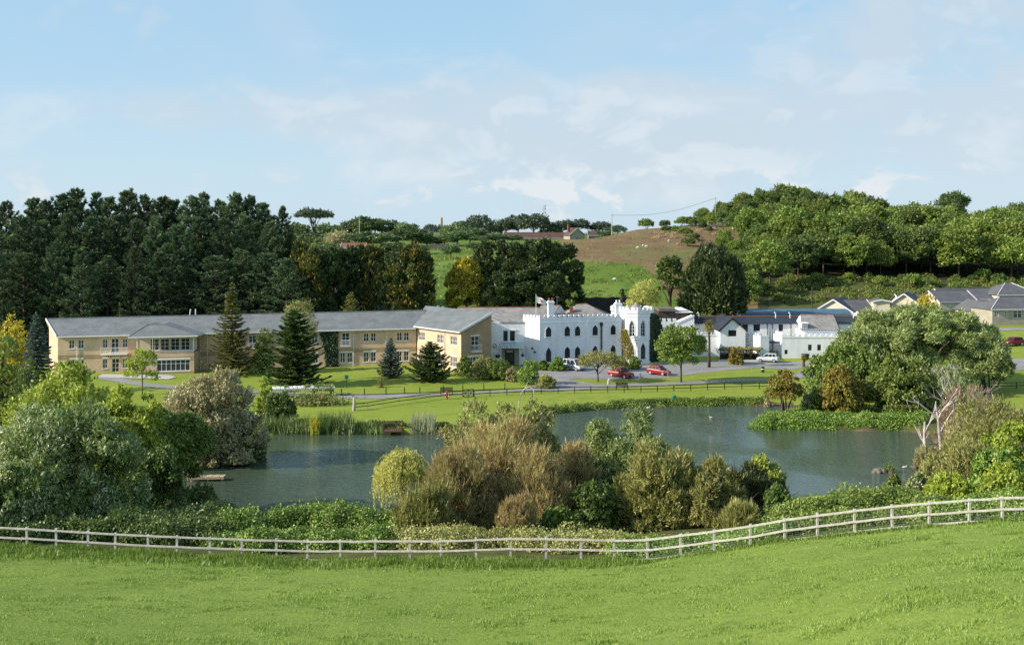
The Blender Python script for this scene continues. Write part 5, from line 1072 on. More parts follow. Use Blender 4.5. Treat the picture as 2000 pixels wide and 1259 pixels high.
# ---- dense upright sprays (cypress)
def cypress(seed, a, h, mat, n=14000, L=.75, Wd=.28, nl=46, lr=.3, cb=.03, irr=.22, zmin=-.75, ay=None, point=.0):
    rng = np.random.default_rng(seed); c = h * (1 - cb) / 2; cz = h * cb + c
    V, Q, ce, rr = crown(rng, a, c, cz, n, L, Wd, nl, lr, zmin, ay, irr, out=.7, up=.55, rnd=.3, face=.5, squash=1.35, fill=.5)
    if point:
        k = np.clip((V[:, 2] / h), 0, 1.1); f = 1 - point * k ** 1.5; V[:, 0] *= f; V[:, 1] *= f
    V[:, 2] = np.maximum(V[:, 2], -.2); m = trunk_mb(rng, h * .8, .35, [], split=.4); return mesh_np('crown', V, Q, False, [mat]), mbmesh(m, 'trunk', bark)
# ---- weeping willow
def weeping(seed, a, h, mat, n=900, ns=24):
    rng = np.random.default_rng(seed); P = []; T = []; m = MB(); m.tube([(0, 0, -.3), (.1, 0, h * .5), (0, 0, h * .85)], [.22, .16, .06], 8)
    for i in range(n):
        az = rng.random() * 6.283; rr = a * (rng.random() ** .5); top = h * (.98 - .28 * (rr / a) ** 2) + rng.normal() * .2 - .18 * h * (rng.random() ** 3); L = rng.uniform(.25, .75) * h * (.5 + .5 * rr / a)
        s = np.linspace(0, 1, ns); x = rr + .35 * s * (1 - .5 * s) ; sway = rng.normal() * .2
        p = np.stack([math.cos(az) * x + sway * s, math.sin(az) * x + rng.normal() * .1 * s, top + .25 * np.sin(s * 2.2) - L * s ** 1.4], 1); p += rng.normal(size=p.shape) * .05; p = p[p[:, 2] > .1]; P.append(p); T.append(np.tile([0, 0, -1.], (len(p), 1)) + rng.normal(size=p.shape) * .5)
        if i % 22 == 0: m.tube([(0, 0, h * .55), p[0] * np.array([.5, .5, 1]) + np.array([0, 0, .1]), p[0]], [.07, .04, .015], 4, False)
    P = np.concatenate(P); T = np.concatenate(T); V, Q = leaves(P, T, rng.normal(size=P.shape), .24, .065); return mesh_np('crown', V, Q, False, [mat]), mbmesh(m, 'trunk', bark)
# ---- bare branching tree
def bare(seed, h, r=.16, depth=4, spread=.5, mat=None, lean=(0, 0), nch=3, zig=.12):
    rng = np.random.default_rng(seed); m = MB()
    def br(p, d, L, rad, k):
        n = 4; pts = [Vector(p)]; dd = Vector(d)
        for i in range(n): dd = (dd + Vector(rng.normal(size=3) * zig) + Vector((0, 0, .03))).normalized(); pts.append(pts[-1] + dd * (L / n))
        m.tube(pts, [rad * (1 - .55 * i / n) for i in range(n + 1)], 6 if rad > .04 else 4, False)
        if k:
            for i in range(nch if k < depth else nch + 1):
                s = rng.uniform(.4, 1); q = pts[min(n, int(s * n))]; nd = (dd + Vector(rng.normal(size=3)) * spread + Vector((0, 0, .15))).normalized(); br(q, nd, L * rng.uniform(.5, .75), rad * .45, k - 1)
    br((0, 0, -.3), Vector((lean[0], lean[1], 1)).normalized(), h * .5, r, depth); return mbmesh(m, 'branches', mat or palebark)
# ---- umbrella shaped far pine
def umbrella(seed, h, a, mat):
    rng = np.random.default_rng(seed); V, Q, ce, rr = crown(rng, a, h * .2, h * .76, 3800, .8, .35, 22, .36, -.2, None, .35, squash=.6); m = trunk_mb(rng, h * .7, .32, ce[rng.permutation(len(ce))[:12]], split=.45); return mesh_np('crown', V, Q, False, [mat]), mbmesh(m, 'trunk', bark)
# ---- leafy mass over a strip of ground (hedge, brambles)
def thicket(name, label, cat, pts, mat, n, L, Wd, kind=None, group=None, seed=1, shoots=0, part='foliage', rr=.5, hmul=1.0, org=None):
    """pts: (x, y, radius, height) mounds on the ground"""
    rng = np.random.default_rng(seed); P = np.array(pts); base = gp(float(P[:, 0].mean()), float(P[:, 1].mean())) if org is None else org
    w = P[:, 2] * (P[:, 2] + P[:, 3]); k = rng.choice(len(P), n, p=w / w.sum()); v = nrm(rng.normal(size=(n, 3)) + np.array([0, -.15, .45])); v[:, 2] = np.abs(v[:, 2]) * 1.0
    rad = rr + (1.08 - rr) * rng.random(n) ** .5; x = P[k, 0] + v[:, 0] * P[k, 2] * rad; y = P[k, 1] + v[:, 1] * P[k, 2] * rad
    lump = 1 + .5 * vnoise(x, y, 1.6, seed) + .35 * vnoise(x, y, .7, seed + 3); z = ground(x, y) + v[:, 2] * P[k, 3] * rad * lump * hmul
    sp_ = rng.random(n) < .12; z = z + sp_ * np.minimum(rng.exponential(.2, n), .5) * np.minimum(P[k, 3], 1.6) * .55
    p = np.stack([x, y, z], 1) - np.array(base); V, Q = leaves(p, rng.normal(size=p.shape) + v * .3 + np.array([0, 0, .2]), v * .6 + np.array([0, -.1, .35]) + rng.normal(size=p.shape) * .45, L * rng.uniform(.7, 1.3, n), Wd)
    me = mesh_np(part, V, Q, False, [mat])
    if kind == 'stuff': o = link(name, me, None, base); o['kind'] = 'stuff'; return o
    root = thing(name, label, cat, base, group); link(part, me, root); return root
# ================================================================ trees and shrubs where they stand
def dims(px, Y, top, hw): b = gpx(px, Y); return b, at(px, top, Y).z - b.z, hw * Y / F
ORD = ['leftmost', 'second from left', 'third from left', 'fourth from left', 'fifth from left', 'sixth from left', 'seventh from left', 'eighth from left', 'ninth from left', 'tenth from left']
def label_cells(items):
    """items: (object, phrase, px); trees sharing a phrase get their order from the left"""
    cells = {}
    for o, ph, px in items: cells.setdefault(ph, []).append((px, o))
    for ph, l in cells.items():
        l.sort(key=lambda q: q[0])
        for i, (px, o) in enumerate(l): o['label'] = ph if len(l) == 1 else '%s, %s' % (ph, ('left one of two' if i == 0 else 'right one of two') if len(l) == 2 else (ORD[i] if i < 10 else 'number %d from left' % (i + 1)) if i < len(l) - 1 else 'rightmost')
def near(px, marks): return min(marks, key=lambda q: abs(q[0] - px))[1]
RG = random.Random(11)
# ---- pine wood behind the long wing
WM = [(0, 'at the left edge'), (75, 'above the blue conifer'), (160, 'behind the wing\'s left windows'), (245, 'behind the balcony'), (320, 'behind the hipped bay'), (378, 'behind the twin vent pipes'), (455, 'behind the sparse spruce'), (540, 'behind the birch')]
def pine_wood():
    items = []; v = [pine(100 + i, 27, 6.3 + .7 * (i % 3), 130) for i in range(6)]
    rows = [('tall back row pine', 252, [(-40, 420), (12, 402), (66, 396), (92, 400), (122, 388), (150, 378), (188, 384), (214, 393), (252, 380), (282, 392), (318, 393), (336, 398), (378, 392), (398, 384), (430, 400), (462, 388), (490, 393), (514, 404), (552, 410)]),
            ('middle row pine', 240, [(-25, 440), (35, 432), (85, 438), (135, 425), (175, 432), (230, 428), (268, 436), (305, 430), (350, 446), (388, 432), (440, 436), (478, 430), (530, 440), (566, 462)]),
            ('lower front row pine', 229, [(-10, 492), (48, 500), (108, 480), (160, 492), (210, 505), (262, 488), (312, 498), (368, 530), (420, 505), (470, 494), (520, 500), (560, 512)])]
    for ph, Y, l in rows:
        for px, top in l:
            YY = Y + RG.uniform(-4, 4); b, h, _ = dims(px, YY, top, 40); me = v[RG.randrange(6)]; s = h / 27 * 1.02; k = RG.uniform(.85, 1.12) * (1 if h > 18 else 1.5)
            o = tree_of('pine_tree', None, 'tree', b, me[0], me[1], (s * k, s * k, s), RG.uniform(0, 6.28), 'pine wood behind the long wing'); items.append((o, '%s %s' % (ph, near(px, WM)), px))
    label_cells(items)
pine_wood()
def cypresses():
    items = []
    V = {'d': [cypress(200 + i, 4.2, 18, L_cyp, 15000) for i in range(2)], 'm': [cypress(210 + i, 4.6, 15, L_cypmix, 16000) for i in range(2)], 'g': [cypress(221, 4.4, 14, L_cypg, 12000, .7, .32, 60, .22), cypress(222, 4.6, 15, L_cypmix, 14000)]}
    for k, px, Y, top, hw, lab in (('m', 588, 238, 476, 26, 'dark gold tipped cypress at the left end of the tall hedge'), ('m', 612, 231, 492, 32, 'gold flecked cypress second in the tall hedge behind the wing'), ('d', 652, 233, 482, 36, 'dark cypress in the hedge right above the birch'), ('d', 690, 235, 480, 36, 'dark cypress in the middle of the tall hedge'), ('m', 730, 235, 484, 36, 'gold tipped cypress in the tall hedge above the small balcony'),
        ('d', 762, 233, 492, 28, 'dark cypress just left of the gold topped cypress'), ('m', 806, 232, 481, 46, 'gold topped broad cypress at the right end of the tall hedge'), ('g', 911, 236, 506, 40, 'golden orange cypress standing alone behind the brick block'), ('d', 962, 240, 468, 44, 'tall dark cypress beside the golden cypress'), ('d', 1008, 238, 474, 42, 'tall dark cypress second in the dense clump'), ('d', 1052, 238, 468, 46, 'tall dark cypress third in the dense clump'), ('d', 1096, 240, 476, 44, 'tall dark cypress at the right end of the dense clump'),
        ('d', 1030, 233, 520, 40, 'lower dark cypress in front of the dense clump'), ('d', 1078, 232, 530, 36, 'lower dark cypress behind the hotel chimney'), ('d', 975, 233, 530, 36, 'lower dark cypress right of the golden cypress')):
        b, h, a = dims(px, Y, top, hw); me = V[k][0 if k == 'g' else RG.randrange(2)]; a0, h0 = {'d': (4.2, 18), 'm': (4.6, 15), 'g': (4.4, 14)}[k]
        tree_of('cypress_tree', lab, 'tree', b, me[0], me[1], (a / a0, a / a0, h / h0 * 1.0), RG.uniform(0, 6.28), 'cypresses behind the hotel')
    b, h, a = dims(1396, 228, 484, 64); me = cypress(231, a * 1.05, h, L_cyp, 40000, .8, .3, 70, .28, point=.3)
    tree_of('cypress_tree', 'huge dark conical cypress in front of the hill wood', 'tree', b, *me)
cypresses()
# ---- broad-leaved wood on the hill
HM = [(1340, 'left of the white hut'), (1410, 'above the huge cypress'), (1490, 'above the blue shed'), (1590, 'above the end bungalow'), (1680, 'above the flat fronted bungalow'), (1775, 'above the golden bush'), (1870, 'above the two storey house'), (1970, 'above the pyramid roof')]
def hill_wood():
    items = []; rng = np.random.default_rng(5); v = [broad(300 + i, 5.4, 12.5, L_syc if i % 3 else L_sycd, 9500, .56, .31, .07, 34, .33, .22, zmin=-.6, irr=.42) for i in range(7)]
    rows = [(258, 'lowest outlying tree'), (273, 'outlying tree'), (291, 'front edge tree'), (300, 'second rank tree'), (311, 'third rank tree'), (323, 'lower slope tree'), (336, 'mid slope tree'), (350, 'upper slope tree'), (366, 'high slope tree'), (384, 'near crest tree'), (403, 'crest tree'), (424, 'back crest tree')]
    for j, (Y0, ph) in enumerate(rows):
        ul = np.interp(Y0, [288, 330, 380, 430], [1448, 1402, 1366, 1312]); step = 6.9 * F / Y0; px = ul + rng.uniform(0, 20)
        while px < (1500 if Y0 < 265 else 1560 if Y0 < 280 else 2060):
            Y = Y0 + rng.uniform(-4, 4); b = gpx(px, Y); s = np.interp(px - ul, [0, 60, 150], [.6, .85, 1.0] if Y0 < 350 else [.30, .62, 1.0]) * rng.uniform(.72, 1.2)
            s *= 1.0 + .06 * math.exp(-((px - 1560) / 120) ** 2) * (Y0 > 350)
            me = v[rng.integers(7)]; k = rng.uniform(.92, 1.15)
            s *= 1.04 if Y0 < 345 else .92; o = tree_of('broadleaf_tree', None, 'tree', b - Vector((0, 0, .2)), me[0], me[1], (s * k, s * k, s), rng.uniform(0, 6.28), 'trees of the hill wood'); items.append((o, 'green %s of hill wood %s' % (ph, near(px, HM)), px)); px += step * rng.uniform(.82, 1.2)
    label_cells(items)
    b, h, a = dims(1858, 405, 374, 34); tree_of('broadleaf_tree', 'tall open crowned tree rising above the hill wood\'s skyline', 'tree', b, *broad(330, a, h, L_sycd, 5000, .6, .34, .45, 18, .34, .3))
    b, h, a = dims(1990, 385, 398, 34); tree_of('broadleaf_tree', 'tall dark tree on the skyline at the right edge', 'tree', b, *broad(331, a, h, L_sycd, 6000, .6, .34, .35, 18, .34, .3))
    b, h, a = dims(1975, 286, 470, 46); tree_of('broadleaf_tree', 'full green tree at the right edge behind the pyramid roof', 'tree', b, *broad(332, a, h, L_syc, 9000, .6, .34, .15, 24, .38, .3))
    # loose bushes on the bare hilltop and along the foot of the wood
    me = broad(340, 2.4, 3.2, L_syc, 2600, .42, .25, .02, 14, .42, .08, stems=4); md = broad(341, 2.4, 3.0, L_sycd, 2600, .42, .25, .02, 14, .42, .08, stems=4); it = []
    for px, Y, s, q in ((1262, 432, 1.2, me), (1298, 425, .9, md), (1330, 420, 1.0, me), (1352, 415, 1.1, md), (1372, 405, 1.0, me)): it.append((tree_of('hawthorn_bush', None, 'bush', gpx(px, Y), q[0], q[1], (s, s, s), px, 'bushes on the bare hilltop'), 'bush along the bare hilltop left of the white hut', px))
    for px, Y, s, q in ((1302, 385, .9, md), (1322, 375, .8, md), (1338, 362, 1.0, me), (1356, 350, .8, md), (1318, 392, .7, me), (1345, 338, .9, md)): it.append((tree_of('hawthorn_bush', None, 'bush', gpx(px, Y), q[0], q[1], (s, s, s * .8), px, 'scrub bushes on the brown hill'), 'scrub bush on the brown hill beside the wood', px))
    for i in range(16): px = 1458 + i * 33 + RG.uniform(-12, 12); Y = 283 + RG.uniform(-9, 4) - (8 if px < 1550 else 0); s = RG.uniform(.4, .95); q = (me, md)[i % 2]; it.append((tree_of('hawthorn_bush', None, 'bush', gpx(px, Y), q[0], q[1], (s, s, s), px, 'bushes at the foot of the wood'), 'bush at the foot of wood ' + near(px, HM), px))
    label_cells(it)
hill_wood()
# ---- trees along the skyline
def skyline():
    it = []; f = [broad(400 + i, 5, 10, L_haz, 3600, .75, .42, .12, 18, .42, .25) for i in range(4)]; d = [broad(410 + i, 5, 10, L_hazd, 3200, .8, .3, .12, 18, .42, .25) for i in range(2)]; um = umbrella(420, 14, 6.2, L_hazd); t = broad(421, 5, 8, L_tan, 3000, .7, .3, .05, 16, .42, .2)
    SM = [(612, 'above the birch'), (690, 'above the ivy panel'), (760, 'left of the stone tower'), (830, 'just left of the stone tower'), (900, 'just right of the stone tower'), (970, 'above the dark cypresses'), (1040, 'around the lattice mast'), (1120, 'behind the gabled house'), (1195, 'beside the hill pole')]
    L = [('far tree', 560, [('f', 584, 436, 26), ('f', 640, 438, 28), ('f', 665, 444, 20), ('f', 690, 430, 28), ('f', 716, 424, 30), ('f', 746, 429, 30), ('f', 770, 440, 20), ('f', 793, 436, 24), ('d', 845, 438, 20), ('f', 880, 440, 22), ('f', 907, 431, 28), ('d', 940, 420, 27), ('f', 963, 440, 20), ('d', 988, 428, 22), ('d', 1012, 420, 32), ('d', 1042, 418, 36), ('f', 1076, 440, 22), ('d', 1098, 431, 26), ('d', 1128, 428, 28), ('d', 1176, 433, 26), ('d', 1206, 440, 18)]),
         ('nearer tree', 430, [('f', 598, 456, 38), ('t', 664, 452, 32), ('f', 640, 462, 26), ('f', 706, 452, 34), ('f', 744, 456, 36), ('f', 776, 452, 30), ('f', 806, 446, 40), ('f', 834, 466, 28), ('f', 868, 462, 26), ('f', 893, 452, 34), ('f', 918, 446, 32), ('f', 944, 462, 28), ('f', 968, 458, 26), ('f', 1000, 472, 20), ('f', 1180, 455, 16)]),
         ('hedge tree', 350, [('f', 612, 476, 34), ('t', 688, 474, 26), ('f', 650, 474, 28), ('f', 734, 478, 30), ('f', 770, 474, 28), ('f', 815, 482, 24), ('f', 880, 478, 18), ('f', 925, 480, 18)])]
    for ph, Y, l in L:
        for k, px, top, hw in l:
            YY = Y + RG.uniform(-12, 12); b, h, a = dims(px, YY, top, hw); h = max(h, 3); me = {'f': f, 'd': d, 't': [t]}[k]; me = me[RG.randrange(len(me))]; s = a / 5
            it.append((tree_of('skyline_tree', None, 'tree', b, me[0], me[1], (s, s, h / (8 if k == 't' else 10)), RG.uniform(0, 6), 'trees along the skyline'), '%s %s on the skyline %s' % ({'f': 'green', 'd': 'dark', 't': 'tan'}[k], ph, near(px, SM)), px))
    label_cells(it)
    b, h, a = dims(612, 480, 404, 36); tree_of('umbrella_pine', 'flat topped umbrella shaped pine standing out on the skyline', 'tree', b, um[0], um[1], (a / 6.2, a / 6.2, h / 14), 1.0)
skyline()
# ---- garden trees round the hotel
def garden():
    def sp(px, Y, top, hw, mat, lab, seed, name='conifer', **k): b, h, a = dims(px, Y, top, hw); tree_of(name, lab, 'tree', b, *spruce(seed, h, a, mat, **k))
    sp(453, 190.5, 553, 50, L_spruce, 'tall sparse yellowish spruce in front of the long brick wing', 501, 'spruce_tree', lev=.5, nper=9, droop=.12, pw=.85, jit=.3, dens=2.4, w=.19, L0=.5)
    sp(575, 175, 606, 56, L_fir, 'large dense green conifer on the lawn beside the arbour', 502, 'fir_tree', lev=.42, nper=14, droop=.18, pw=.5, dens=3.6, w=.2, jit=.45, L0=.5)
    sp(763, 183, 660, 28, L_blue, 'small blue spruce on the lawn before the brick wing', 503, 'blue_spruce', lev=.36, nper=11, droop=.05, pw=.8, dens=3.0, w=.14, L0=.4)
    sp(841, 178, 668, 46, L_fir, 'wide dark conifer with tiered branches on the right of the lawn', 504, 'fir_tree', lev=.45, nper=13, droop=.02, pw=.6, dens=2.6, w=.2, L0=.5, jit=.4)
    sp(72, 152, 612, 46, L_blue, 'blue grey drooping conifer left of the wing\'s angled end', 505, 'blue_cedar', lev=.5, nper=11, droop=.35, pw=.7, dens=2.6, w=.17, L0=.5, jit=.3)
    sp(685, 216, 571, 38, L_spruce, 'bright green conifer tip rising behind the wing roof', 506, 'conifer', lev=.6, nper=9, droop=-.25, pw=.75, dens=1.6, w=.18, L0=.6)
    sp(234, 213, 592, 16, L_spruce, 'small conifer tip just behind the wing roof above the balcony', 507, 'conifer', lev=.6, nper=8, pw=.75)
    sp(745, 172, 731, 13, L_rust, 'tiny rusty brown young conifer on the lawn', 508, 'young_conifer', lev=.28, nper=7, pw=.7, w=.1, L0=.25)
    def br(px, Y, top, hw, mat, lab, seed, name='tree', cat='tree', **k): b, h, a = dims(px, Y, top, hw); return tree_of(name, lab, cat, b, *broad(seed, a, h, mat, **k))
    br(584, 181, 583, 36, L_olive, 'loose olive birch rising behind the large dense conifer', 520, 'birch_tree', n=5200, L=.26, Wd=.13, cb=.3, nl=22, lr=.36, tm=palebark, r=.16)
    br(516, 194.5, 643, 24, L_mid, 'narrow green climber covered tree against the wing right of the spruce', 521, 'climber', 'plant', n=6200, L=.28, Wd=.18, cb=.0, nl=28, lr=.4, zmin=-.85)
    br(278, 168, 676, 33, L_lime, 'slim young tree with white blossom in front of the bay', 522, 'young_tree', n=5200, L=.26, Wd=.16, cb=.08, nl=24, lr=.3, irr=.4, r=.09)
    br(1330, 177.5, 631, 47, L_mid, 'lollipop shaped green tree on the car park lawn', 523, 'round_tree', n=15000, L=.32, Wd=.2, cb=.19, nl=40, lr=.30, zmin=-.65, r=.17, irr=.2)
    b, h, a = dims(1168, 178, 692, 40); me = broad(524, a, h, L_olive, n=6500, L=.22, Wd=.13, cb=.36, nl=20, lr=.36, zmin=-.3, r=.13, tm=bark)
    o = tree_of('small_tree', 'small spreading pale leaved tree with leaning trunk beside the red pickup', 'tree', b, *me)
    br(22, 170, 600, 46, L_gold, 'golden yellow tree at the left edge before the pines', 525, n=7000, L=.34, Wd=.2, cb=.05, zmin=-.85, nl=24, lr=.36)
    br(4, 140, 652, 46, L_mid, 'mid green tree at the left edge under the golden tree', 526, n=9000, L=.3, Wd=.19, cb=.02, zmin=-.85, nl=26, lr=.38)
    br(58, 132, 690, 44, L_sycd, 'dark green bush between the blue conifer and the big yellow green tree', 527, n=8000, L=.28, Wd=.17, cb=.0, zmin=-.85, nl=24, lr=.38)
    br(1256, 226, 546, 36, L_yell, 'yellow green willow behind the tower', 528, n=7000, L=.42, Wd=.15, cb=.05, nl=24, lr=.38, up=-.2)
    b, h, a = dims(1309, 236, 496, 27); me = broad(529, a, h, L_sycd, n=5200, L=.5, Wd=.28, cb=.3, nl=20, lr=.36, r=.34); tree_of('tall_tree', 'tall dark tree with bare double trunk behind the stone outbuilding', 'tree', b, *me)
    br(1122, 222, 570, 22, L_mid, 'rounded bush behind the second hotel chimney', 530, 'garden_shrub', 'bush', n=3500, L=.3, Wd=.2, cb=.0, zmin=-.85, nl=18, lr=.4)
    br(1216, 232, 560, 6, L_cyp, 'thin dark columnar conifer behind the tower', 531, 'columnar_conifer', n=1500, L=.4, Wd=.2, cb=.0, nl=16, lr=.6)
    br(1812, 241, 572, 26, L_gold, 'golden bush among the bungalow roofs', 532, 'golden_bush', 'bush', n=5200, L=.34, Wd=.2, cb=.0, zmin=-.85, nl=24, lr=.36)
    br(872, 214, 592, 12, L_olive, 'small pale shrub beside the metal flues', 533, 'garden_shrub', 'bush', n=1800, L=.3, Wd=.16, cb=.0, nl=14, lr=.4)
    for px, Y, top, hw, mat, lab, seed in ((907, 184, 692, 18, L_mid, 'dark green garden shrub at the foot of the shaded gable', 540), (942, 181, 692, 24, L_olive, 'pale variegated garden shrub left of the entrance', 541), (975, 180, 698, 26, L_mid, 'broad green garden shrub below the entrance canopy', 542), (998, 178, 716, 13, L_tan, 'low silvery plant beside the entrance shrubs', 543), (1032, 175.5, 697, 24, L_syc, 'bright green lobed bush at the car park corner', 544),
        (1063, 192, 702, 11, L_syc, 'small clipped shrub below the first pointed window', 545), (1088, 191, 696, 15, L_syc, 'round clipped green shrub left of the silver van', 546), (1240, 193.5, 695, 12, L_syc, 'small clipped ball shrub before the tower door', 547), (1212, 191, 692, 20, L_olive, 'olive shrub behind the red pickup', 548), (1437, 200, 677, 15, L_rust, 'rusty green climber bush in the middle of the pergola', 549),
        (1066, 171.5, 732, 19, L_olive, 'dark round bush with yellow flowers by the drive fork', 550), (965, 190, 700, 12, L_mid, 'slender green shrub against the entrance wall', 551)):
        br(px, Y, top, hw, mat, lab, seed, 'garden_shrub', 'bush', n=4600, L=.24, Wd=.15, cb=.0, nl=24, lr=.36, r=.05, stems=3, zmin=-.85)
    # blossoms: white flowers in the young tree, yellow ones on the bush
    def flowers(parent_lab, mat, n, size, a, h, cb, seed, name):
        o = [q for q in C.objects if q.get('label') == parent_lab][0]; rng = np.random.default_rng(seed); V, Q, _, _ = crown(rng, a * 1.02, h * (1 - cb) / 2, h * cb + h * (1 - cb) / 2, n, size, size * .8, 22, .32, -.3, None, .3, fill=.9); link(name, mesh_np(name, V, Q, False, [mat]), o)
    b, h, a = dims(278, 168, 676, 31); flowers('slim young tree with white blossom in front of the bay', blossom, 260, .26, a * .8, h * .9, .25, 1, 'blossom')
    b, h, a = dims(1066, 171.5, 732, 19); flowers('dark round bush with yellow flowers by the drive fork', L_gold, 170, .26, a * .7, h, 0, 2, 'blossom')
    # cabbage palm
    b, h, a = dims(1385, 196, 612, 20); rng = np.random.default_rng(9); P = []; T = []
    for i in range(170):
        d = nrm(rng.normal(size=3) + np.array([0, 0, .15])); L = rng.uniform(.8, 1.25) * 1.25; s = np.linspace(.1, 1, 9); p = np.array([0, 0, h * .80]) + d * (L * s)[:, None] + np.array([0, 0, -.42]) * (s ** 2 * L)[:, None]; P.append(p); T.append(np.gradient(p, axis=0))
    P = np.concatenate(P); T = np.concatenate(T); V, Q = leaves(P, T, rng.normal(size=P.shape) * .3 + np.array([0, 0, 1.]), .34, .1); m = MB(); m.tube([(0, 0, -.2), (.05, 0, h * .4), (0, 0, h * .8)], [.3, .2, .2], 9)
    tree_of('palm_tree', 'shaggy palm tree on a bare trunk before the white gable', 'tree', b, mesh_np('crown', V, Q, False, [L_palm]), mbmesh(m, 'trunk', bark))
    # climbers on walls
    def ivy(lab, mat, pts, n, sz, seed, th=.5):
        rng = np.random.default_rng(seed); pts = [(Vector(a), Vector(b)) for a, b in pts]; k = rng.integers(len(pts) - 1, size=n); s = rng.random(n); t = rng.random(n); P = np.zeros((n, 3))
        for i in range(n):
            a0, b0 = pts[k[i]]; a1, b1 = pts[k[i] + 1]; P[i] = a0.lerp(a1, s[i]).lerp(b0.lerp(b1, s[i]), t[i])
        P += rng.normal(size=P.shape) * .10; P[:, 1] -= th * rng.random(n) * (1 + vnoise(P[:, 0], P[:, 2], 1.2, seed)); b = Vector(P.mean(0)); b.z = P[:, 2].min(); V, Q = leaves(P - np.array(b), rng.normal(size=P.shape) + np.array([0, 0, -.3]), np.array([-.1, -.9, .3]) + rng.normal(size=P.shape) * .4, sz * rng.uniform(.7, 1.3, n), sz * .75)
        root = thing('climbing_ivy', lab, 'climber', b); link('foliage', mesh_np('foliage', V, Q, False, [mat]), root)
    f = wingfr; u = f.u_at
    ivy('dark ivy panel narrowing downwards on the long brick wing', L_ivy, [(f.p(u(626), -.05, 6.4), f.p(u(661), -.05, 6.4)), (f.p(u(629), -.05, 5.0), f.p(u(659), -.05, 5.0)), (f.p(u(634), -.05, 3), f.p(u(659), -.05, 3)), (f.p(u(637), -.05, 0), f.p(u(661), -.05, 0))], 5200, .26, 61, .3)
    X = lambda px, row, Y: at(px, row, Y)
    ivy('dark ivy mass covering the right flank of the tower', L_ivy, [(X(1270, 612, 201.5), X(1284, 616, 205)), (X(1271, 640, 201.3), X(1292, 640, 205)), (X(1270, 670, 201.2), X(1301, 668, 205)), (X(1268, 706, 201), X(1300, 706, 205))], 9000, .3, 62, .7)
    ivy('rusty orange climber winding up beside the tower door', L_rust, [(X(1214, 642, 199.2), X(1224, 644, 198.8)), (X(1212, 658, 199), X(1230, 662, 198.6)), (X(1217, 680, 198.8), X(1236, 676, 198.2)), (X(1220, 703, 198.6), X(1234, 700, 198.2))], 2600, .2, 63, .6)
garden()
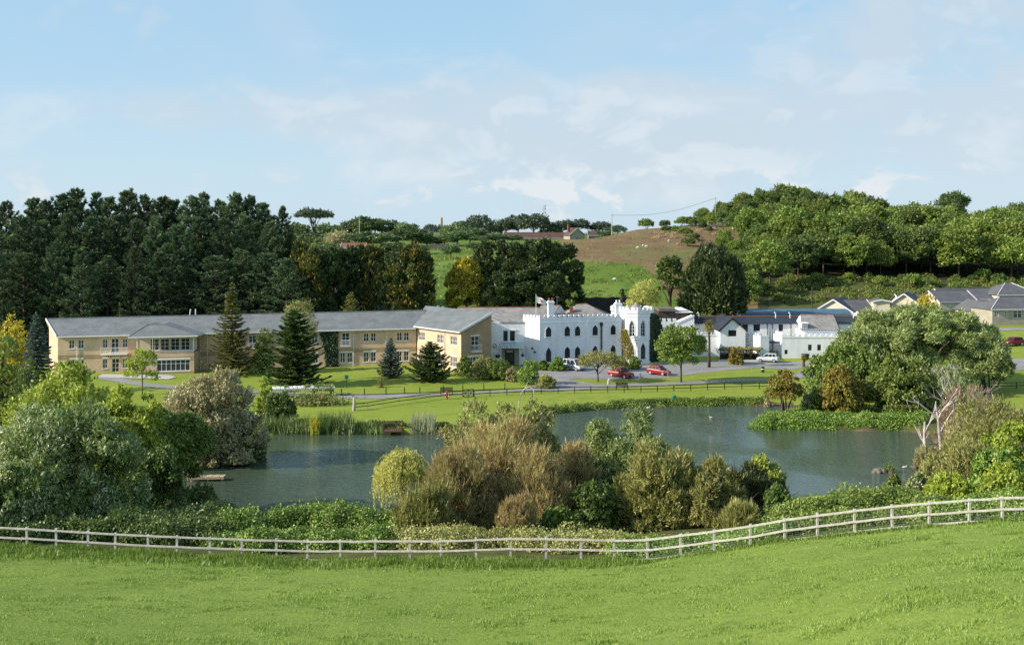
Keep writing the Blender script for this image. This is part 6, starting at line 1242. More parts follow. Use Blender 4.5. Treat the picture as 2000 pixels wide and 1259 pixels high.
# ================================================================ near vegetation round the pond
def bushes():
    def br(px, Y, top, hw, mat, lab, seed, name='bush', cat='bush', fn=broad, base=None, **k):
        b, h, a = dims(px, Y, top, hw); return tree_of(name, lab, cat, b, *fn(seed, a, h, mat, **k))
    K = dict(cb=.0, zmin=-.85, stems=6, r=.12)
    br(122, 75, 792, 158, L_whitew, 'huge silvery leaved willow filling the left foreground behind the fence', 601, 'willow_tree', 'tree', n=111600, L=0.27, Wd=0.085, nl=44, lr=.3, **K)
    br(12, 70, 905, 75, L_whitew, 'lower silvery willow bush at the left edge behind the fence', 602, 'willow_bush', 'bush', n=30000, L=.22, Wd=.10, nl=30, lr=.34, **K)
    br(110, 93, 712, 150, L_lime, 'big yellow green tree above the silvery willow on the left', 603, 'tree', 'tree', n=69000, L=.30, Wd=.18, nl=44, lr=.3, **K)
    br(238, 89, 742, 84, L_lime, 'yellow green tree between the big left tree and the tan willow', 604, 'tree', 'tree', n=39000, L=.28, Wd=.17, nl=36, lr=.32, **K)
    br(338, 97, 806, 74, L_mid, 'mid green tree leaning over the left bank in front of the tan willow', 605, 'tree', 'tree', n=45000, L=.27, Wd=.16, nl=36, lr=.32, cb=.22, zmin=-.6, stems=5, r=.12)
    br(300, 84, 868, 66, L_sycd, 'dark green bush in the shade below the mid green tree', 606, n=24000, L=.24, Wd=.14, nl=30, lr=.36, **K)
    br(404, 120, 714, 102, L_tan, 'rounded tan grey willow standing at the left end of the pond', 607, 'willow_tree', 'tree', n=75600, L=0.3, Wd=0.12, nl=44, lr=.28, **K)
    br(374, 90, 942, 64, L_sycd, 'leafy bush toned dark for shade by the water in front of the fishing platform', 677, n=9000, L=.22, Wd=.13, nl=26, lr=.36, **K)  # dark leaf colour carries the shade of the left bank
    br(478, 121, 828, 36, L_sycd, 'dark low bush at the waterline right of the tan willow', 608, n=10500, L=.26, Wd=.15, nl=24, lr=.38, **K)
    br(545, 141, 762, 36, L_sycd, 'dark green bush with a dense round crown below the arbour', 609, n=13500, L=.28, Wd=.14, nl=24, lr=.36, **K)
    br(516, 143, 735, 20, L_lime, 'narrow lime green bush left of the arbour', 610, n=6750, L=.28, Wd=.14, nl=22, lr=.36, **K)
    # middle clump
    br(786, 92, 876, 54, L_yell, 'weeping yellow willow hanging over the pond', 620, 'weeping_willow', 'tree', weeping, n=620)
    W = dict(stems=12)
    br(972, 81, 822, 132, L_brown, 'biggest bronze twiggy willow in the middle foreground', 621, 'twiggy_willow', 'bush', wispy, n=93000, L=.46, Wd=.040, leaf=9000, nl=44, lr=.3, **W)
    br(902, 75, 880, 84, L_brown, 'bronze twiggy willow in front of the biggest one, to its left', 622, 'twiggy_willow', 'bush', wispy, n=48000, L=.42, Wd=.038, leaf=5000, **W)
    br(838, 71, 948, 58, L_olive, 'olive twiggy bush below the weeping yellow willow', 623, 'twiggy_bush', 'bush', wispy, n=27000, L=.36, Wd=.036, leaf=5000, **W)
    br(1052, 76, 880, 72, L_brown, 'bronze twiggy willow between the biggest one and the grey willow', 624, 'twiggy_willow', 'bush', wispy, n=39000, L=.42, Wd=.038, leaf=4000, **W)
    br(1012, 68.5, 962, 46, L_brown, 'small golden brown twiggy bush close behind the fence', 625, 'twiggy_bush', 'bush', wispy, n=18000, L=.34, Wd=.034, leaf=1500, tm=palewood, **W)
    br(920, 97, 776, 84, L_olive, 'olive scrub willow behind the bronze willows, left half', 626, 'scrub_willow', 'bush', n=24000, L=.28, Wd=.10, nl=34, lr=.32, irr=.4, **K)
    br(1015, 99, 768, 76, L_olive, 'olive scrub willow behind the bronze willows, middle part', 627, 'scrub_willow', 'bush', n=22500, L=.28, Wd=.10, nl=34, lr=.32, irr=.4, **K)
    br(1060, 100.5, 758, 46, L_olive, 'tallest olive scrub bush with an arching dead branch', 628, 'scrub_willow', 'bush', n=12000, L=.28, Wd=.10, nl=26, lr=.34, irr=.4, **K)
    br(880, 95, 838, 40, L_olive, 'low olive scrub at the left foot of the bronze willows', 629, 'scrub_willow', 'bush', n=10500, L=.26, Wd=.10, nl=24, lr=.36, irr=.4, **K)
    b = gpx(1042, 99); z = at(1012, 790, 99); m = MB(); pts = [at(1014, 785, 99.4), at(1018, 768, 99.2), at(1026, 758, 99), at(1035, 755, 99), at(1042, 761, 98.8), at(1044, 774, 98.6)]; m.tube([gpx(1016, 101)] + pts, [.07, .065, .06, .055, .05, .04, .03], 6); m.tube([pts[2], at(1030, 748, 99.2), at(1034, 743, 99.4)], [.045, .03, .015], 5); o = m.build('dead_branch', palebark, None, tuple(b)); tag(o, 'arching bare grey branch looping out of the olive scrub', 'branch')
    br(1222, 87, 802, 122, L_greyw, 'large grey green willow right of the bronze willows', 630, 'willow_tree', 'tree', n=89700, L=0.32, Wd=0.075, nl=44, lr=.28, **K)
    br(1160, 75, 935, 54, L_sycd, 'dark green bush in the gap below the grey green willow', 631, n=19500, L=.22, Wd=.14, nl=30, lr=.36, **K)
    br(1090, 69.5, 985, 34, L_mid, 'bright leaved low bush at the foot of the bronze willows', 632, n=9000, L=.2, Wd=.13, nl=22, lr=.38, **K)
    br(1292, 76, 868, 96, L_olive, 'broad olive willow in front of the grey green willow', 633, 'olive_willow', 'bush', wispy, n=66000, L=.34, Wd=.055, nl=40, lr=.3, leaf=14000, up=.6, rnd=.5, **W)
    br(1392, 75, 902, 74, L_olive, 'olive willow right of the broad one, leaning over the fence', 634, 'olive_willow', 'bush', wispy, n=48000, L=.34, Wd=.055, nl=36, lr=.3, leaf=10000, up=.5, rnd=.5, **W)
    br(1462, 78, 905, 76, L_cypmix, 'dark brown green willow at the right end of the clump', 635, 'dark_willow', 'bush', wispy, n=45000, L=.34, Wd=.055, nl=36, lr=.3, leaf=9000, up=.5, rnd=.5, **W)
    br(1494, 80, 884, 46, L_lime, 'upright shrub with pale blossom at the right end of the clump', 636, 'blossom_shrub', 'bush', n=18000, L=.2, Wd=.12, nl=30, lr=.32, **K)
    br(1515, 74, 950, 34, L_sycd, 'small dark shrub below the pale blossom shrub', 637, n=10500, L=.2, Wd=.12, nl=24, lr=.36, **K)
    br(1445, 66, 985, 46, L_olive, 'reedy olive bush just behind the rising fence', 638, 'twiggy_bush', 'bush', wispy, n=18000, L=.4, Wd=.04, leaf=2500, **W)
    # right foreground
    br(1925, 93, 782, 92, L_olive, 'tall olive willow at the right edge above the fence', 640, 'olive_willow', 'tree', wispy, n=63000, L=.34, Wd=.05, nl=44, lr=.3, leaf=14000, up=.5, rnd=.5, **W)
    br(1990, 80, 800, 66, L_lime, 'yellow green bush cut by the right edge', 641, n=30000, L=.22, Wd=.11, nl=34, lr=.32, **K)
    br(1892, 77, 862, 66, L_olive, 'olive bush below the tall olive willow on the right', 642, 'twiggy_bush', 'bush', wispy, n=39000, L=.32, Wd=.05, leaf=9000, up=.5, rnd=.5, **W)
    br(1860, 70, 925, 62, L_lime, 'low yellow green bush behind the right fence', 643, n=27000, L=.18, Wd=.11, nl=34, lr=.34, **K)
    br(1968, 66, 905, 56, L_lime, 'low yellow green bush at the fence end on the right', 644, n=24000, L=.18, Wd=.11, nl=34, lr=.34, **K)
    br(1885, 108, 782, 42, L_tan, 'pale green feathery bush behind the dead trees', 645, 'feathery_bush', 'bush', wispy, n=21000, L=.34, Wd=.06, leaf=3000, **W)
    br(1868, 118, 738, 40, L_heather, 'rusty dry twiggy bush among bare white branches', 646, 'dry_bush', 'bush', wispy, n=13500, L=.42, Wd=.04, **W)
    br(1915, 121, 752, 36, L_heather, 'rusty dry twiggy bush right of the bare branches', 647, 'dry_bush', 'bush', wispy, n=10500, L=.42, Wd=.04, **W)
    br(1830, 88, 880, 50, L_olive, 'olive bush between the dead trunks and the tall olive willow', 670, 'twiggy_bush', 'bush', wispy, n=22000, L=.32, Wd=.05, leaf=9000, up=.5, rnd=.5, **W)
    br(1965, 100, 770, 60, L_olive, 'olive willow top behind the yellow green bush at the right edge', 671, 'olive_willow', 'tree', wispy, n=26000, L=.34, Wd=.05, leaf=9000, up=.5, rnd=.5, **W)
    br(1950, 72, 870, 50, L_bramble, 'leafy green bush in the middle of the right foreground mass', 672, n=16000, L=.2, Wd=.11, nl=34, lr=.34, **K)
    br(1620, 150, 742, 50, L_mid, 'low green bush filling the gap left of the rusty green tree', 673, n=12000, L=.32, Wd=.18, nl=34, lr=.32, **K)
    br(1860, 157, 712, 58, L_greyw, 'low grey green willow growth under the arching crown', 674, n=16800, L=0.42, Wd=0.11, nl=34, lr=.32, **K)
    br(1120, 84, 845, 50, L_brown, 'bronze twiggy willow pressed against the grey green willow', 675, 'twiggy_willow', 'bush', wispy, n=26000, L=.42, Wd=.038, leaf=5000, **W)
    br(160, 80, 930, 60, L_mid, 'mid green bush in the shade at the right foot of the silvery willow', 676, n=12000, L=.22, Wd=.12, nl=30, lr=.34, **K)
    br(1790, 80, 930, 34, L_greyw, 'pale flowering shrub at the right shore behind the hedge', 648, 'blossom_shrub', 'bush', n=13500, L=.2, Wd=.12, nl=26, lr=.34, **K)
    br(1742, 82, 930, 24, L_syc, 'fresh green shrub at the right shore left of the pale flowering shrub', 649, n=9000, L=.22, Wd=.13, nl=24, lr=.36, **K)
    def bl(lab, mat, n, s, seed, fr=(1, 1), name='blossom'):
        o = [q for q in C.objects if q.get('label') == lab][0]; c = o.children[0].data; co = np.zeros(len(c.vertices) * 3, np.float32); c.vertices.foreach_get('co', co); co = co.reshape(-1, 4, 3).mean(1); rng = np.random.default_rng(seed); k = co[(co[:, 2] > co[:, 2].max() * .45)]; k = k[rng.integers(len(k), size=n)]
        k = k + nrm(k - co.mean(0)) * .08; V, Q = leaves(k, rng.normal(size=k.shape), rng.normal(size=k.shape) + np.array([-.4, -.5, .5]), s, s); link(name, mesh_np(name, V, Q, False, [mat]), o)
    bl('upright shrub with pale blossom at the right end of the clump', L_silver, 700, .16, 1); bl('pale flowering shrub at the right shore behind the hedge', blossom, 420, .13, 2)
    # island and far right bank
    br(1800, 166, 598, 148, L_greyw, 'biggest grey green willow on the far bank with arching crown', 650, 'willow_tree', 'tree', n=105300, L=0.52, Wd=0.12, nl=60, lr=.24, cb=.04, zmin=-.6, stems=12, r=.2, ay=8, shoots=.2)
    br(1652, 160, 664, 70, L_mid, 'green tree at the left side of the biggest willow', 651, 'tree', 'tree', n=33000, L=.36, Wd=.2, nl=40, lr=.3, **K)
    br(1690, 163, 628, 70, L_greyw, 'green willow shoulder left of the biggest willow\'s top', 652, 'willow_tree', 'tree', n=35100, L=0.46, Wd=0.12, nl=36, lr=.3, **K)
    br(1928, 160, 668, 46, L_greyw, 'paler loose willow right of the biggest willow', 653, 'willow_tree', 'tree', n=23400, L=0.46, Wd=0.11, nl=36, lr=.28, cb=.05, zmin=-.5, stems=8, r=.14)
    br(1768, 148, 692, 76, L_mid, 'dense round bush on the island before the biggest willow', 654, n=39000, L=.34, Wd=.18, nl=44, lr=.28, **K)
    br(1640, 147, 712, 44, L_rust, 'rusty green tree on the island with dark forked trunk', 655, 'tree', 'tree', n=16500, L=.32, Wd=.18, nl=30, lr=.32, cb=.16, zmin=-.7, stems=5, r=.16)
    br(1532, 148, 724, 36, L_rust, 'open reddish thorn tree at the island tip', 656, 'thorn_tree', 'tree', n=6300, L=.3, Wd=.16, nl=26, lr=.28, cb=.12, irr=.5, stems=5, r=.12, zmin=-.5)
    b = gpx(1586, 149); o = thing('twiggy_bush', 'bare pinkish twiggy bush on the island between two rusty trees', 'bush', b); link('branches', bare(657, 4.6, .06, 4, .5, palebark, nch=4), o)
    for i, (px, Y, h, ln, lab) in enumerate(((1838, 117, 12.5, (.02, 0), 'tallest dead white trunk standing at the right shore'), (1812, 117.5, 10.0, (.06, 0), 'dead white trunk leaning left of the tallest one'), (1872, 128, 13, (.12, 0), 'bare white branching tree behind the dead trunks'), (1905, 126, 10.5, (.4, 0), 'bare white tree bending right over the rusty bush'))):
        b = gpx(px, Y); b.z = max(b.z, .1); o = thing('dead_tree', lab, 'tree', b, 'dead trees at the right shore'); link('branches', bare(660 + i, h, .24 if i < 2 else .13, 4 if i > 1 else 3, .55, palebark, ln, 2 if i < 2 else 3), o)
    br(1812, 117, 872, 26, L_tan, 'grey green tuft of willow shoots at the foot of the dead trunks', 664, 'willow_tuft', 'bush', wispy, n=9000, L=.4, Wd=.04, **W)
    br(1846, 116, 885, 22, L_tan, 'grey green tuft of willow shoots right of the dead trunks', 665, 'willow_tuft', 'bush', wispy, n=6000, L=.4, Wd=.04, **W)
    br(1500, 158.6, 775, 10, L_tan, 'tiny pale bush at the far waterline left of the island', 666, n=900, L=.25, Wd=.12, nl=14, **K)
    br(1570, 196, 690, 6, L_rust, 'thin brown sapling at the edge of the car park', 667, 'sapling', 'plant', n=300, L=.25, Wd=.12, nl=12, cb=.2)
bushes()
def strips():
    def line(pts, step, r, h, jit, seed):
        rg = random.Random(seed); out = []
        for (x0, Y0, top0), (x1, Y1, top1) in zip(pts, pts[1:]):
            n = max(1, int(abs(x1 - x0) * (Y0 + Y1) / 2 / F / step))
            for i in range(n):
                t = (i + rg.random() * .6) / n; px = x0 + (x1 - x0) * t; Y = Y0 + (Y1 - Y0) * t + rg.uniform(-jit, jit); X = (px - 1000) * Y / F; zt = at(px, top0 + (top1 - top0) * t, Y).z; g = g1(X, Y); out.append((X, Y, r * rg.uniform(.75, 1.3), max(.4, (zt - g) * rg.uniform(.8, 1.1)) if h is None else h * rg.uniform(.7, 1.25)))
        return out
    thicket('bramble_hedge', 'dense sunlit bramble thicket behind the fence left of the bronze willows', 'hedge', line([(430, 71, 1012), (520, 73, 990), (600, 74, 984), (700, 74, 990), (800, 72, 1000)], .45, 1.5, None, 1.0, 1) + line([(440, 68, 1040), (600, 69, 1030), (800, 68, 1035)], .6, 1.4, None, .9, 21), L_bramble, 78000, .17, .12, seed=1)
    thicket('bramble_hedge', 'shaded bramble thicket behind the fence below the mid green tree', 'hedge', line([(200, 70, 1010), (330, 73, 985), (450, 75, 990)], .5, 1.6, None, 1.5, 2) + line([(-20, 68, 1015), (200, 69, 1010), (450, 69, 1020)], .5, 1.4, None, .8, 22), L_sycd, 62000, .18, .12, seed=2)  # darker leaves than the sunlit brambles: shade put into the colour
    thicket('bramble_hedge', 'low reddish bramble bank under the grey green willow', 'hedge', line([(790, 67.5, 1036), (900, 67.5, 1030), (1040, 66.5, 1030), (1150, 65.5, 1032), (1230, 65, 1042)], .45, 1.3, None, 1.0, 3), L_olive, 30000, .15, .09, seed=3)
    thicket('bramble_hedge', 'low green growth pressed against the fence below the olive willows', 'hedge', line([(1215, 64, 1055), (1330, 62.5, 1046), (1440, 61, 1034), (1540, 60, 1012)], .45, 1.1, None, .7, 4), L_bramble, 30000, .14, .09, seed=4)
    thicket('hedge', 'dark green hedge behind the fence between olive willow and the right edge', 'hedge', line([(1540, 64, 985), (1600, 65, 962), (1690, 66, 955), (1780, 66, 958), (1830, 64, 965)], .4, 1.5, None, 1.3, 5) + line([(1540, 61, 1010), (1700, 60, 990), (1840, 59, 985)], .5, 1.2, None, .7, 25), L_mid, 70000, .15, .10, seed=5)
    thicket('hedge', 'low bright hedge at the foot of right fence', 'hedge', line([(1780, 59, 985), (1860, 57.5, 972), (1950, 56.5, 958), (2050, 55.5, 950)], .4, 1.2, None, .8, 6), L_bramble, 40000, .13, .09, seed=6)
    thicket('undergrowth', None, None, line([(1480, 142, 812), (1530, 143.5, 803), (1600, 143, 806), (1700, 142, 808), (1812, 141, 806)], .6, 1.7, None, 1.2, 7) + line([(1482, 140.3, 824), (1560, 140.6, 822), (1700, 140.4, 822), (1800, 139.8, 825)], .6, 1.0, None, .5, 71) + line([(1500, 147, 806), (1650, 149, 800), (1800, 148, 800)], 1.6, 1.8, None, 2, 8), L_bramble, 60000, .24, .12, 'stuff', seed=7)
    thicket('bank_vegetation', None, None, line([(1085, 152.6, 790), (1150, 156, 790), (1250, 158.6, 790), (1400, 159.9, 789), (1500, 160.6, 788)], .55, .9, None, .7, 9), L_mid, 16000, .24, .12, 'stuff', seed=9)
    thicket('bank_vegetation', None, None, line([(505, 137.5, 838), (600, 139, 838), (740, 139.5, 836), (800, 139, 836), (880, 139, 834)], .9, .8, None, .6, 10), L_sycd, 15000, .24, .11, 'stuff', seed=10)
    sc = []; rg = random.Random(4)
    for i in range(150): px = rg.uniform(1420, 2010); Y = rg.uniform(262, 289); Xx = (px - 1000) * Y / F; sc.append((Xx, Y, rg.uniform(1, 2.6), rg.uniform(.5, 1.5)))
    thicket('hillside_scrub', None, None, sc, L_scrub, 42000, .5, .26, 'stuff', seed=11)
    sc = []
    for i in range(60): px = rg.uniform(1280, 1400); Y = rg.uniform(335, 405); sc.append(((px - 1000) * Y / F, Y, rg.uniform(.8, 2), rg.uniform(.3, .8)))
    thicket('hilltop_scrub', None, None, sc, L_heather, 5000, .6, .2, 'stuff', seed=12)
    # reeds: patches of upright blades at the far waterline
    def reeds(name, label, pxr, Yr, n, h, mat, seed, w=.07):
        rng = np.random.default_rng(seed); px = rng.uniform(*pxr, n); Y = rng.uniform(*Yr, n); X = (px - 1000) * Y / F; z = np.maximum(ground(X, Y), -.1); b = Vector((X.mean(), Y.mean(), 0)); P = np.stack([X, Y, z], 1) - np.array(b); T = np.array([0, 0, 1.]) + rng.normal(size=P.shape) * .16; V, Q = blades(P, T, h * rng.uniform(.55, 1.15, n), w, rng, .12)
        root = thing(name, label, 'reeds', b, 'waterside plants on the far bank'); link('blades', mesh_np('blades', V, Q, False, [mat]), root)
    reeds('reed_bed', 'tall green reeds below the round dark bush', (512, 612), (136.2, 138.4), 900, 1.7, L_reed, 31); reeds('reed_bed', 'yellow flowering reed clump in the middle of the reeds', (607, 624), (136.0, 137.6), 240, 1.9, L_yreed, 32); reeds('reed_bed', 'tall green reeds right of the yellow clump', (622, 690), (136.2, 138.6), 800, 2.2, L_reed, 33)
    reeds('reed_bed', 'short green rushes left of the small wooden landing', (690, 748), (136.4, 138.4), 420, 1.1, L_reed, 34); reeds('silver_grass', 'silvery plumed grass right of the small wooden landing', (802, 850), (136.8, 139.6), 460, 1.9, L_silver, 35, .05)
    # meadow grass
    rng = np.random.default_rng(77); n = 700000; Y = rng.uniform(21, 66, n); u = rng.uniform(-60, 2060, n); keep = (rng.random(n) < (Y / 66)) & (Y < fenceY(u) - .2); Y = Y[keep]; u = u[keep]; X = (u - 1000) * Y / F
    cl = vnoise(X, Y, .9, 21) + .7 * vnoise(X, Y, .35, 22) + .8 * vnoise(X, Y, 4, 23); z = ground(X, Y) - .02; P = np.stack([X, Y, z], 1); L = (.05 + .15 * np.clip(cl + .2, 0, 1) ** 1.6) * rng.uniform(.6, 1.3, len(X)); T = np.array([.12, .1, 1.]) + rng.normal(size=P.shape) * .42; V, Q = tris(P, T, L, .030, rng); o = link('meadow_grass', mesh_np('meadow_grass', V, Q, False, [L_grass])); o['kind'] = 'stuff'
    n = 60000; u = rng.uniform(-60, 2060, n); d = np.abs(rng.normal(size=n)) * np.interp(u, [0, 400, 900, 1150, 1300, 2000], [2.2, 1.6, 1.6, 1.8, .5, .4]); Y = fenceY(u) + .5 - d; X = (u - 1000) * Y / F; cl = vnoise(X, Y, 1.1, 24); P = np.stack([X, Y, ground(X, Y) - .02], 1); L = np.interp(u, [0, 1150, 1300, 2000], [.32, .32, .22, .18]) * rng.uniform(.5, 1.3, n) * (1 + cl); T = np.array([0, 0, 1.]) + rng.normal(size=P.shape) * .35; V, Q = tris(P, T, L, .06, rng); o = link('rank_grass', mesh_np('rank_grass', V, Q, False, [L_grassd])); o['kind'] = 'stuff'
    n = 260000; Y = rng.uniform(21, 66, n); u = rng.uniform(-60, 2060, n); X = (u - 1000) * Y / F; c1 = vnoise(X, Y, 1.5, 51) + .6 * vnoise(X, Y, .5, 52) + .7 * vnoise(X, Y, 6, 53); k = (c1 > .42) & (Y < fenceY(u) - .3); X = X[k]; Y = Y[k]; P = np.stack([X, Y, ground(X, Y) - .02], 1); L = (.10 + .22 * np.clip(c1[k] - .42, 0, 1)) * rng.uniform(.6, 1.4, len(X)); V, Q = tris(P, np.array([.1, .05, 1.]) + rng.normal(size=P.shape) * .5, L, .04, rng); o = link('grass_tufts', mesh_np('grass_tufts', V, Q, False, [L_grassd])); o['kind'] = 'stuff'
    # far tufts so that lawn and hill are not a bare sheet
    n = 46000; Y = rng.uniform(138, 200, n); u = rng.uniform(0, 2000, n); X = (u - 1000) * Y / F; k = (sdist(X, Y, LAKE) > .4) & (vnoise(X, Y, 9, 31) > .0); X = X[k]; Y = Y[k]; P = np.stack([X, Y, ground(X, Y) - .03], 1); u = u[k]
    z = P[:, 2] ; L = rng.uniform(.08, .16, len(X)); near_shore = np.abs(sdist(X, Y, LAKE)) < 3; L = np.where(near_shore, L * 2.6, L); ok = near_shore | (u > 1640); P = P[ok]; L = L[ok]; V, Q = tris(P, np.array([0, 0, 1.]) + rng.normal(size=P.shape) * .4, L, .1, rng); o = link('bank_grass', mesh_np('bank_grass', V, Q, False, [L_grassd])); o['kind'] = 'stuff'
    n = 60000; Y = rng.uniform(235, 400, n); u = rng.uniform(800, 1420, n); X = (u - 1000) * Y / F; cl = vnoise(X, Y, 5, 41) + .6 * vnoise(X, Y, 2, 42); k = (cl > .05) & ((YH + (H - ground(X, Y)) * F / Y > np.interp(u, BU, BR)) | (rng.random(n) < .12) | (u < 1060)); X = X[k]; Y = Y[k]; P = np.stack([X, Y, ground(X, Y) - .03], 1); V, Q = tris(P, np.array([0, 0, .8]) + rng.normal(size=P.shape) * .5, rng.uniform(.25, .6, len(X)), .3, rng); o = link('pasture_tussocks', mesh_np('pasture_tussocks', V, Q, False, [L_scrub])); o['kind'] = 'stuff'
strips()
# ================================================================ fences
def field_fence():
    posts = [-12, 53, 110, 172, 225, 290, 345, 410, 472, 540, 600, 665, 733, 800, 861, 930, 997, 1066, 1135, 1200, 1264, 1330, 1395, 1465, 1533, 1597, 1670, 1743, 1815, 1893, 1958, 2030]
    pts = []
    for px in posts: Y = float(fenceY(px)); pts.append(Vector(((px - 1000) * Y / F, Y, float(fenceZ(px)))))
    root = thing('field_fence', 'long pale weathered post and rail fence along the meadow', 'fence', pts[0]); rg = random.Random(8)
    for i, p in enumerate(pts):
        m = MB(); h = 1.22 + rg.uniform(-.03, .05); t = Vector((rg.uniform(-.03, .03), rg.uniform(-.03, .03), 0)); m.bar(p - Vector((0, 0, .4)), p + t + Vector((0, 0, h)), .115, .095, (0, 1, 0)); m.build('post', fencewood, root)
    for i, (a, b) in enumerate(zip(pts, pts[1:])):
        px = posts[i]
        for z, w in ((1.14, .10), (.60, .095), (.10, .09)):
            if z < .2 and 720 < px < 1200: continue
            m = MB(); s = Vector((0, -.075, 0)); j0, j1 = rg.uniform(-.012, .012), rg.uniform(-.012, .012); e = (b - a) * .004; mid = a.lerp(b, .5) + s + Vector((0, 0, z - .008 + rg.uniform(-.012, .008))); A = a + s - e + Vector((0, 0, z + j0)); B_ = b + s + e + Vector((0, rg.uniform(-.01, .01), z + j1)); m.bar(A, mid, .045, w); m.bar(mid, B_, .045, w); m.build('rail', fencewood, root)
    m = MB()
    for i, (a, b) in enumerate(zip(pts, pts[1:])):
        if posts[i] < 1195: continue
        for z in (.2, .3, .4, .5, .7, .85, 1.0): m.bar(a + Vector((0, .06, z)), b + Vector((0, .06, z)), .006)
        for k in range(12): q = a.lerp(b, k / 12) + Vector((0, .06, 0)); m.bar(q + Vector((0, 0, .1)), q + Vector((0, 0, 1.05)), .005)
    m.build('wire_netting', metalg, root)
field_fence()
def fence_run(name, label, pix, mat, h, rails, pw=.1, postmat=None, rw=.09, group=None, lift=0):
    pts = [pos(*q) for q in pix]; root = thing(name, label, 'fence', pts[0], group)
    for p in pts: m = MB(); m.bar(p - Vector((0, 0, .3)), p + Vector((0, 0, h)), pw, pw, (0, 1, 0)); m.build('post', postmat or mat, root)
    for a, b in zip(pts, pts[1:]):
        for z in rails: m = MB(); m.bar(a + Vector((0, -.06, z)), b + Vector((0, -.06, z)), .04, rw); m.build('rail', mat, root)
    return root
fence_run('path_fence', 'low dark post and rail fence between path and pond, from stone post to gate', [(694, 801), (718, 799), (749, 794), (780, 789), (811, 785), (840, 781), (872, 778), (903, 776)], darkwood, 1.0, (.9, .45), .12, palewood, .1)
fence_run('path_fence', 'low dark post and rail fence between path and pond, running right of the gate', [(926, 775), (957, 773), (990, 771.5), (1024, 770), (1057, 769), (1090, 768.5), (1122, 768), (1154, 767.5), (1187, 767), (1219, 766.5), (1252, 766), (1284, 765), (1316, 764), (1349, 763), (1382, 762), (1415, 761), (1449, 760), (1483, 759.5), (1515, 759)], darkwood, 1.0, (.9, .45), .11, darkwood, .1)
fence_run('lawn_fence', 'line of dark posts with one low rail along the lawn edge of the path', [(484, 768), (512, 770), (636, 772), (667, 772.5), (712, 772), (754, 771), (790, 770), (820, 768.5), (866, 766), (904, 765), (945, 763), (986, 761.5)], darkwood, 1.0, (.14,), .13, darkwood, .1)
fence_run('bank_fence', 'dark post and rail fence on the bank under the biggest willow', [(1880, 762), (1915, 761), (1950, 760), (1985, 759), (2020, 758)], darkwood, .95, (.88, .45), .11)
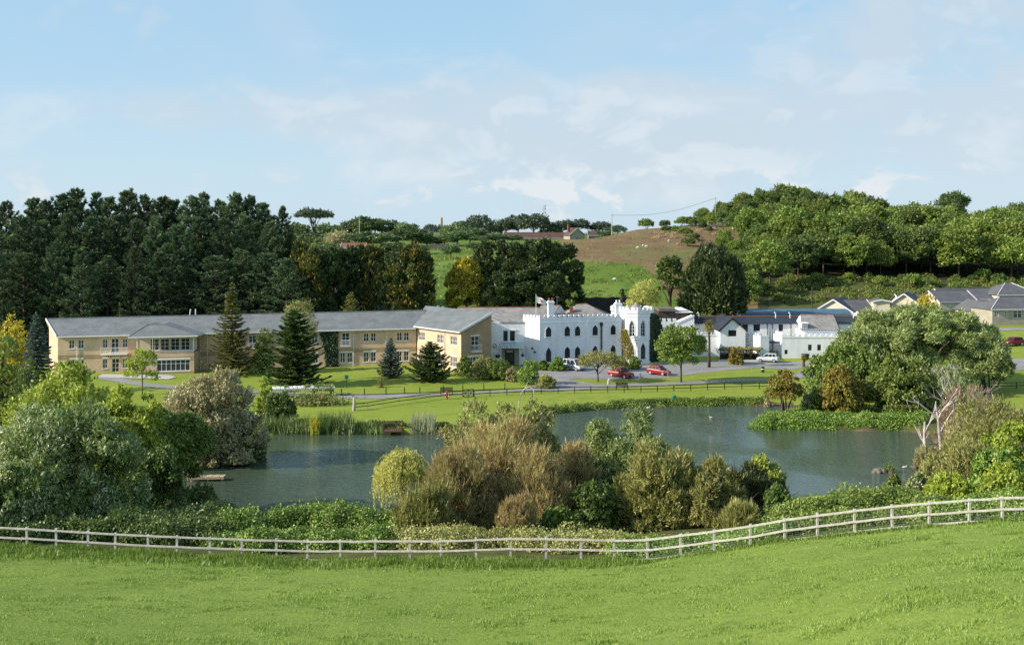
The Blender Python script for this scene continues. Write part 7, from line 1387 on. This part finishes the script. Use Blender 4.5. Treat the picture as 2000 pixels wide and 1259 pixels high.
def small_things():
    # gate
    a, b = pos(903.5, 776), pos(925.5, 775); root = thing('field_gate', 'small dark wooden gate with crossed braces in the path fence', 'gate', a); ux = (b - a)
    m = MB()
    for t in (.03, .97): m.bar(a + ux * t + Vector((0, -.1, .05)), a + ux * t + Vector((0, -.1, 1.15)), .09)
    for z in (.1, .62, 1.1): m.bar(a + ux * .03 + Vector((0, -.1, z)), a + ux * .97 + Vector((0, -.1, z)), .05, .08)
    m.bar(a + ux * .5 + Vector((0, -.1, .1)), a + ux * .5 + Vector((0, -.1, 1.1)), .07); m.build('gate_frame', darkwood, root); m = MB()
    for s, e in ((.03, .5), (.5, .97)): m.bar(a + ux * s + Vector((0, -.13, .1)), a + ux * e + Vector((0, -.13, 1.1)), .06); m.bar(a + ux * e + Vector((0, -.07, .1)), a + ux * s + Vector((0, -.07, 1.1)), .06)
    m.build('brace', darkwood, root)
    # benches, seen from behind: the back stands towards the drive
    for px, row, lab in ((872, 770.5, 'dark wooden bench beside the red lifebuoy on the path'), (1215, 761, 'dark wooden bench on the path before the two red cars')):
        o = pos(px, row); root = thing('park_bench', lab, 'bench', o, 'benches on the path'); f = Fr(o, 2)
        m = MB(); [m.box(f, -.9, .9, -.25 + k * .13, -.15 + k * .13, .43, .47) for k in range(4)]; m.build('seat', darkwood, root)
        m = MB(); [m.box(f, -.9, .9, .26 + k * .03, .30 + k * .03, .55 + k * .13, .65 + k * .13) for k in range(4)]; m.build('backrest', darkwood, root)
        for u0 in (-.9, .82):
            for d0, hh in ((-.25, .64), (.24, 1.1)): m = MB(); m.box(f, u0, u0 + .08, d0, d0 + .08, 0, hh); m.build('leg', darkwood, root)
            m = MB(); m.box(f, u0, u0 + .08, -.28, .24, .64, .69); m.build('armrest', darkwood, root)
    # lifebuoy
    o = pos(873.5, 780); root = thing('lifebuoy', 'red and white lifebuoy on a short post by the left bench', 'lifebuoy', o); c_ = o + Vector((0, -.14, .68)); m = MB(); n = 20
    m.tube([c_ + Vector((.32 * math.cos(2 * math.pi * k / n), 0, .32 * math.sin(2 * math.pi * k / n))) for k in range(n + 1)], .1, 8, False); r_ = m.build('ring', ringred, root, smooth=True)
    for q in range(4): m = MB(); a0 = math.pi / 4 + q * math.pi / 2; m.tube([c_ + Vector((.32 * math.cos(a0 + k * .12), 0, .32 * math.sin(a0 + k * .12))) for k in (-1, 0, 1)], .108, 8, False); m.build('band', upvc, r_)
    m = MB(); m.bar(o - Vector((0, 0, .2)), o + Vector((0, 0, 1.05)), .1); m.build('post', darkwood, root)
    # standing stone
    o = pos(691.5, 802); root = thing('standing_stone', 'tall pale standing stone at the left end of the path fence', 'stone', o); m = MB(); m.lathe(o, [(.24, -.2), (.22, .3), (.2, .8), (.17, 1.35), (.15, 1.62), (.06, 1.78)], 7); m.build('stone', palebark, root)
    # two garden ornaments
    o = pos(1189, 751); root = thing('stone_ornament', 'pale driftwood like stone ornament with a dark arm left of the bench', 'ornament', o, 'ornaments on the lawn'); m = MB(); m.tube([o - Vector((0, 0, .2)), o + Vector((-.05, 0, .5)), o + Vector((.05, 0, .95))], [.24, .19, .16], 7); m.tube([o + Vector((0, 0, .8)), o + Vector((.45, 0, .95)), o + Vector((.7, .1, 1.1))], [.13, .12, .05], 6); m.build('stone', palebark, root)
    o = pos(1249, 746); root = thing('stone_ornament', 'pale star shaped stone ornament on the lawn between the red cars', 'ornament', o, 'ornaments on the lawn'); m = MB(); m.tube([o - Vector((0, 0, .2)), o + Vector((0, 0, .5)), o + Vector((.12, 0, 1.1)), o + Vector((.15, 0, 1.5))], [.26, .24, .12, .04], 7); m.tube([o + Vector((-.75, 0, .35)), o + Vector((0, 0, .45)), o + Vector((.7, 0, .95))], [.06, .17, .05], 6); m.build('stone', palebark, root)
    # lawn and car park bits
    for px, row, h, lab in ((1304.5, 735, .9, 'short pale wooden marker post by the red hatchback'), (1417, 728, .85, 'short pale marker post on the lawn edge right of the lollipop tree'), (1469, 727, .85, 'short pale marker post left of the black bin')): o = pos(px, row); root = thing('marker_post', lab, 'post', o, 'marker posts by the car park'); m = MB(); m.bar(o - Vector((0, 0, .2)), o + Vector((0, 0, h)), .13, .1, (0, 1, 0)); m.build('post', palewood, root)
    o = pos(1490, 727); root = thing('litter_bin', 'small black litter bin on the car park lawn', 'bin', o); m = MB(); m.lathe(o, [(.22, 0), (.26, .1), (.28, .75), (.3, .8), (.2, .95), (.05, 1.0)], 10); m.build('body', black, root); m = MB(); m.lathe(o, [(.29, .5), (.29, .62)], 10); m.build('band', upvc, root)
    o = pos(1316, 782); root = thing('flood_lamp', 'small green garden lamp on the grass near the pond', 'lamp', o); m = MB(); m.lathe(o, [(.08, 0), (.08, .3), (.3, .32), (.34, .6), (.22, .75), (.03, .78)], 10); m.build('body', greenplastic, root)
    o = pos(677, 757); root = thing('notice_sign', 'small blue green sign on a post at the right of the large conifer', 'sign', o); m = MB(); m.bar(o - Vector((0, 0, .2)), o + Vector((0, 0, 1.7)), .08); m.build('post', darkwood, root); m = MB(); m.prism([o + Vector((-.28, -.07, 1.3)), o + Vector((.28, -.07, 1.3)), o + Vector((.28, -.07, 1.95)), o + Vector((-.28, -.07, 1.95))], (0, .03, 0)); m.build('board', greenplastic, root)
    o = stfr.p(stfr.u_at(1573, -1.4), -1.4, 0); o.z = .95; root = thing('wheelie_bin', 'black bin against the gatehouse wall', 'bin', o); f = Fr(o, 0); m = MB(); m.prism([f.p(-.5, -.35, .1), f.p(.5, -.35, .1), f.p(.6, -.4, 1.15), f.p(-.6, -.4, 1.15)], (0, .75, 0)); m.build('body', black, root); m = MB(); m.box(f, -.65, .65, -.45, .42, 1.16, 1.26); m.build('lid', trim, root)
    # white arbour with plants
    o = pos(588, 768); o.y = 164; o.x = (588 - 1000) * 164 / F; o.z = g1(o.x, o.y); f = Fr(o, 14); root = thing('garden_arbour', 'white roofed garden arbour overgrown with climbers beside the path', 'arbour', o); zt = at(588, 757, 164).z - o.z
    m = MB()
    for i in range(15): u0 = -4.1 + i * .6; m.box(f, u0, u0 + .5, -1.4, 1.4, zt, zt + .12 + .03 * (i % 2))
    m.box(f, -4.2, 4.6, -1.2, -1.05, zt - .2, zt - .01); m.box(f, -4.2, 4.6, 1.05, 1.2, zt - .2, zt - .01); m.build('roof', upvc, root)
    for u0 in (-3.8, -.9, 1.9, 4.3):
        for d0 in (-1.12, 1.12): m = MB(); m.box(f, u0 - .07, u0 + .07, d0 - .07, d0 + .07, -.2, zt - .2); m.build('post', darkwood if u0 > 0 else upvc, root)
    rng = np.random.default_rng(3); n = 3600; P = np.stack([rng.uniform(-2.4, 4.6, n), rng.normal(size=n) * .7, rng.uniform(.9, zt + .35, n)], 1); a = R(14); P = np.stack([P[:, 0] * math.cos(a) - P[:, 1] * math.sin(a), P[:, 0] * math.sin(a) + P[:, 1] * math.cos(a), P[:, 2]], 1); P = P[vnoise(P[:, 0], P[:, 2], .8, 3) > -.05]; V, Q = leaves(P, rng.normal(size=P.shape), rng.normal(size=P.shape) + np.array([-.3, -.6, .4]), .3, .18); link('climber', mesh_np('climber', V, Q, False, [L_mid]), root)
    # flower bed with trellis in front of the arbour
    o = gpx(618, 156); root = thing('flower_bed', 'flower bed with pink blooms and pale stakes below the arbour', 'flower bed', o); rng = np.random.default_rng(4); n = 3000; P = np.stack([rng.normal(size=n) * 2.1, rng.normal(size=n) * .9, np.abs(rng.normal(size=n)) * .75], 1); V, Q = leaves(P, rng.normal(size=P.shape), rng.normal(size=P.shape) + np.array([-.3, -.5, .6]), .3, .16); link('foliage', mesh_np('foliage', V, Q, False, [L_mid]), root)
    n = 120; P = np.stack([rng.normal(size=n) * 2.2, rng.normal(size=n) * .8 - .3, .55 + np.abs(rng.normal(size=n)) * .6], 1); V, Q = leaves(P, rng.normal(size=P.shape), rng.normal(size=P.shape) + np.array([-.3, -.8, .5]), .24, .22); link('blossom', mesh_np('blossom', V, Q, False, [pinkfl]), root)
    m = MB()
    for i in range(9): p = o + Vector((-2.6 + i * .62, -1.2 + .2 * math.sin(i * 2.1), 0)); m.bar(p - Vector((0, 0, .2)), p + Vector((0, 0, .9 + .3 * math.sin(i * 1.7))), .1)
    m.bar(o + Vector((-2.7, -1.25, .55)), o + Vector((2.5, -1.25, .6)), .05, .08); m.build('trellis', palewood, root)
    # wooden landing on the far bank
    o = Vector(((768 - 1000) * 137 / F, 137, 0)); f = Fr(o, 4); root = thing('landing_stage', 'small dark red wooden landing with railings on the far bank', 'jetty', o); m = MB()
    for i in range(9): m.box(f, -1.1 + i * .25, -.87 + i * .25, -1.3, 1.0, .42, .48)
    m.build('deck', redwood, root)
    for u0, d0 in ((-1.1, -1.25), (1.1, -1.25), (-1.1, .9), (1.1, .9)): m = MB(); m.bar(f.p(u0, d0, -.8), f.p(u0, d0, 1.5 if d0 > 0 or u0 < 0 else 1.3), .11); m.build('post', redwood, root)
    m = MB(); m.bar(f.p(-1.1, .9, 1.35), f.p(1.1, .9, 1.35), .07, .1); m.bar(f.p(1.1, -1.25, 1.25), f.p(1.1, .9, 1.25), .07, .1); m.bar(f.p(-1.1, -1.25, 1.0), f.p(1.1, -1.25, 1.0), .05, .05)
    for k in range(1, 6): m.bar(f.p(-1.1 + k * .37, .9, .48), f.p(-1.1 + k * .37, .9, 1.45), .08)
    for k in range(4): m.bar(f.p(-1.3 - k * .42, .9 + .2 * k, .1), f.p(-1.3 - k * .42, .9 + .2 * k, 1.5), .12)
    m.bar(f.p(-2.6, 1.5, 1.2), f.p(-1.1, .9, 1.35), .06, .09); m.build('railing', redwood, root)
    # fishing platform at the left end
    o = Vector(((400 - 1000) * 111.5 / F, 111.5, 0)); f = Fr(o, 3); root = thing('fishing_platform', 'pale plank fishing platform over the water below the tan willow', 'jetty', o); m = MB()
    for i in range(14): m.box(f, -1.4 + i * .24, -1.18 + i * .24, -.55, .55, .36 + (.02 if i % 3 else 0), .42 + (.02 if i % 3 else 0))
    m.build('deck', palewood, root); m = MB(); m.box(f, -1.4, 1.95, -.58, -.5, .2, .36); m.box(f, -1.4, 1.95, .5, .58, .2, .36); m.build('joist', palewood, root)
    for u0 in (-1.2, .4, 1.8):
        for d0 in (-.45, .45): m = MB(); m.tube([f.p(u0, d0, -.9), f.p(u0, d0, .34)], .07, 7); m.build('pile', palewood, root)
    o2 = Vector(((359 - 1000) * 111.5 / F, 111.5, .35)); root = thing('rustic_chair', 'rustic pale log chair at the shore end of the fishing platform', 'chair', o2); f = Fr(o2, 10)
    for u0 in (-.42, .42):
        for d0, hh in ((-.35, .95), (.35, 1.6)): m = MB(); m.tube([f.p(u0, d0, -.3), f.p(u0 * 1.05, d0, hh)], .07, 7); m.build('leg', palewood, root)
        m = MB(); m.tube([f.p(u0 * 1.05, -.4, .9), f.p(u0 * 1.05, .38, .92)], .06, 7); m.build('armrest', palewood, root)
    m = MB(); m.box(f, -.42, .42, -.35, .35, .48, .56); m.build('seat', palewood, root); m = MB(); m.tube([f.p(-.44, .36, 1.55), f.p(0, .36, 1.68), f.p(.44, .36, 1.55)], .06, 7); m.tube([f.p(-.44, .36, 1.0), f.p(.44, .36, 1.0)], .05, 7); m.build('backrest', palewood, root)
    # rocks in the water
    rg = random.Random(2)
    def rockpile(name, lab, px, row, n, sx, cat='rock', veg=False):
        x, y = wpt(px, row); root = thing(name, lab, cat, (x, y, 0)); m = MB()
        for i in range(n):
            c_ = Vector((x + rg.uniform(-sx, sx), y + rg.uniform(-.35, .35), 0)); r0 = rg.uniform(.18, .42) * (1.3 if n == 1 else 1); rr = [r0 * rg.uniform(.8, 1.2) for _ in range(4)]; m.lathe(c_, [(rr[0], -.3), (rr[1] * 1.05, .0), (rr[2] * .85, r0 * .55), (rr[3] * .45, r0 * .95)], 7)
        m.build('rock', rock, root)
        if veg: rng = np.random.default_rng(8); P = np.stack([rng.normal(size=260) * .35 + .6, rng.normal(size=260) * .2, .2 + np.abs(rng.normal(size=260)) * .3], 1); V, Q = leaves(P, rng.normal(size=P.shape) + np.array([0, 0, .6]), rng.normal(size=P.shape), .2, .08); link('weed', mesh_np('weed', V, Q, False, [L_mid]), root)
    rockpile('rock_islet', 'small heap of brown rocks with weeds in the pond', 1725, 922, 14, .95, veg=True); rockpile('rock', 'single grey rock in the water right of the rock islet', 1783, 913, 2, .2); rockpile('shore_rocks', 'dark rocks at the shore under the dead trunks', 1832, 915, 12, 1.2)
    x, y = wpt(1853, 910); m = MB(); m.lathe((x, y, 0), [(.5, -.2), (.62, .1), (.5, .5), (.2, .75)], 8); o = m.build('boulder', metalg, None, (x, y, 0)); tag(o, 'smooth grey boulder at the right shore', 'rock')
    # birds on the pond
    for px, row, lab, d in ((1266, 797, 'white waterbird standing at the far shore', 1), (1389, 816, 'white duck swimming on open water below the far bank', -1), (1767, 913, 'small pale duck between rock islet and the grey rock', 1)):
        x, y = wpt(px, row); o = Vector((x, y, 0)); root = thing('duck', lab, 'bird', o, 'birds on the pond'); m = MB(); m.tube([o + Vector((d * t, 0, z)) * .7 for t, z in ((-.36, .16), (-.25, .12), (0, .1), (.2, .12), (.28, .24), (.3, .34), (.36, .37), (.46, .35))], [.015, .08, .11, .09, .05, .05, .05, .015], 8); m.build('body', woolm, root, smooth=True)
    # pergola before the gable
    f = stfr; u = f.u_at; o = f.p(u(1440, -2), -2, 0); root = thing('pergola', 'dark timber pergola with dense climbers before the white gable', 'pergola', o)
    for px in (1407, 1424, 1452, 1466, 1480):
        for d0 in (-1.2, -3): m = MB(); m.bar(f.p(u(px, d0), d0, -.1), f.p(u(px, d0), d0, 2.0), .13); m.build('post', darkwood, root)
    m = MB()
    for d0 in (-1.2, -3): m.bar(f.p(u(1404, d0), d0, 2.06), f.p(u(1484, d0), d0, 2.06), .1, .14)
    for k in range(15): uu = u(1406, -2) + k * .5; m.bar(f.p(uu, -3.3, 2.2), f.p(uu, -.9, 2.2), .07, .12)
    m.build('roof_beams', darkwood, root); m = MB(); m.box(f, u(1406, -.8), u(1482, -.8), -.8, -.7, .3, 1.3); m.build('back_screen', darkwood, root)
    rng = np.random.default_rng(5); n = 1500; P = np.stack([rng.uniform(u(1404), u(1484), n), -2 + rng.normal(size=n) * .8, 2.25 + np.abs(rng.normal(size=n)) * .14 - (rng.random(n) < .2) * rng.random(n) * 1.2], 1) - np.array([u(1440, -2), -2, 0]); V, Q = leaves(P, rng.normal(size=P.shape), rng.normal(size=P.shape) + np.array([0, -.3, .8]), .28, .16); link('climber', mesh_np('climber', V, Q, False, [L_olive]), root)
    m = MB(); o = f.p(u(1404, -3.6), -3.6, 0); m.box(f, u(1404, -3.6), u(1482, -3.6), -3.7, -3.4, -.3, .35); ob = m.build('low_wall', white, None, tuple(o)); tag(ob, 'low white wall in front of the pergola', 'wall')
    # yard gate in the gateway
    o = f.p(u(1512, 1), 1, 0); root = thing('yard_gate', 'brown timber gate in the white gateway', 'gate', o); m = MB()
    for k in range(5): m.box(f, u(1504, 1), u(1520, 1), 1, 1.06, .2 + k * .28, .4 + k * .28)
    m.build('boards', brickred, root); m = MB(); m.box(f, u(1503, .8), u(1529, .8), .8, 1.4, 3.0, 3.25); m.build('lintel', black, root)
small_things()
# ================================================================ cars
def car(name, label, loc, yaw, paint, L=4.0, Wd=1.7, Ht=1.45, prof='hatch'):
    root = thing(name, label, 'car', loc, 'cars by the hotel'); root.rotation_euler = (0, 0, R(yaw)); LOC[root.name] = Vector((0, 0, 0)); hw = Wd / 2
    P = {'hatch': [(-.5, .78, .80), (-.47, .95, .97), (-.36, 1.0, 1.0), (-.05, .93, 1.0), (.12, .90, 1.0), (.36, .80, .96), (.47, .70, .88), (.5, .52, .8)], 'van': [(-.5, .98, .92), (-.48, 1.05, .98), (-.3, 1.08, 1.0), (.0, 1.04, 1.0), (.2, 1.0, 1.0), (.40, .84, .96), (.48, .70, .88), (.5, .52, .8)], 'pickup': [(-.5, .88, .95), (-.48, .92, 1.0), (-.3, .92, 1.0), (-.05, .92, 1.0), (.14, .93, 1.0), (.38, .86, .96), (.47, .76, .9), (.5, .56, .82)]}[prof]
    m = MB(); rings = []
    for x, zt, w in P:
        x *= L; zb = .24 if abs(x) < L * .46 else .34; h = hw * w; rings.append([Vector(q) for q in ((x, -h * .9, zb), (x, -h, zb + .15), (x, -h, zt - .16), (x, -h * .93, zt), (x, h * .93, zt), (x, h, zt - .16), (x, h, zb + .15), (x, h * .9, zb))])
    for a, b in zip(rings, rings[1:]):
        for k in range(8): m.poly([a[k], b[k], b[(k + 1) % 8], a[(k + 1) % 8]])
    m.poly(rings[0]); m.poly(rings[-1][::-1]); body = m.build('body', paint, root)
    C0 = {'hatch': (-.46, -.36, .06, .26, .94), 'van': (-.48, -.44, .14, .34, 1.02), 'pickup': (-.14, -.10, .07, .23, .92)}[prof]; x0, x1, x2, x3 = [q * L for q in C0[:4]]; zb = C0[4] - .03; wt = hw * .78; wb = hw * .93
    m = MB(); B = [(x0, -wb, zb), (x3, -wb, zb - .06), (x3, wb, zb - .06), (x0, wb, zb)]; Tp = [(x1, -wt, Ht), (x2, -wt, Ht), (x2, wt, Ht), (x1, wt, Ht)]; B = [Vector(q) for q in B]; Tp = [Vector(q) for q in Tp]
    for k in range(4): m.poly([B[k], B[(k + 1) % 4], Tp[(k + 1) % 4], Tp[k]])
    mid = sum(Tp, Vector()) / 4 + Vector((0, 0, .05)); [m.poly([Tp[k], Tp[(k + 1) % 4], mid]) for k in range(4)]; m.build('cabin', paint, root)
    def pane(q, name, s0=.07, s1=.93, b0=.12, b1=.9, off=.012):
        a, b, c_, d = q; lerp = lambda s, t: a.lerp(b, s).lerp(d.lerp(c_, s), t); pts = [lerp(s0, b0), lerp(s1, b0), lerp(s1, b1), lerp(s0, b1)]; n = (b - a).cross(d - a).normalized(); mm = MB(); mm.poly([p + n * off for p in pts]); mm.build(name, carglass, root)
    s0 = [B[0], B[1], Tp[1], Tp[0]]; s1 = [B[2], B[3], Tp[3], Tp[2]]
    for q, fl in ((s0, 0), (s1, 1)):
        cuts = {'hatch': ((.06, .30), (.34, .60), (.64, .93)), 'van': ((.04, .28), (.32, .58), (.62, .94)), 'pickup': ((.12, .88),)}[prof]
        for c0, c1 in cuts: pane(q, 'side_window', (1 - c1) if fl else c0, (1 - c0) if fl else c1)
    pane([B[1], B[2], Tp[2], Tp[1]], 'windscreen', .05, .95, .06, .94); pane([B[3], B[0], Tp[0], Tp[3]], 'rear_window', .08, .92, .15, .88)
    for x in (-.31 * L, .31 * L):
        for s in (-1, 1):
            m = MB(); c_ = Vector((x, s * (hw - .17), .31)); n = 16; pr = [(c_ + Vector((.31 * math.cos(6.2832 * k / n), 0, .31 * math.sin(6.2832 * k / n)))) for k in range(n)]; m.prism(pr, (0, s * .19, 0)); wl = m.build('wheel', tyre, root); m = MB(); pr = [(c_ + Vector((.2 * math.cos(6.2832 * k / n), s * .185, .2 * math.sin(6.2832 * k / n)))) for k in range(n)]; m.prism(pr, (0, s * .02, 0)); m.build('rim', metalg, wl)
    for s in (-1, 1):
        m = MB(); m.prism([(L * .475, s * hw * .52, .60), (L * .475, s * hw * .84, .60), (L * .455, s * hw * .86, .74), (L * .46, s * hw * .5, .74)], (.06, 0, -.03)); m.build('headlight', lamp, root); m = MB(); m.prism([(-L * .5, s * hw * .6, .62), (-L * .5, s * hw * .86, .62), (-L * .5, s * hw * .86, .84), (-L * .5, s * hw * .6, .84)], (-.02, 0, 0)); m.build('tail_light', redlens, root)
        m = MB(); m.prism([(x3 - .25, s * (wb + .02), zb), (x3 - .1, s * (wb + .02), zb), (x3 - .12, s * (wb + .02), zb + .12), (x3 - .25, s * (wb + .02), zb + .12)], (0, s * .16, 0)); m.build('mirror', trim, root)
    m = MB(); m.prism([(L * .488, -hw * .8, .27), (L * .488, hw * .8, .27), (L * .5, hw * .8, .42), (L * .5, -hw * .8, .42)], (.05, 0, 0)); m.prism([(-L * .49, -hw * .85, .27), (-L * .49, hw * .85, .27), (-L * .5, hw * .85, .42), (-L * .5, -hw * .85, .42)], (-.05, 0, 0)); m.build('bumper', trim if prof != 'hatch' else paint, root)
    m = MB(); m.prism([(L * .5 + .045, -.26, .40), (L * .5 + .045, .26, .40), (L * .5 + .045, .26, .51), (L * .5 + .045, -.26, .51)], (.02, 0, 0)); m.build('number_plate', plate, root)
    if prof == 'van': m = MB(); [m.bar((x1 + .1, s * wt * .85, Ht + .08), (x2 - .1, s * wt * .85, Ht + .08), .05) for s in (-1, 1)]; m.build('roof_rail', trim, root)
    if prof == 'van' or name == 'pickup_truck': m = MB(); [m.prism([(-L * .24, s * hw * 1.0, .5), (L * .24, s * hw * 1.0, .5), (L * .24, s * hw * 1.0, .62), (-L * .24, s * hw * 1.0, .62)], (0, s * .025, 0)) for s in (-1, 1)]; m.build('side_strip', trim, root)
    return root
def cars():
    def put(px, row): p = pos(px, row); return p + Vector((0, 0, .05))
    car('people_carrier', 'pale blue silver people carrier parked below the pointed windows', put(1121, 723), -46, silverp, 4.15, 1.75, 1.85, 'van')
    car('pickup_truck', 'red pickup truck parked beside the small leaning tree', put(1213, 737), -44, redp, 4.3, 1.72, 1.62, 'pickup')
    car('hatchback', 'dark red hatchback parked between pickup and lollipop tree', put(1287, 732), -40, redp, 3.9, 1.66, 1.48, 'hatch')
    car('hatchback', 'pale silver hatchback parked at the white gateway', put(1500, 707), 155, whitep, 3.9, 1.68, 1.5, 'hatch')
    car('hatchback', 'bright red car on the lane at the right edge', put(1979, 675), 200, redp, 3.9, 1.66, 1.5, 'hatch')
cars()
